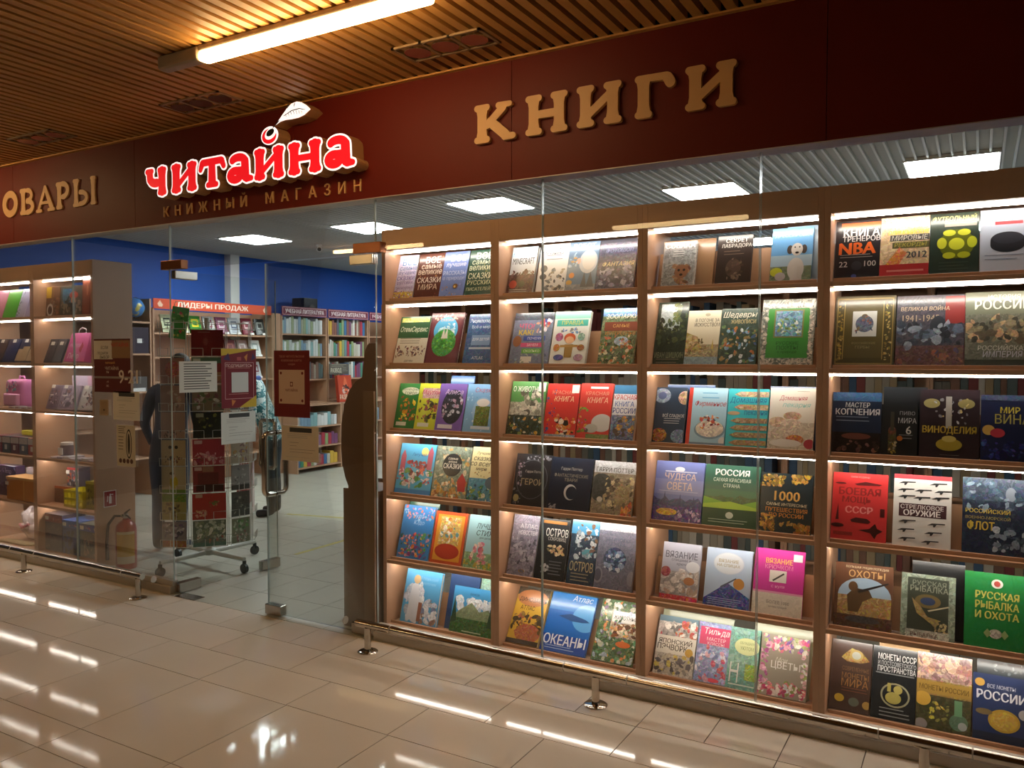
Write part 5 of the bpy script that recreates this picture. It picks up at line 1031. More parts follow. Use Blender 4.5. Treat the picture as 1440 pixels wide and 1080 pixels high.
B(3,5,-0.003,0.202,0.260,25,'navy blue coins of Russia book with a large gold coin','2a3a64',[('t', 'ВСЕ МОНЕТЫ', 0.5, 0.82, 0.06, 'd8dce8', {'w': 0.5, 'i': 0.1}), ('t', 'РОССИИ', 0.5, 0.68, 0.14, 'e8ecf2', {'w': 0.86, 'b': 0.03}), ('e', 0.12, 0.86, 0.09, 0.08, 'c8a050'), ('e', 0.55, 0.32, 0.28, 0.22, 'b0943a'), ('e', 0.55, 0.32, 0.24, 0.18, 'c0a44a:2'), ('e', 0.9, 0.46, 0.1, 0.1, 'a8b0b4'), ('e', 0.2, 0.42, 0.15, 0.06, '7a6a48'), ('r', 0, 0, 1, 0.12, '222c40')])

# books standing behind the front ones
BACK = (
    (0, 5, -2.66, .20, .33, 'dark blue book behind the mountain book', '2f4a78', []),
    (0, 5, -2.45, .15, .325, 'yellow and green book leaning behind the mountain book', 'c8c050', [('r', 0, 0, .5, 1, '8ab0a0:4')]),
    (0, 2, -2.66, .16, .33, 'blue topped book peeking up behind the purple storybook', '3a78b8', []),
    (0, 4, -2.97, .22, .33, 'dark green book peeking out behind the sea storybook', '1f5a48', []),
    (2, 0, -1.37, .26, .255, 'brown kraft covered book behind the spaniel book', '9a7858', []),
    (2, 0, -.78, .17, .285, 'pale blue book behind the dog training book', 'a8c8e0', []),
    (2, 2, -1.35, .24, .30, 'blue book peeking up behind the dessert cookbook', '2f5a94', []),
    (2, 2, -.85, .22, .30, 'dark blue book peeking up behind the doughnut cookbook', '2a4a7a', []),
    (2, 5, -1.38, .36, .305, 'olive book standing behind the patchwork book', '8a9478', []),
    (2, 5, -.92, .27, .31, 'light green book standing behind the flower craft book', 'a8b094', []),
    (3, 2, -.36, .17, .30, 'black book peeking up behind the beer guide', '1c2024', []),
    (3, 4, -.24, .20, .315, 'black book behind the leaping fish book', '1a1c1e', []),
    (3, 5, -.37, .2, .315, 'red and yellow book behind the Soviet coins book', 'b08a4a', []),
    (3, 5, .01, .2, .325, 'dark teal book behind the navy coins book', '1e3038', [('n', 8, .3, .8, .95, .95, .06, ['4a5a5e', '6a7a7e'], 9)]),
)
for c, r, x, w, h, lab, bg, ops in BACK:
    a = R(CTILT[c][r])
    x = max(x, CX[c] + .03); w = min(w, CX[c + 1] - .03 - x)
    h = min(h, ((2.238 if r == 0 else ROWZ[r - 1] - .02) - .019 - ROWZ[r]) / math.cos(a) - .004)
    book(x, .21 + .0335, ROWZ[r] + .002 + .008 * math.sin(a), w, h, math.degrees(a), lab, bg, ops, .008, group='books tucked behind the front row')


# ------------------------------------------------------------------ gift shelves at the left
GL = 'goods on the left gift shelves'


def carton(name, label, cat, x0, x1, zr, h, d, bg, ops, tilt=0, y=.2, tagat=None, rz=0, dz=.002):
    w = x1 - x0
    mb = MB(); mb.color = col4(bg)
    mb.box(0, w, 0, d, 0, h)
    me = mb.mesh(name, colors=True)
    bevel(me, .002, 1)
    o = link(name, me, M_print, None, (x0, y, zr + dz + d * math.sin(R(tilt))), (-R(tilt), 0, rz))
    tag(o, label, cat, GL)
    if ops:
        link('printed_face', art(MB(), w, h, ops).mesh('printed_face', colors=True), M_print, o)
    if tagat:
        u, v = tagat
        t = link('price_tag', MB().box(u * w - .022, u * w + .022, -.004, -.002, v * h - .014, v * h + .014).mesh('price_tag'), M_plastic_w, o)
    return o


r1, r2, r3, r4, r5, r6 = ROWZ
carton('craft_kit_box', 'brown and yellow craft kit box with a white ring', 'box', -6.572, -6.385, r1, .235, .05, '6a4a34', [('r', 0, .62, .38, 1, 'c8a830'), ('n', 14, .3, .1, .98, .7, .15, ['4a3428', '8a5a40', '5a4438', '7a6a5a'], 1), ('e', .32, .2, .24, .28, 'c8c4c0'), ('e', .32, .2, .15, .18, '4a3030')], 4, .24)
carton('puzzle_box', 'dark picture puzzle box with a red hat figure', 'box', -6.38, -6.09, r1, .235, .045, '4a4438:4', [('r', .1, .4, .55, .9, '3f6a8a:4'), ('n', 18, .1, .1, .95, .6, .12, ['3a3a34', '6a5a48', '2a2a2c', '8a7a6a'], 2), ('e', .62, .68, .2, .1, 'b8402a'), ('e', .6, .5, .1, .12, 'c89a7a'), ('r', .5, .12, .75, .42, '2c2c34')], 4, .24)
carton('tall_gift_box', 'tall reddish brown gift box at the shelf end', 'box', -6.085, -5.86, r1, .275, .06, '7a3a28', [('r', .08, .05, .42, .95, '8a4a34'), ('r', .56, .05, .92, .95, '8a4a34'), ('e', .3, .7, .06, .2, 'b87a5a'), ('e', .7, .7, .06, .2, 'b87a5a')], 3, .24)
for i, (a, b, c) in enumerate(((-6.565, -6.455, '3c3f4a'), (-6.45, -6.33, '454852'))):
    carton('notebook', ('slate notebook with a white tag at the shelf corner', 'slate notebook with a white tag beside the pink bag')[i], 'notebook', a, b, r2, .2, .018, c, [('r', .04, .03, .96, .97, c)], 20, .21, (.5, .8))


def bag(label, x0, x1, zr, h, d, bg, ops, y, cat='bag', hand=True, tilt=12):
    w = x1 - x0
    mb = MB(); mb.color = col4(bg)
    mb.add([(0, 0, 0), (w, 0, 0), (w, d, 0), (0, d, 0), (.01, d * .35, h), (w - .01, d * .35, h), (w - .01, d * .6, h), (.01, d * .6, h)],
           [(0, 3, 2, 1), (0, 1, 5, 4), (1, 2, 6, 5), (2, 3, 7, 6), (3, 0, 4, 7), (4, 5, 6, 7)])
    o = link('gift_bag', mb.mesh('gift_bag', colors=True), M_print, None, (x0, y, zr + .003 + d * math.sin(R(tilt))), (-R(tilt), 0, 0))
    tag(o, label, cat, GL)
    if hand:
        for s in (-1, 1):
            pts = [(w * .3, d * .48, h - .01), (w * .34, d * .48, h + .03), (w * .5, d * .48 + s * .01, h + .045), (w * .66, d * .48, h + .03), (w * .7, d * .48, h - .01)]
            link('handle', MB().tube(pts, .003, 6).mesh('handle'), mat('cord_white', 'd8d0d0', .7), o)
    n = art(MB(), w, h, ops, -.001)
    sl = math.atan2(d * .35, h)
    link('printed_face', n.mesh('printed_face', colors=True), M_print, o, (0, 0, 0), (-sl, 0, 0))
    return o


bag('pink paper bag with white lettering and red ribbon', -6.325, -6.06, r2, .235, .06, 'c8609a', [('t', 'подарок', .45, .55, .14, 'e8b8d4', {'i': .2}), ('t', 'Лето', .4, .2, .2, 'f0d0e4'), ('p', [(.6, .4), (.7, .7), (.8, .55), (.72, .3)], 'a83048')], .235)
mb = MB()
for i in range(10):
    pass
mb.ball((0, 0, .13), .11, .035, .135, 16, 10)
o = link('plush_cushion', mb.mesh('plush_cushion'), mat('grey_fur', '77706a', .9, noise=.3, nscale=40, bump=.6, bscale=90), None, (-5.945, .33, r2 + .016), (-R(14), 0, R(4)))
smooth(o.data); tag(o, 'grey furry cushion at the right end of shelf two', 'cushion', GL)
link('cushion_tag', MB().box(-.02, .02, -.04, -.036, .2, .25).mesh('cushion_tag'), M_plastic_w, o)
for i, (a, b, c, s) in enumerate(((-6.545, -6.40, '8a7f94', 3), (-6.39, -6.15, 'a89cb0', 4), (-6.12, -5.86, 'b8b4bc', 5))):
    carton('toy_box', ('narrow lilac window toy box with price tag', 'wide lilac toy box with printed figures', 'white and grey toy box with dark figures')[i], 'box', a, b, r3, .2, .04, c,
           [('r', .06, .05, .94, .95, ('7a7088:3', '9a90a8:4', 'c8c8cc:2')[i]), ('n', 12, .15, .15, .85, .8, .14, ['6a6478', 'c8c0d0', '8a6a70', '4a4858'], s), ('r', .1, .55, .4, .6, 'e8e4ea')], 18, .21, (.2, .93))
carton('pastel_roll_box', 'long pastel pink and mint box behind the toy boxes', 'box', -6.37, -5.95, r3, .09, .08, 'c0b4cc', [('r', .5, 0, .85, 1, 'd0a8c0'), ('r', .85, 0, 1, 1, 'a8c8b0')], 0, .33, dz=.19)
bx_ = carton('display_case', 'dark case under the pastel box', 'box', -6.37, -5.95, r3, .185, .07, '8a7a78', [], 0, .335)
mb = MB().lathe([(.045, 0), (.05, .01), (.05, .085), (.044, .095)], (0, 0, 0), 20)
o = link('jar', mb.mesh('jar'), mat('jar_glass', '6a5a5a', .15), None, (-6.41, .30, r4 + .001)); smooth(o.data); tag(o, 'small dark jar with white label on shelf four', 'jar', GL)
link('lid', MB().lathe([(.047, .095), (.047, .115), (.04, .118)], (0, 0, 0), 20).mesh('lid'), mat('jar_lid', 'c8c0b8', .4), o)
link('jar_label', MB().box(-.035, .03, -.054, -.05, .02, .075).mesh('jar_label'), M_plastic_w, o)
rg = random.Random(4)
for i in range(7):
    x = -6.42 + .082 * i
    carton('blister_pack', ('flat blister pack nearest the jar', 'second flat blister pack from the jar', 'third flat blister pack from the jar', 'fourth flat blister pack from the jar', 'fifth flat blister pack from the jar', 'sixth flat blister pack from the jar', 'flat blister pack at the shelf end')[i], 'pack', x, x + .085, r4, .012 + .006 * (i % 3), .13, ('c8c0cc', 'b0a8b8', 'd8d4dc')[i % 3], [], 0, .17, None, R(rg.uniform(-8, 8)))
carton('picture_frame', 'dark framed board at the back of shelf four', 'frame', -6.12, -5.87, r4, .27, .02, '3a3638', [('r', .2, .1, .45, .95, '8a8488'), ('r', .5, .06, .9, .12, 'a8a4a4')], 3, .42)
carton('colour_cube_box', 'small multicoloured box with a white tag on shelf five', 'box', -6.45, -6.29, r5, .15, .10, '5a5058', [('n', 20, .08, .08, .92, .85, .16, ['c85a4a', '4a6a8a', 'd8d0c8', '5a8a5a', '3a3438'], 7), ('r', 0, .88, 1, 1, 'a83c3c')], 0, .32, (.1, .75), dz=.14)
o = carton('carton_stack', 'low printed carton under the multicoloured box', 'box', -6.56, -6.3, r5, .135, .14, '7a5a48:4', [('r', 0, .85, 1, 1, 'b0603a')], 0, .28)
crate = thing('plastic_crate', 'yellow plastic crate with square holes on shelf five', 'crate', (-6.30, .20, r5 + .002)); crate['group'] = GL
M_yel = mat('yellow_plastic', 'c8bc2c', .4)
cw, chh, cd = .245, .135, .16
for i, z in enumerate((0, .055, .115)):
    link('crate_band', MB().box(0, cw, 0, .006, z, z + .02).mesh('crate_band'), M_yel, crate)
for i in range(6):
    link('crate_rib', MB().box(i * (cw - .008) / 5, i * (cw - .008) / 5 + .008, .001, .006, 0, .12).mesh('crate_rib'), M_yel, crate)
for x in (0, cw - .006):
    link('crate_side', MB().box(x, x + .006, .006, cd, 0, chh).mesh('crate_side'), M_yel, crate)
link('crate_floor', MB().box(0, cw, .006, cd, 0, .006).mesh('crate_floor'), M_yel, crate)
link('crate_back', MB().box(0, cw, cd - .006, cd, 0, chh).mesh('crate_back'), M_yel, crate)
carton('olive_box', 'tall olive yellow box at the end of shelf five', 'box', -6.04, -5.86, r5, .22, .13, '8a8434', [('n', 12, .05, .05, .95, .8, .14, ['6a6428', '4a4a2a', 'a89c40'], 8), ('r', 0, .9, 1, 1, 'c0bc50')], 0, .22)
carton('violet_box', 'narrow violet and white box beside the yellow crate', 'box', -6.14, -6.05, r5, .27, .06, 'b8b0c8', [('r', .1, .55, .9, .95, '6a4a94'), ('r', .3, .62, .7, .9, 'c8c0dc')], 0, .38, (.0, .6))
for i, (a, b, h, c, c2) in enumerate(((-6.565, -6.33, .30, '34303a', '8a4a48'), (-6.325, -6.10, .27, '2f4a80', '4a6ab0'), (-6.095, -5.86, .265, '3a4038', '4a5aa0'))):
    carton('board_game_box', ('large dark board game box with white tag', 'large blue topped board game box', 'large board game box with red dotted band at shelf end')[i], 'box', a, b, r6, h, .20, c,
           [('r', 0, .78, 1, .98, c2), ('n', 16, .05, .05, .95, .72, .14, [('3a343c', '5a4a48', '4a4048'), ('24303a', '3a4a50', '1f2c38'), ('6a5444', '4a4038', '8a7058')][i], i + 20),
            ('n', 5, .3, .84, .95, .9, .05, ['c8b0b0', 'c04a4a'], i + 30)], 0, .2, (.14, .88))

# left unit
for i, (a, b, c, lab) in enumerate(((-7.36, -7.17, 'c88aa8', 'pink folder at the far left edge'), (-7.165, -6.97, '5ab040', 'bright green folder on the top shelf'), (-6.965, -6.84, 'b0b0d4', 'pale lavender folder with dark pattern band'), (-6.835, -6.66, 'a8a4d0', 'lavender folder beside the cabinet post'))):
    carton('folder', lab, 'folder', a, b, r1, .25, .014, c, [('r', .05, .03, .95, .97, c)] + ([('n', 16, .05, .05, .4, .95, .1, ['3a3a5a', '6a6a90', 'd0d0e8'], 3)] if i == 2 else []), 17, .215)
for i, (a, b, c, lab) in enumerate(((-7.36, -7.19, '2c2634', 'dark plum zip folder at the left'), (-7.18, -7.0, '252f58', 'navy blue folder with white tag'), (-6.99, -6.83, '30304a', 'dark folder with beige pocket'), (-6.825, -6.66, '343244', 'dark folder with beige pocket beside the post'))):
    carton('zip_folder', lab, 'folder', a, b, r2, .21, .02, c, ([('r', 0, .05, 1, .55, 'b8a084'), ('r', .4, .05, 1, .66, 'b09878')] if i > 1 else [('r', .04, .04, .96, .8, c)]), 22, .21, (.5, .9))
bp = thing('backpack', 'pink school backpack on shelf three', 'backpack', (-7.05, .31, r3 + .002)); bp['group'] = GL
M_pink = mat('pink_fabric', 'c87ab0', .6, noise=.15, nscale=30)
me = MB().box(-.13, .13, -.08, .08, 0, .24).mesh('body'); bevel(me, .05, 4); smooth(me); link('body', me, M_pink, bp)
me = MB().box(-.10, .10, -.11, -.07, .02, .12).mesh('pocket'); bevel(me, .018, 3); smooth(me); link('pocket', me, mat('pink_light', 'd8a0c8', .6), bp)
link('top_handle', MB().tube([(-.04, 0, .235), (-.03, 0, .265), (.03, 0, .265), (.04, 0, .235)], .008, 8).mesh('top_handle'), M_pink, bp)
link('flap_print', art(MB(), .2, .1, [('n', 12, .05, .05, .95, .95, .12, ['7ab8d0', 'e8d0e8', '8a4a90'], 5)]).mesh('flap_print', colors=True), M_matte, bp, (-.1, -.082, .13))
for i in range(4):
    carton('flat_pack', ('lowest flat white pack by the backpack', 'second flat white pack by the backpack', 'third flat white pack by the backpack', 'flat white pack at the cabinet post')[i], 'pack', -7.0 + .09 * i, -6.92 + .09 * i, r3, .018 + .004 * (i % 2), .06, 'd0c8cc', [('r', .2, .2, .7, .8, 'b89098')], 0, .165)
carton('yellow_gift_box', 'yellow flat box on top of pouches on shelf four', 'box', -7.06, -6.80, r4, .04, .12, 'c8c020', [], 0, .3, dz=.145)
for i in range(5):
    c = ('8a3a4a', '4a5a6a', '6a3a54', '54607a', 'a84a4a')[i]
    carton('pencil_pouch', ('wine red pencil pouch at the left', 'grey blue pencil pouch second from left', 'plum pencil pouch in the middle', 'slate pencil pouch beside the red one', 'red pencil pouch by the post')[i], 'pouch', -7.3 + .128 * i, -7.18 + .128 * i, r4, .14, .22, c, [('r', 0, .6, 1, .95, 'c0b8bc'), ('r', .3, .2, .6, .5, 'd8d0d0')], 0, .2)
carton('violet_game_box', 'dark violet game box at the left of shelf five', 'box', -7.36, -7.07, r5, .26, .08, '3a2a58', [('n', 14, .05, .05, .95, .95, .12, ['5a4a80', '2a2040', '8a80b0'], 9), ('t', 'ЛОТО', .6, .8, .1, 'c8c0d8')], 0, .25)
carton('white_game_box', 'pale boxed set behind the orange carton', 'box', -7.06, -6.86, r5, .245, .05, 'b0a8b4', [('n', 8, .05, .2, .95, .95, .12, ['8a90a0', 'c8c8d0'], 3)], 0, .33)
o = carton('orange_carton', 'orange cardboard carton with price tag on shelf five', 'carton', -7.06, -6.66, r5, .17, .15, 'c07a34', [('r', .62, 0, .65, 1, 'd8a850')], 0, .17, (.02, .78))
link('carton_lid', MB().box(-.004, .404, -.004, .154, .17, .19).mesh('carton_lid'), mat('kraft_light', 'd0a468', .6), o)
mb = MB()
rg = random.Random(11)
mb.ball((0, 0, .13), .13, .09, .13, 18, 12)
for i, p in enumerate(mb.v):
    k = 1 + rg.uniform(-.16, .16)
    mb.v[i] = (p[0] * k, p[1] * k, .001 + abs(p[2]) * k)
o = link('cellophane_bundle', mb.mesh('cellophane_bundle'), mat('cellophane', 'cfc4c4', .12, noise=.35, nscale=22), None, (-7.02, .37, r6 + .002)); tag(o, 'crumpled cellophane gift bundle on the bottom shelf', 'gift', GL)
link('bundle_ribbon', MB().tube([(-.06, -.085, .14), (0, -.105, .12), (.07, -.085, .15)], .012, 8).mesh('bundle_ribbon'), mat('ribbon_pink', 'b06a74', .5), o)
for i in range(4):
    carton('wooden_ruler', ('long wooden ruler lying nearest the glass', 'second wooden ruler on the bottom shelf', 'third wooden ruler on the bottom shelf', 'wooden ruler furthest from the glass')[i], 'ruler', -7.32 + .04 * i, -6.82 + .04 * i, r6, .012, .022, 'a09068', [], 0, .160 + .024 * i, None, R(2))

# end panel fittings, fire gear
t = thing('fire_sign', 'small red fire extinguisher sign on the cabinet side', 'sign', (-5.797, .21, .465), R(90))
link('sign_plate', MB().box(0, .105, 0, .002, 0, .125).mesh('sign_plate'), M_plastic_w, t)
link('sign_print', art(MB(), .105, .125, [('r', .05, .04, .95, .96, '9a1c20'), ('r', .42, .2, .62, .62, 'e8e0dc'), ('e', .52, .62, .1, .07, 'e8e0dc'), ('r', .47, .66, .57, .8, 'e8e0dc'), ('r', .57, .72, .75, .77, 'e8e0dc'), ('p', [(.25, .3), (.33, .36), (.36, .7), (.3, .7)], 'e8e0dc')]).mesh('sign_print', colors=True), M_matte, t)
t = thing('fire_extinguisher', 'red fire extinguisher standing behind the glass', 'fire extinguisher', (-5.66, .30, 0))
M_fire = mat('extinguisher_red', '9a2a1c', .3, coat=.4)
obj('cylinder', MB().lathe([(.07, 0), (.075, .006), (.075, .30), (.068, .335), (.045, .36), (.024, .372), (.022, .385)], (-5.66, .30, 0), 28), M_fire, t, True)
o = obj('valve', MB().lathe([(.018, .385), (.018, .415), (.012, .42)], (-5.66, .30, 0), 14), M_alu, t, True)
obj('lever', MB().tube([(-5.67, .30, .42), (-5.60, .27, .445), (-5.54, .25, .47)], [.008, .007, .005], 8), M_plastic_k, t, True)
obj('lever', MB().tube([(-5.67, .30, .405), (-5.60, .275, .41), (-5.54, .255, .40)], [.007, .006, .005], 8), M_plastic_k, t, True)
obj('gauge', MB().ball((-5.67, .275, .405), .014, .012, .014, 10, 6), M_chrome, t, True)
obj('hose', MB().tube([(-5.68, .29, .40), (-5.74, .26, .40), (-5.785, .235, .33), (-5.79, .225, .2), (-5.785, .225, .06)], [.009, .01, .011, .011, .014], 10), M_plastic_k, t, True)
lb = MB(); n = 10
lb.color = col4('c0962c')
for k in range(n):
    a0 = R(-95 + 110 * k / n); a1 = R(-95 + 110 * (k + 1) / n)
    for z0, z1, c in ((.10, .27, 'b98e2a'), (.045, .1, 'b8a890'), (.27, .29, 'c8b890')):
        lb.color = col4(c)
        lb.add([(.0756 * math.cos(a0), .0756 * math.sin(a0), z0), (.0756 * math.cos(a1), .0756 * math.sin(a1), z0), (.0756 * math.cos(a1), .0756 * math.sin(a1), z1), (.0756 * math.cos(a0), .0756 * math.sin(a0), z1)], [(0, 1, 2, 3)])
link('label_wrap', lb.mesh('label_wrap', colors=True), M_matte, t)


# ------------------------------------------------------------------ notices on the glass
def notice(name, label, x, y, z, w, h, bg, ops, rz=0, ry=0, cat='notice'):
    o = link(name, MB().box(0, w, 0, .0006, 0, h).mesh(name), mat('paper_' + bg, bg, .7), None, (x, y, z), (0, ry, rz))
    tag(o, label, cat)
    if ops:
        link('print', art(MB(), w, h, ops).mesh('print', colors=True), M_matte, o)
    return o


MEMO = [('r', .22, .82, .82, .95, '3a3a38'), ('l', .15, .85, .66, .76, 3, 'a8a8a2', 1), ('l', .22, .55, .48, .52, 1, '5a5a56', 2), ('l', .22, .42, .40, .43, 1, '5a5a56', 3), ('l', .22, .95, .30, .33, 1, '4a4a46', 4), ('l', .22, .95, .22, .25, 1, '4a4a46', 5), ('l', .12, .9, .08, .11, 1, 'a8a8a2', 6)]
notice('hours_sticker', 'red opening hours sticker sheet on the left glass', -5.62, .0385, 1.365, .42, .385, '5a1a1a', [('r', 0, .62, .52, .97, 'cfcac2'), ('r', .5, .64, 1, .97, '8a6a4a'), ('t', 'ЧИТАЙНА', .72, .9, .1, 'b02a2a', {'w': .55}), ('t', 'ЕСЛИ', .3, .84, .06, '3a3a38'), ('t', 'ПОДАРОК', .25, .73, .06, '3a3a38', {'w': .4}), ('t', 'ВЫБОР', .3, .66, .06, '3a3a38'), ('t', 'книжный', .45, .56, .05, 'c89a5a'), ('t', 'ЧИТАЙНА', .5, .46, .08, 'c8b8a8', {'w': .5}), ('r', 0, .26, 1, .3, '8a807a'), ('t', 'пн', .38, .38, .04, 'c8b8a8'), ('t', 'сб', .38, .2, .04, 'c8b8a8'), ('t', 'вс', .38, .12, .04, 'c8b8a8')])
for i, c in enumerate('9-21'):
    vs, fs, tw, th = text_geo(c, 0.0)
t = thing('hours_numerals', 'white numerals 9-21 stuck on the left glass', 'numerals', (-5.33, .037, 1.43))
link('numeral_print', art(MB(), .21, .10, [('t', '9-21', .5, .5, .95, 'd8ccc0', {'w': 1.0, 'b': .02, 'fill': 1})]).mesh('numeral_print', colors=True), M_matte, t)
notice('memo_sheet', 'white memo sheet with dark heading on the left glass', -5.404, .0385, 1.170, .30, .205, 'd8d4ca', MEMO)
notice('plan_sheet', 'evacuation plan sheet below the memo on left glass', -5.369, .0385, .84, .21, .294, 'c8bea8', [('l', .1, .5, .8, .95, 4, '6a6258', 1), ('e', .66, .55, .16, .5, '2c2824'), ('e', .66, .55, .12, .44, 'c8bea8'), ('e', .66, .55, .07, .36, '3a342e'), ('l', .1, .4, .4, .7, 5, '8a8070', 3), *[('e', .2 + .2 * i, .13, .08, .08, '5a3a34') for i in range(4)]])
notice('switch_plate', 'small pale card on the left glass under the red sticker', -5.564, .0385, 1.195, .105, .115, 'a89478', [('r', .12, .1, .88, .9, '9a8468'), ('r', .4, .3, .6, .4, '5a4a3a')])
notice('red_poster', 'dark red poster with cream panel on the closed door', -3.789, .0375, 1.252, .298, .408, '6a1216', [('t', 'ТВОЯ ЧИТАТЕЛЬСКАЯ', .5, .91, .035, 'b07a6a', {'w': .75}), ('t', 'КНИЖНАЯ КАРТА', .5, .85, .035, 'b07a6a', {'w': .7}), ('t', 'скидки', .5, .79, .03, 'b07a6a'), ('r', .14, .2, .86, .71, 'c4aa98'), ('e', .2, .66, .03, .03, '6a1216'), ('e', .8, .66, .03, .03, '6a1216'), ('e', .2, .25, .03, .03, '6a1216'), ('e', .8, .25, .03, .03, '6a1216'), ('r', .46, .46, .54, .53, '6a2a24'), ('r', .475, .475, .525, .515, 'c4aa98'), ('t', 'ЧИТАЙНА', .5, .41, .05, '6a2a24', {'w': .42})], cat='poster')
notice('memo_sheet', 'cream memo sheet with dark heading on the closed door', -3.728, .0375, .985, .305, .215, 'cdc4b2', MEMO)
# on the open leaf, seen through its glass
LF = R(86)
def on_leaf(s): return (-4.735 + s * math.cos(LF) + .0062 * math.sin(LF), .045 + s * math.sin(LF) - .0062 * math.cos(LF))
x, y = on_leaf(.03)
notice('text_sheet', 'white text sheet on the open door leaf', x, y, 1.375, .30, .215, 'd0d2ca', [('l', .12, .88, .1, .9, 11, '5a5a56', 8)], LF)
x, y = on_leaf(.365)
notice('subscribe_poster', 'red poster with yellow corners on the open door leaf', x, y, 1.25, .305, .43, '74141e', [('p', [(0, .88), (0, 1), (1, 1), (1, .99)], 'c8a82a'), ('p', [(.5, 0), (1, 0), (1, .2)], 'c8a82a'), ('p', [(.05, .82), (.2, .93), (.25, .8)], '3a2050'), ('p', [(.85, .8), (.98, .84), (.9, .93)], '3a2050'), ('p', [(.65, .86), (.75, .92), (.72, .78)], 'c87a3a'), ('p', [(.3, .03), (.4, .12), (.28, .14)], 'c87a3a'), ('r', .1, .15, .92, .157, 'd8a8a8'), ('r', .1, .76, .92, .767, 'd8a8a8'), ('r', .1, .15, .11, .767, 'd8a8a8'), ('r', .91, .15, .92, .767, 'd8a8a8'), ('r', .44, .8, .56, .86, 'a84a4a'), ('t', 'ПОДПИШИТЕСЬ', .5, .71, .06, 'e8c0b8', {'w': .74}), ('l', .18, .85, .64, .67, 1, 'c88a84', 4), ('r', .28, .26, .76, .6, 'c8cac6'), ('l', .2, .8, .2, .23, 1, 'c88a84', 4)], LF, cat='poster')
x, y = on_leaf(.36)
notice('memo_sheet', 'white memo sheet on the open door leaf beside its handle', x, y, .99, .30, .23, 'ccd0c8', MEMO, LF)


# ------------------------------------------------------------------ shop interior along the blue wall
XF = -8.40
SPINES = ['c8c4b8', '8a9a6a', 'a83a44', '3f6a94', 'd0a840', '6a8a90', '8a5a4a', 'b8b0a0', '4a8a6a', 'd8d4cc', '7a4a6a', '5a5a6a']
M_sp = spine_mat('mixed_spines', SPINES)
M_sp2 = spine_mat('pale_spines', ['c8ccc8', 'b0b4b0', 'd8d8d4', '7a94a8', 'a8a890', '8ab0b0', '94a07a'])
M_sp3 = spine_mat('dull_spines', ['6a6a62', '8a8476', '5a6a6a', '7a5a4a', 'a09a8a', '4a5a5a', '9a8a6a'])
SPM = {}


def spine_book(w, h, d, m):
    k = (w, h, d, m.name)
    if k not in SPM:
        me = MB().box(0, d, 0, w, 0, h).mesh('book'); me.materials.append(m); bevel(me, .003, 1)
        SPM[k] = me
    return SPM[k]


ORD = ['first', 'second', 'third', 'fourth', 'fifth', 'sixth', 'seventh', 'eighth', 'ninth', 'tenth', 'eleventh', 'twelfth', 'thirteenth', 'fourteenth', 'fifteenth', 'sixteenth', 'seventeenth', 'eighteenth', 'nineteenth', 'twentieth', 'twenty-first', 'twenty-second', 'twenty-third']


def spine_row(y0, y1, z, hmax, m, label, group, seed, wmin=.03, wmax=.05, xf=-8.43, d=.15):
    """books side by side facing +X along the wall"""
    rg = random.Random(seed)
    y = y0
    n = 0
    while y < y1 - wmax:
        w = round(rg.choice((wmin, (wmin + wmax) / 2, wmax)), 4)
        h = round(hmax * rg.choice((.72, .8, .88, .95)), 3)
        o = link('book', spine_book(w - .002, h, d, m), None, None, (xf - d, y, z), (0, 0, 0))
        tag(o, ORD[n] + ' ' + label, 'book', group)
        n += 1
        y += w + .0015


def wall_case(y0, y1, ztop, shelves, label, depth=.45, header=None, name='bookcase', xf=XF, back=True):
    t = thing(name, label, 'bookcase', (xf - depth, y0, 0))
    for a in (y0, y1 - .02):
        bx('side_panel', xf - depth, xf, a, a + .02, 0, ztop, M_wood, t)
    if back:
        bx('back_panel', xf - depth, xf - depth + .01, y0, y1, 0, ztop, M_wood, t)
    for z in shelves:
        bx('shelf', xf - depth + .01, xf, y0 + .02, y1 - .02, z - .02, z, M_wood, t)
    return t


def wall_print(parent, name, x, y, z, w, h, ops, bg):
    o = link(name, MB().box(0, w, 0, .012, 0, h).mesh(name), mat('board_' + bg, bg, .5), parent, (x - parent.location.x, y - parent.location.y, z - parent.location.z), (0, 0, R(90)))
    link('lettering', art(MB(), w, h, ops).mesh('lettering', colors=True), M_matte, o)
    return o


# shelf with the globe
t = wall_case(1.2, 2.54, 2.30, (.45, .80, 1.22, 1.66, 2.03), 'wooden wall shelves with the globe', .4)
gl = thing('globe', 'small blue world globe on the top wall shelf', 'globe', (-8.49, 2.385, 2.032))
obj('base', MB().lathe([(.07, 0), (.075, .008), (.05, .018), (.014, .028), (.01, .05)], (-8.49, 2.385, 2.032), 20), M_plastic_k, gl, True)
m = bpy.data.materials.new('globe_map'); m.use_nodes = True
nt = m.node_tree; b = nt.nodes['Principled BSDF']; b.inputs['Roughness'].default_value = .3
nz = nt.nodes.new('ShaderNodeTexNoise'); nz.inputs['Scale'].default_value = 7; nz.inputs['Detail'].default_value = 4
tcn = nt.nodes.new('ShaderNodeTexCoord'); nt.links.new(tcn.outputs['Object'], nz.inputs['Vector'])
cr = nt.nodes.new('ShaderNodeValToRGB'); cr.color_ramp.interpolation = 'CONSTANT'
cr.color_ramp.elements[0].color = (*lin('3f7ab8'), 1)
e = cr.color_ramp.elements[1]; e.position = .53; e.color = (*lin('b8a848'), 1)
e = cr.color_ramp.elements.new(.6); e.color = (*lin('8aa05a'), 1)
nt.links.new(nz.outputs['Fac'], cr.inputs[0]); nt.links.new(cr.outputs[0], b.inputs['Base Color'])
obj('sphere', MB().ball((-8.49, 2.385, 2.19), .112, .112, .112, 24, 14), m, gl, True)
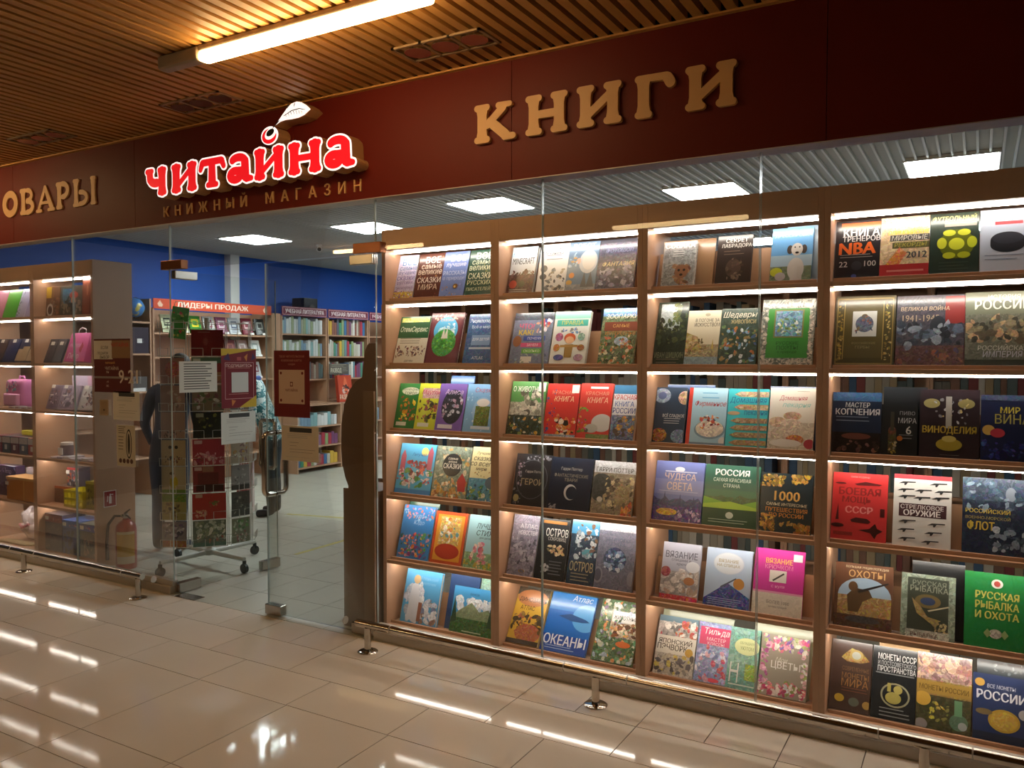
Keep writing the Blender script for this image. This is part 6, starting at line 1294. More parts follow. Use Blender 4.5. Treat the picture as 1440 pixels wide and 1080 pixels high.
obj('meridian', MB().tube([(-8.49 + .0, 2.385 + .12 * math.sin(R(a)), 2.19 + .12 * math.cos(R(a))) for a in range(0, 181, 15)], .005, 6), M_plastic_k, gl, True)
o = carton('packing_box', 'green and white box behind the globe', 'box', -8.78, -8.7, 2.03, .3, .3, '8aa894', [('n', 8, .1, .1, .9, .6, .2, ['4a8a5a', '9ab8a0'], 3)], 0, 2.1); o['group'] = 'boxes on the wall shelves'
for i, (y, w) in enumerate(((1.98, .27), (2.27, .24))):
    o = link('storage_box', MB().box(0, .25, 0, w, 0, .30).mesh('storage_box'), mat('plum_box', '241628', .5), None, (-8.66, y, 1.662)); tag(o, ('dark plum storage box with tag left of its twin', 'dark plum storage box with tag under the globe')[i], 'box', 'boxes on the wall shelves')
    link('price_tag', MB().box(.25, .253, w / 2 - .03, w / 2 + .03, .12, .17).mesh('price_tag'), M_plastic_w, o)
o = link('storage_box', MB().box(0, .25, 0, .5, 0, .17).mesh('storage_box'), mat('grey_box', '4a4440', .6), None, (-8.66, 1.98, 1.222)); tag(o, 'long grey box on the middle wall shelf', 'box', 'boxes on the wall shelves')
link('price_strip', MB().box(.25, .253, .02, .48, .0, .04).mesh('price_strip'), M_plastic_w, o)

# best sellers
t = wall_case(2.56, 4.42, 2.20, (.35, .7, 1.02, 1.33, 1.62, 1.91), 'wooden best seller shelves under the orange header', .4)
wall_print(t, 'header_board', XF + .014, 2.56, 2.19, 1.82, .12, [('r', .01, .05, .99, .95, 'c8481f'), ('t', 'ЛИДЕРЫ ПРОДАЖ', .48, .48, .62, 'f0dcc8', {'b': .03, 'w': .6, 'fill': 1}), ('p', [(.04, .2), (.03, .5), (.05, .85), (.06, .55), (.07, .45), (.065, .2)], 'f0c8a8'), ('p', [(.93, .2), (.92, .5), (.94, .85), (.95, .55), (.96, .45), (.955, .2)], 'f0c8a8')], 'c8481f')
LB = [(2.75, 5, 'cfd8b0', '2c3a2a', 'cream and dark green bestseller'), (2.95, 5, 'd8d4a0', '6a7a3a', 'pale yellow bestseller on the top row'), (3.15, 5, '3f8a3a', 'd8c030', 'green and yellow bestseller'), (3.36, 5, 'c8c8c4', '8a4a5a', 'white bestseller with plum print'), (3.56, 5, '9a5a74', 'd8c8cc', 'mauve bestseller with pale panel'), (3.76, 5, 'c8ccd0', '5a6478', 'white and slate bestseller'), (3.98, 5, '8a2a3c', 'd8b8b8', 'burgundy bestseller with pale emblem'), (4.2, 5, '2c302e', '8a9088', 'black bestseller with grey emblem'),
      (3.70, 4, '6a2a2c', 'a86a5a', 'maroon bestseller on the middle row'), (3.9, 4, '8a6a62', 'c8b8b0', 'brown bestseller on the middle row'), (4.12, 4, 'd4d8d4', '8a9a94', 'white bestseller on the middle row'), (3.5, 4, 'a08a70', '6a5a48', 'tan bestseller on the middle row'),
      (3.9, 3, 'd8d8d4', 'b83a44', 'white and red bestseller on the lower row'), (4.12, 3, 'c0c4c4', '7a3a44', 'grey bestseller with maroon foot'), (3.66, 3, '5a6a8a', 'a8b4c8', 'blue bestseller on the lower row')]
for y, si, c1, c2, lab in LB:
    z = (.35, .7, 1.02, 1.33, 1.62, 1.91)[si]
    mb = MB(); mb.color = col4(c1); mb.box(0, .165, 0, .02, 0, .225)
    o = link('book', mb.mesh('book', colors=True), M_print, None, (XF - .07, y, z + .009), (-R(16), 0, R(90))); tag(o, lab, 'book', 'bestsellers shown face out')
    link('cover_print', art(MB(), .165, .225, [('r', .2, .35, .8, .8, c2), ('r', .3, .45, .7, .7, c1), ('l', .2, .8, .1, .25, 3, c2, 1)]).mesh('cover_print', colors=True), M_print, o)
    link('price_tag', MB().box(.09, .16, -.02, -.017, -.008, .02).mesh('price_tag'), M_plastic_w, o)
bx('end_panel', XF - .4, XF + .002, 4.42, 4.56, 0, 2.22, M_wood, t)

# textbooks
for i, (a, b, lab) in enumerate(((4.58, 5.48, 'textbook case beside the best sellers'), (5.50, 6.42, 'second textbook case with bright book spines'), (6.44, 7.3, 'textbook case deepest in the shop'))):
    t = wall_case(a, b, 2.20, (.97, 1.30, 1.63, 1.95), lab, .40)
    wall_print(t, 'header_board', XF + .014, a, 2.20, b - a - .01, .13, [('r', .012, .08, .988, .92, 'c8a0a0'), ('r', .02, .14, .98, .86, '6a1a34'), ('t', 'УЧЕБНАЯ ЛИТЕРАТУРА', .5, .5, .46, 'ecdcd8', {'w': .86, 'b': .03, 'fill': 1})], '6a1a34')
    low = thing('low_bookcase', ('low bookcase under the first textbook case', 'low bookcase under the second textbook case', 'low bookcase deepest in the shop')[i], 'bookcase', (-8.4, a, 0))
    for yy in (a, b - .02):
        bx('side_panel', -8.39, -8.12, yy, yy + .02, 0, .95, M_wood, low)
    for z in (.08, .36, .64, .95):
        bx('shelf', -8.39, -8.12, a + .02, b - .02, z - .02, z, M_wood, low)
GR = ('textbook from the left on the top shelf of the nearer textbook case', 'textbook from the left on the second shelf of the nearer textbook case', 'textbook from the left on the third shelf of the nearer textbook case',
      'textbook from the left on the top shelf of the further textbook case', 'textbook from the left on the second shelf of the further textbook case', 'textbook from the left on the third shelf of the further textbook case')
k = 0
for ci, (a, b) in enumerate(((4.61, 5.45), (5.53, 6.39))):
    for si, z in enumerate((1.95, 1.63, 1.30)):
        spine_row(a, b, z + .001, .26, (M_sp2, M_sp2, M_sp3)[si] if ci == 0 else M_sp, GR[k], 'textbook row %s' % 'abcdef'[k], 40 + k, .04, .055)
        k += 1
for ci, (a, b) in enumerate(((4.61, 5.45), (5.53, 6.39))):
    for si, z in enumerate((.64, .36, .08)):
        spine_row(a, b, z + .001, .2, (M_sp2, M_sp, M_sp)[si], 'workbook from the left on the %s shelf of the %s low bookcase' % (('upper', 'middle', 'bottom')[si], ('nearer', 'further')[ci]), 'workbooks low %d' % ci, 70 + ci * 3 + si, .055, .075, -8.15, .18)
# promotional novel on the low case
o = link('promo_card', MB().box(0, .42, 0, .006, 0, .16).mesh('promo_card'), mat('promo_grey', '5a5448', .6), None, (-8.30, 5.42, 1.36), (0, 0, R(90))); tag(o, 'dark promo topper card reading развод', 'card')
link('print', art(MB(), .42, .16, [('t', 'РАЗВОД', .35, .35, .5, 'c8c0a8', {'w': .55, 'b': .03}), ('l', .1, .9, .75, .9, 2, 'a8a08c', 1), ('l', .68, .95, .3, .6, 3, '8a8474', 2)]).mesh('print', colors=True), M_matte, o)
link('strut', MB().box(.20, .22, .006, .03, -.405, .12).mesh('strut'), M_wood, o)
o = link('promo_stand', MB().box(0, .30, 0, .05, 0, .40).mesh('promo_stand'), mat('promo_red', 'a83a24', .5), None, (-8.18, 5.50, .952), (-R(6), 0, R(90))); tag(o, 'red novel display with white title on the low bookcase', 'display')
link('print', art(MB(), .30, .40, [('r', .05, .03, .95, .97, 'b8421f'), ('p', [(.3, .35), (.5, .95), (.62, .85), (.75, .4), (.6, .3)], 'd8683f'), ('n', 10, .3, .35, .9, .6, .14, ['2a1a18', 'c8a898', '5a2a20'], 4), ('t', 'РАЗВОД', .5, .17, .22, 'e0d4b8', {'w': .85, 'b': .01})]).mesh('print', colors=True), M_matte, o)
# wall gear
t = thing('security_camera', 'small white security camera on the shop ceiling', 'camera', (-7.05, 3.9, 2.995))
obj('mount', MB().lathe([(.035, -.02), (.035, 0)], (-7.05, 3.9, 2.998), 14), M_plastic_w, t, True)
obj('body', MB().tube([(-7.09, 3.95, 2.95), (-6.99, 3.84, 2.93)], .032, 12), M_plastic_w, t, True)
obj('lens', MB().tube([(-6.99, 3.84, 2.93), (-6.98, 3.829, 2.928)], .024, 12), M_plastic_k, t, True)
obj('arm', MB().tube([(-7.05, 3.9, 2.98), (-7.05, 3.9, 2.945)], .01, 8), M_plastic_w, t, True)
t = thing('wall_speaker', 'black loudspeaker on top of the textbook cases', 'speaker', (-8.7, 5.15, 2.2))
bx('cabinet', -8.74, -8.5, 5.12, 5.40, 2.20, 2.48, M_plastic_k, t, .01)
obj('cone', MB().tube([(-8.5, 5.28, 2.33), (-8.494, 5.28, 2.33)], .06, 18), mat('cone_grey', '4a4642', .5), t, True)

# bookcases standing behind the window display
inner = MB()
GB = ('book on the upper shelf of the case behind the window display', 'book on the second shelf of the case behind the window display', 'book on the third shelf of the case behind the window display', 'book on the lowest shelf of the case behind the window display')
for i in range(6):
    x0 = -4.78 + .90 * i
    t = thing('bookcase', ('inner bookcase nearest the entrance', 'inner bookcase second from the entrance', 'inner bookcase behind the first display column', 'inner bookcase behind the second display column', 'inner bookcase behind the third display column', 'inner bookcase behind the last display column')[i], 'bookcase', (x0, 2.3, 0))
    for a in (x0, x0 + .878):
        bx('side_panel', a, a + .02, 2.3, 2.6, 0, 2.1, M_wood, t)
    bx('back_panel', x0, x0 + .898, 2.59, 2.6, 0, 2.1, M_wood, t)
    for z in (.2, .72, 1.22, 1.70, 2.1):
        bx('shelf', x0 + .02, x0 + .878, 2.3, 2.59, z - .02, z, M_woodh, t)
    for si, z in enumerate((1.70, 1.22, .72, .2)):
        rg = random.Random(i * 7 + si)
        x = x0 + .025
        while x < x0 + .80:
            w = rg.choice((.035, .045, .055)); h = rg.choice((.24, .27, .30, .32))
            inner.color = col4(rg.choice(['6a6a62', '8a8476', '5a6a6a', '7a5a4a', 'a09a8a', '4a5a5a', '9a8a6a', 'b8b4a8', '7a3a3a', '3a5a7a']))
            inner.box(x, x + w - .002, 2.33, 2.51, z + .001, z + h)
            x += w + .001
o = link('book_rows', inner.mesh('book_rows', colors=True), M_matte); tag(o, 'rows of books standing spine out behind the window display', 'books', kind='stuff')


# ------------------------------------------------------------------ cardboard stand by the door
t = thing('cardboard_stand', 'brown cardboard floor display behind the closed door', 'display stand', (-3.28, .12, 0))
M_card = mat('brown_cardboard', '7a5840', .6, noise=.08, nscale=5)
prof = [(-3.30, 0.0), (-3.045, 0.0), (-3.045, 1.70), (-3.10, 1.70), (-3.125, 1.66), (-3.14, 1.58), (-3.15, 1.50), (-3.20, 1.475), (-3.25, 1.42), (-3.29, 1.33), (-3.312, 1.22), (-3.316, 1.08),
        (-3.308, .98), (-3.285, .90), (-3.262, .85), (-3.262, .835), (-3.30, .835)]
obj('back_board', MB().prism(prof, .115, .125, 'y'), M_card, t)
bx('body', -3.298, -3.05, .126, .44, 0.03, .83, M_card, t, .002, 1)
bx('side_flap', -3.13, -3.05, .10, .114, .0, 1.42, mat('brown_cardboard_lit', '8a6a50', .6), t)  # same cardboard, painted paler for the lighter shading past the fold
for z in (.30, .58, .83):
    bx('tray_front', -3.30, -3.05, .44, .45, z - .06, z + .02, M_card, t)

# ------------------------------------------------------------------ revolving card rack
RK = (-5.17, .675, 0)
RA = R(50.5)
rk = thing('card_rack', 'white wire card rack on castors behind the open door', 'rack', RK, RA)
M_wire = mat('white_wire', 'c9c7be', .35)


def rl(name, mb, m=M_wire, sm=True, parent=rk):
    me = mb.mesh(name)
    if sm: smooth(me)
    return link(name, me, m, parent)


rl('pole', MB().tube([(0, 0, .10), (0, 0, 1.92)], .02, 14))
rl('hub', MB().lathe([(.045, .085), (.05, .10), (.05, .125), (.025, .14)], (0, 0, 0), 18))
for k in range(4):
    a = R(35 + 90 * k)
    e = Vector((math.cos(a), math.sin(a), 0)) * .42
    lg = rl('leg', MB().tube([(e.x * .08, e.y * .08, .105), (e.x, e.y, .105)], [.019, .016], 10))
    w = rl('castor', MB().tube([(e.x - .012 * math.sin(a), e.y + .012 * math.cos(a), .036), (e.x + .012 * math.sin(a), e.y - .012 * math.cos(a), .036)], .036, 18), M_plastic_k, True, lg)
    rl('castor_fork', MB().box(e.x - .014, e.x + .014, e.y - .014, e.y + .014, .05, .095), M_plastic_k, False, lg)
# wire frame: rings and verticals
for z in (.20, .62, 1.05, 1.48, 1.88):
    rl('ring', MB().tube([(.30 * math.cos(R(q)), .17 * math.sin(R(q)), z) for q in range(0, 361, 15)], .0035, 6, False))
FACES = ((-.245, -.14, -24, .20), (0.0, -.20, 0, .255), (.225, -.145, 28, .18), (.325, .0, 80, .14))
for fi, (fx, fy, fa, fw) in enumerate(FACES):
    f = rl('wire_panel', MB())if False else None
    mb = MB()
    for s in (-.5, 0, .5):
        mb.tube([(s * fw, .012, .19), (s * fw, .012, 1.88)], .0028, 5)
    for j in range(9):
        z = .19 + .205 * j
        mb.tube([(-fw / 2, -.012, z), (fw / 2, -.012, z)], .0028, 5)
        mb.tube([(-fw / 2, .012, z), (-fw / 2, -.02, z), (-fw / 2, -.022, z + .06), (-fw * .12, -.022, z + .06), (-fw * .12, -.02, z)], .0024, 5)
        mb.tube([(fw / 2, .012, z), (fw / 2, -.02, z), (fw / 2, -.022, z + .06), (fw * .12, -.022, z + .06), (fw * .12, -.02, z)], .0024, 5)
    me = mb.mesh('wire_panel'); smooth(me)
    link('wire_panel', me, M_wire, rk, (fx, fy, 0), (0, 0, R(fa)))


def card(face, row, w, h, bg, ops, label, dz=0.0):
    fx, fy, fa, fw = FACES[face]
    w = min(w, fw - .014)
    h = min(h, .196)
    c, s = math.cos(RA), math.sin(RA)
    lx = fx - w / 2 * math.cos(R(fa)); ly = fy - w / 2 * math.sin(R(fa))
    wx, wy = RK[0] + lx * c - ly * s, RK[1] + lx * s + ly * c
    mb = MB(); mb.color = col4(bg); mb.box(0, w, -.004, 0, 0, h)
    o = link('greeting_card', mb.mesh('greeting_card', colors=True), M_print, None, (wx, wy, .193 + .205 * row + dz), (0, 0, RA + R(fa)))
    tag(o, label, 'card', 'cards in the wire rack')
    if ops:
        link('printed_face', art(MB(), w, h, ops, -.004).mesh('printed_face', colors=True), M_matte, o)
    return o


FLW = ['c8b8b0', 'a87a80', '6a7a5a', 'd8d4cc', '8a5a60']
CARDS = (
    (1, 7, .225, .20, '7a1a1e', [('e', .45, .55, .08, .12, '8a3a34'), ('l', .2, .6, .84, .9, 1, 'b8a090', 1)], 'dark red album card at the top of the rack'),
    (1, 6, .225, .20, '5a7a64', [('r', 0, 0, 1, .5, '9a6a58:3'), ('e', .35, .3, .2, .2, 'b89070'), ('e', .75, .3, .2, .2, 'b8845a'), ('e', .85, .6, .2, .15, '9a3a3a'), ('r', .05, .8, .28, .95, 'c8c8bc')], 'green and peach picture card second from top'),
    (1, 5, .225, .19, '8a7a64', [('n', 12, .1, .1, .9, .9, .14, FLW, 2)], 'tan floral card behind the white text sheet'),
    (1, 4, .215, .195, '2c2c24', [('n', 8, .2, .4, .8, .9, .1, ['8a8a3a', '4a4a34', '5a5438'], 3), ('r', .1, .8, .35, .95, 'a8a890')], 'black card with small yellow flowers'),
    (1, 3, .225, .20, 'a83a48', [('n', 14, .05, .02, .95, .45, .13, ['c87a84', '8a2a3a', 'd8a0a0'], 4), ('r', .05, .82, .3, .95, 'c8a8a8')], 'pinkish red card with pale blossoms'),
    (1, 2, .225, .20, '8a2a2c', [('r', .15, .3, .8, .75, '6a2420'), ('r', .1, .05, .95, .3, '3a1a18'), ('r', .3, .78, .65, .98, '9a6a50'), ('r', .05, .84, .28, .97, 'c8a098')], 'dark red card with brown panel'),
    (1, 1, .24, .205, 'b02a24', [('r', .1, .84, .3, .97, 'c8a08a'), ('n', 6, .5, .5, .8, .68, .06, ['b8a060', '6a7a3a'], 5), ('n', 8, .1, .08, .4, .35, .07, ['d8a088', 'c88a70'], 6)], 'bright red card low on the rack'),
    (1, 0, .235, .20, '6a7464', [('n', 20, .05, .3, .95, .95, .14, ['d0d0c0', 'b0b4a4', '8a9474', 'e0dccc'], 7), ('r', 0, 0, 1, .15, '5a7a6a:3'), ('n', 8, .1, .15, .9, .4, .08, ['a86a5a', '8a8a74'], 8)], 'grey card with big white flowers at the bottom'),
    (0, 6, .186, .19, '9a7468', [('e', .5, .55, .3, .35, 'a8584c:4')], 'rosy portrait card at upper left of rack'),
    (0, 5, .186, .19, '94705c', [('n', 6, .2, .1, .8, .8, .18, ['b08a74', '7a5a4a', 'a89a88'], 9)], 'brown bouquet card on the left column'),
    (0, 4, .186, .195, 'a8826c', [('n', 9, .1, .02, .9, .3, .07, ['3a2a22', '6a4a3c'], 11)], 'peach card with dark dots along its foot'),
    (0, 3, .186, .19, 'b49c74', [('e', .36, .72, .07, .07, '2a2018'), ('e', .62, .72, .07, .07, '2a2018'), ('n', 8, .15, .05, .85, .4, .08, ['7a3a34', '3a2c28'], 12)], 'cream card with two dark eyes'),
    (0, 2, .186, .195, 'b8a888', [('e', .5, .4, .17, .26, 'b8a830'), ('e', .45, .65, .1, .12, 'c8b09a'), ('e', .42, .74, .1, .06, '5a4a34'), ('r', 0, 0, 1, .12, '6a8a34')], 'cream card with a yellow dressed girl'),
    (0, 1, .186, .195, 'a49a5c', [('r', 0, .7, 1, 1, '6a8a34:4'), ('n', 10, .05, .1, .7, .65, .12, ['4a4034', '7a6a44', '8a7a5c'], 13)], 'olive card with dark birds'),
    (0, 0, .186, .19, '8a8084', [('n', 14, .1, .4, .9, .9, .14, ['6a5a7a', 'b0a4b0', '4a4454', 'c8c0c4'], 14), ('r', 0, .0, 1, .25, 'b0703a:3')], 'grey card with violet flowers and orange base'),
    (2, 6, .15, .19, '8a7a70', [('n', 8, .1, .1, .9, .9, .16, FLW, 15)], 'beige floral card on the upper right column'),
    (2, 5, .15, .19, '7a6a64', [('n', 8, .1, .1, .9, .9, .16, FLW, 16)], 'taupe floral card behind the red poster'),
    (2, 4, .15, .19, '94887c', [('n', 8, .1, .1, .9, .9, .16, FLW, 17)], 'pale floral card behind the red poster'),
    (2, 3, .15, .19, 'a89884', [('n', 10, .1, .1, .9, .9, .16, ['b08a4a', 'c8bca8', '8a6a6a'], 18)], 'cream card with ochre flowers on right column'),
    (2, 2, .15, .19, '8a8684', [('n', 8, .1, .2, .9, .9, .12, ['a8a4a0', '6a6664'], 19), ('r', 0, 0, 1, .2, '3a3834')], 'grey card with black base strip'),
    (2, 1, .15, .19, '4a4a44', [('n', 9, .1, .1, .9, .8, .12, ['6a6a5c', '8a8a7a', '343430'], 20)], 'charcoal card with pale stripes on right column'),
    (2, 0, .15, .19, '7a7c64', [('n', 10, .1, .5, .9, .95, .14, ['4a7a44', '6a9a5a', 'b0b8a0'], 21), ('n', 10, .1, .05, .9, .45, .12, ['a87a70', 'c8b8a8', '8a5a54'], 22)], 'green and pink floral card at lower right'),
    (3, 2, .11, .19, '9a7070', [], 'dusty pink card on the far side column'),
    (3, 1, .11, .19, 'b08078', [], 'salmon card low on the far side column'),
    (3, 4, .11, .19, '6a5a58', [], 'brown card high on the far side column'),
)
for c in CARDS:
    card(*c)
o = thing('gift_bag', 'green patterned paper bag hanging on the rack top', 'bag', (RK[0] - .13, RK[1] - .17, 1.70), RA)
mb = MB(); mb.color = col4('4f9a44'); mb.box(-.07, .05, -.02, .02, .06, .30)
link('bag_body', mb.mesh('bag_body', colors=True), M_print, o, (0, 0, 0), (0, R(8), 0))
link('bag_print', art(MB(), .12, .24, [('n', 10, .1, .1, .9, .9, .16, ['c8c060', '2f7a3a', '8ac070', 'c85a3a'], 3)]).mesh('bag_print', colors=True), M_matte, o, (-.065, -.0215, .062), (0, R(8), 0))
link('handle', MB().tube([(-.02, 0, .295), (-.01, 0, .34), (.04, 0, .34), (.055, 0, .295)], .003, 6).mesh('handle'), M_wire, o)


# ------------------------------------------------------------------ people
def person(label, loc, rz, J, rad, mats, hair, loops):
    """One continuous body grown on a skeleton; J joints, rad radii, loops = chains of joint names."""
    names = list(J)
    me = bpy.data.meshes.new('body')
    ed = []
    for ch in loops:
        for a, b in zip(ch, ch[1:]):
            ed.append((names.index(a), names.index(b)))
    me.from_pydata([J[n] for n in names], ed, [])
    o = bpy.data.objects.new('body', me)
    COL.objects.link(o)
    md = o.modifiers.new('skin', 'SKIN'); md.use_smooth_shade = True
    for i, n in enumerate(names):
        r = rad[n]
        me.skin_vertices[0].data[i].radius = r if isinstance(r, tuple) else (r, r)
        me.skin_vertices[0].data[i].use_root = (n == 'pelvis')
    sd = o.modifiers.new('sub', 'SUBSURF'); sd.levels = 2; sd.render_levels = 2
    bpy.context.view_layer.update()
    dg = bpy.context.evaluated_depsgraph_get()
    ev = bpy.data.meshes.new_from_object(o.evaluated_get(dg))
    bpy.data.objects.remove(o)
    ev.name = 'body'
    for m in mats: ev.materials.append(m)
    for p in ev.polygons:
        p.material_index = pick(p.center)
        p.use_smooth = True
    root = link('person', ev, None, None, loc, (0, 0, rz))
    tag(root, label, 'person')
    if hair:
        h = obj_local('hair', hair, mats[-1], root)
    return root


def obj_local(name, mb, m, parent):
    me = mb.mesh(name); smooth(me, 80)
    return link(name, me, m, parent)


def hand_chain(J, rad, loops, side, wrist, down=Vector((0, 0, -1)), fwd=Vector((0, -1, 0))):
    lat = down.cross(fwd).normalized() * (1 if side == 'l' else -1)
    palm = wrist + down * .075
    J['palm_' + side] = palm; rad['palm_' + side] = (.028, .016)
    for i, (off, ln) in enumerate(((-.024, .062), (-.008, .072), (.008, .068), (.024, .052))):
        a = palm + fwd * off + down * .018
        b = a + down * ln * .55 + lat * .006
        c = b + down * ln * .40 + lat * .018
        for q, p in zip('abc', (a, b, c)):
            J['f%d%s_%s' % (i, q, side)] = p; rad['f%d%s_%s' % (i, q, side)] = .0085
        loops.append(['palm_' + side, 'f%da_%s' % (i, side), 'f%db_%s' % (i, side), 'f%dc_%s' % (i, side)])
    a = wrist + down * .035 + fwd * .028
    b = a + down * .035 + fwd * .02
    J['tha_' + side] = a; rad['tha_' + side] = .010
    J['thb_' + side] = b; rad['thb_' + side] = .0085
    loops.append(['wrist_' + side, 'tha_' + side, 'thb_' + side])
    loops.append(['wrist_' + side, 'palm_' + side])


def make_person(label, loc, rz, H, lean, bend, mats, belt, hem, hair_long, arm_fwd):
    """H height; lean moves the upper body forward (-Y); faces -Y."""
    s = H / 1.70
    V = lambda x, y, z: Vector((x * s, y * s, z * s))
    J, rad, loops = {}, {}, []
    J['pelvis'] = V(0, 0, .92); rad['pelvis'] = (.155 * s, .115 * s)
    J['waist'] = V(0, -.02 - lean * .3, 1.08); rad['waist'] = (.145 * s, .11 * s)
    J['chest'] = V(0, -.03 - lean * .7, 1.27); rad['chest'] = (.165 * s, .12 * s)
    J['neckb'] = V(0, -.03 - lean, 1.42); rad['neckb'] = (.09 * s, .075 * s)
    J['neck'] = V(0, -.05 - lean - bend * .3, 1.485); rad['neck'] = .052 * s
    J['head0'] = V(0, -.07 - lean - bend * .7, 1.56 - bend * .1); rad['head0'] = (.072 * s, .085 * s)
    J['head1'] = V(0, -.075 - lean - bend, 1.63 - bend * .3); rad['head1'] = (.075 * s, .09 * s)
    loops.append(['pelvis', 'waist', 'chest', 'neckb', 'neck', 'head0', 'head1'])
    for sd, sg in (('l', 1), ('r', -1)):
        J['hip' + sd] = V(.095 * sg, 0, .86); rad['hip' + sd] = (.095 * s, .10 * s)
        J['knee' + sd] = V(.10 * sg, -.015, .48); rad['knee' + sd] = (.062 * s, .066 * s)
        J['calf' + sd] = V(.10 * sg, .005, .32); rad['calf' + sd] = (.055 * s, .06 * s)
        J['ankle' + sd] = V(.105 * sg, .01, .085); rad['ankle' + sd] = (.045 * s, .05 * s)
        J['heel' + sd] = V(.105 * sg, .02, .045); rad['heel' + sd] = (.042 * s, .042 * s)
        J['toe' + sd] = V(.12 * sg, -.15, .032); rad['toe' + sd] = (.042 * s, .026 * s)
        loops.append(['pelvis', 'hip' + sd, 'knee' + sd, 'calf' + sd, 'ankle' + sd, 'heel' + sd, 'toe' + sd])
        J['sh' + sd] = V(.185 * sg, -.03 - lean, 1.385); rad['sh' + sd] = (.062 * s, .066 * s)
        J['elb' + sd] = V(.245 * sg, .0 - lean * .6, 1.11); rad['elb' + sd] = .045 * s
        w = V(.235 * sg, -.10 - lean * .5 - arm_fwd, .90 + arm_fwd * .6)
        J['wrist_' + sd] = w; rad['wrist_' + sd] = .028 * s
        loops.append(['neckb', 'sh' + sd, 'elb' + sd, 'wrist_' + sd])
        d = (w - J['elb' + sd]).normalized()
        f = Vector((0, -1, 0)); f = (f - d * f.dot(d)).normalized()
        hand_chain(J, rad, loops, sd, w, d, f)
    global pick

    def pick(c):
        z = c.z / s
        arm = abs(c.x) / s > .19 and z > .6
        if z > 1.47: return 0                                  # skin: head
        if arm and (c - J['wrist_l']).length < .02 or (c - J['palm_l']).length < .10 * s or (c - J['palm_r']).length < .10 * s:
            return 0
        if z > hem or arm: return 1
        if z > .10: return 2
        return 3
    hd = J['head1']
    hb = MB()
    hb.ball((hd.x, hd.y + .018 * s, hd.z + .012 * s), .096 * s, .110 * s, .115 * s, 18, 10)
    for i, p in enumerate(hb.v):                                # open the front for the face
        if p[1] < hd.y - .045 * s and p[2] < hd.z + .05 * s:
            hb.v[i] = (p[0] * .9, hd.y - .045 * s, p[2])
        if hair_long and p[2] < hd.z - .02 * s and p[1] > hd.y - .02 * s:
            hb.v[i] = (p[0] * 1.02, p[1], p[2] - .07 * s)
    root = person(label, loc, rz, J, rad, mats, hb, loops)
    fc = MB(); fy = hd.y - .088 * s
    fc.tube([(hd.x, fy + .012 * s, hd.z + .0), (hd.x, fy - .012 * s, hd.z - .035 * s), (hd.x, fy + .01 * s, hd.z - .045 * s)], [.007 * s, .012 * s, .008 * s], 8)
    obj_local('nose', fc, mats[0], root)
    for sg in (-1, 1):
        obj_local('eye', MB().ball((hd.x + .03 * sg * s, fy + .012 * s, hd.z + .005), .011 * s, .007 * s, .007 * s, 8, 6), M_plastic_w if False else mat('eye_dark', '2a2420', .3), root)
        obj_local('ear', MB().ball((hd.x + .084 * sg * s, hd.y + .01 * s, hd.z - .01), .012 * s, .022 * s, .032 * s, 8, 6), mats[0], root)
    obj_local('mouth', MB().tube([(hd.x - .022 * s, fy + .012 * s, hd.z - .068 * s), (hd.x, fy + .004 * s, hd.z - .07 * s), (hd.x + .022 * s, fy + .012 * s, hd.z - .068 * s)], [.003, .006, .003], 6), mat('lips', '9a5a50', .5), root)
    return root, J, s


M_skin = mat('skin', 'b98a70', .55)
M_navy = mat('navy_jacket', '1d2536', .75, noise=.15, nscale=14, bump=.3, bscale=30)
M_jean = mat('dark_jeans', '2a3444', .8, noise=.15, nscale=20)
M_shoe = mat('black_shoes', '15151a', .45)
M_hair = mat('dark_hair', '231c18', .6, noise=.3, nscale=40, stretch=(6, 6, 1))
p1, J1, s1 = make_person('person in navy jacket and dark jeans facing the card rack', (-5.86, .84, 0), R(205), 1.63, .06, .10, [M_skin, M_navy, M_jean, M_shoe, M_hair], 0, .76, False, .02)

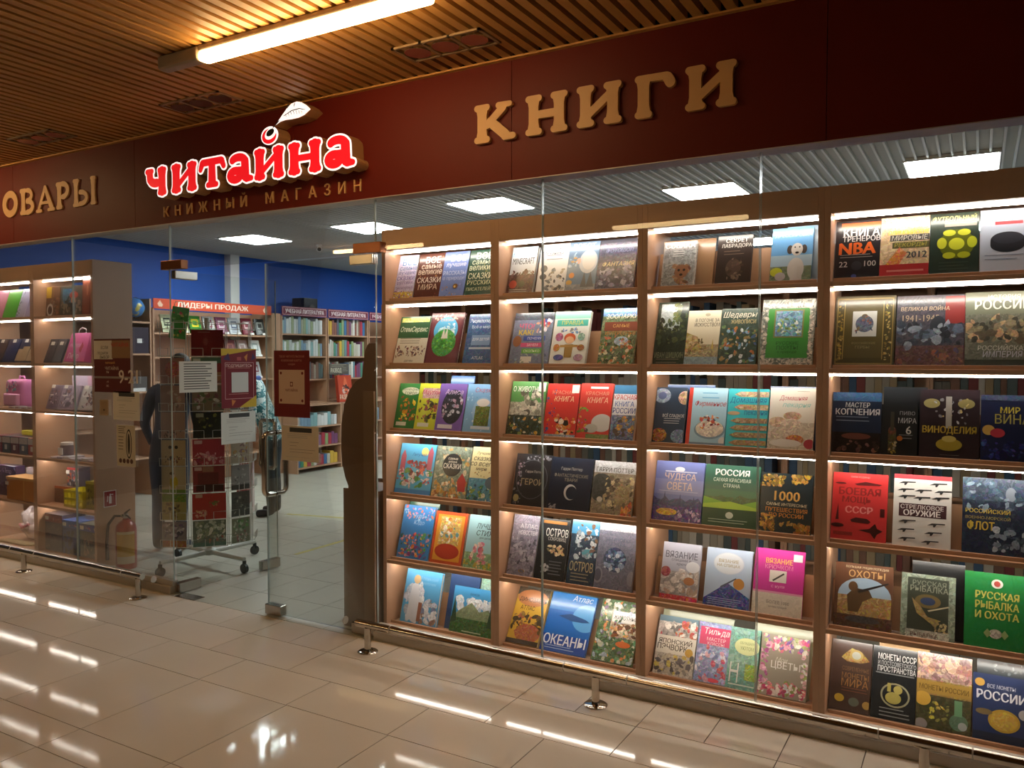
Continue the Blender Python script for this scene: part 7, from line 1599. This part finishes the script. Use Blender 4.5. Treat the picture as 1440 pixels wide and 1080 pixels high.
# floral blouse
fl = bpy.data.materials.new('floral_blouse'); fl.use_nodes = True
nt = fl.node_tree; b = nt.nodes['Principled BSDF']; b.inputs['Roughness'].default_value = .7
tcn = nt.nodes.new('ShaderNodeTexCoord')
nz = nt.nodes.new('ShaderNodeTexNoise'); nz.inputs['Scale'].default_value = 16; nz.inputs['Detail'].default_value = 3; nz.inputs['Distortion'].default_value = 1.5
cr = nt.nodes.new('ShaderNodeValToRGB'); cr.color_ramp.interpolation = 'CONSTANT'
cr.color_ramp.elements[0].color = (*lin('2a6a70'), 1)
e = cr.color_ramp.elements[1]; e.position = .5; e.color = (*lin('c8d4d0'), 1)
e = cr.color_ramp.elements.new(.62); e.color = (*lin('5a949a'), 1)
nt.links.new(tcn.outputs['Object'], nz.inputs['Vector']); nt.links.new(nz.outputs['Fac'], cr.inputs[0]); nt.links.new(cr.outputs[0], b.inputs['Base Color'])
M_trous = mat('charcoal_trousers', '1f2a2e', .8, noise=.1, nscale=12)
p2, J2, s2 = make_person('person in teal floral blouse and dark trousers behind the rack', (-6.27, 2.375, 0), R(-60), 1.66, .20, .10, [M_skin, fl, M_trous, M_shoe, M_hair], 0, .80, True, .0)
sc = MB()
nb = J2['neckb']
for z, r in ((.03, .095),):
    sc.tube([(nb.x + .10 * math.cos(R(q)), nb.y + .085 * math.sin(R(q)), nb.z + .015) for q in range(0, 361, 20)], .028, 10, False)
obj_local('blue_collar', sc, mat('blue_scarf', '2f4a88', .7), p2)
# red bag hanging from the hand
c, s_ = math.cos(p2.rotation_euler.z), math.sin(p2.rotation_euler.z)
pl = J2['palm_l']
hx, hy, hz = p2.location.x + pl.x * c - pl.y * s_, p2.location.y + pl.x * s_ + pl.y * c, pl.z
t = thing('shopping_bag', 'red shopping bag held by the person in floral blouse', 'bag', (hx, hy, hz - .66), R(-50))
me = MB().box(-.15, .15, -.05, .05, 0, .34).mesh('bag_body'); bevel(me, .01, 2)
link('bag_body', me, mat('red_bag', '9a2a30', .5), t)
for q in (-.03, .03):
    link('handle', MB().tube([(-.08, q, .33), (-.05, q * .6, .50), (0, 0, .585), (.05, q * .6, .50), (.08, q, .33)], .006, 6).mesh('handle'), MATS['red_bag'], t)
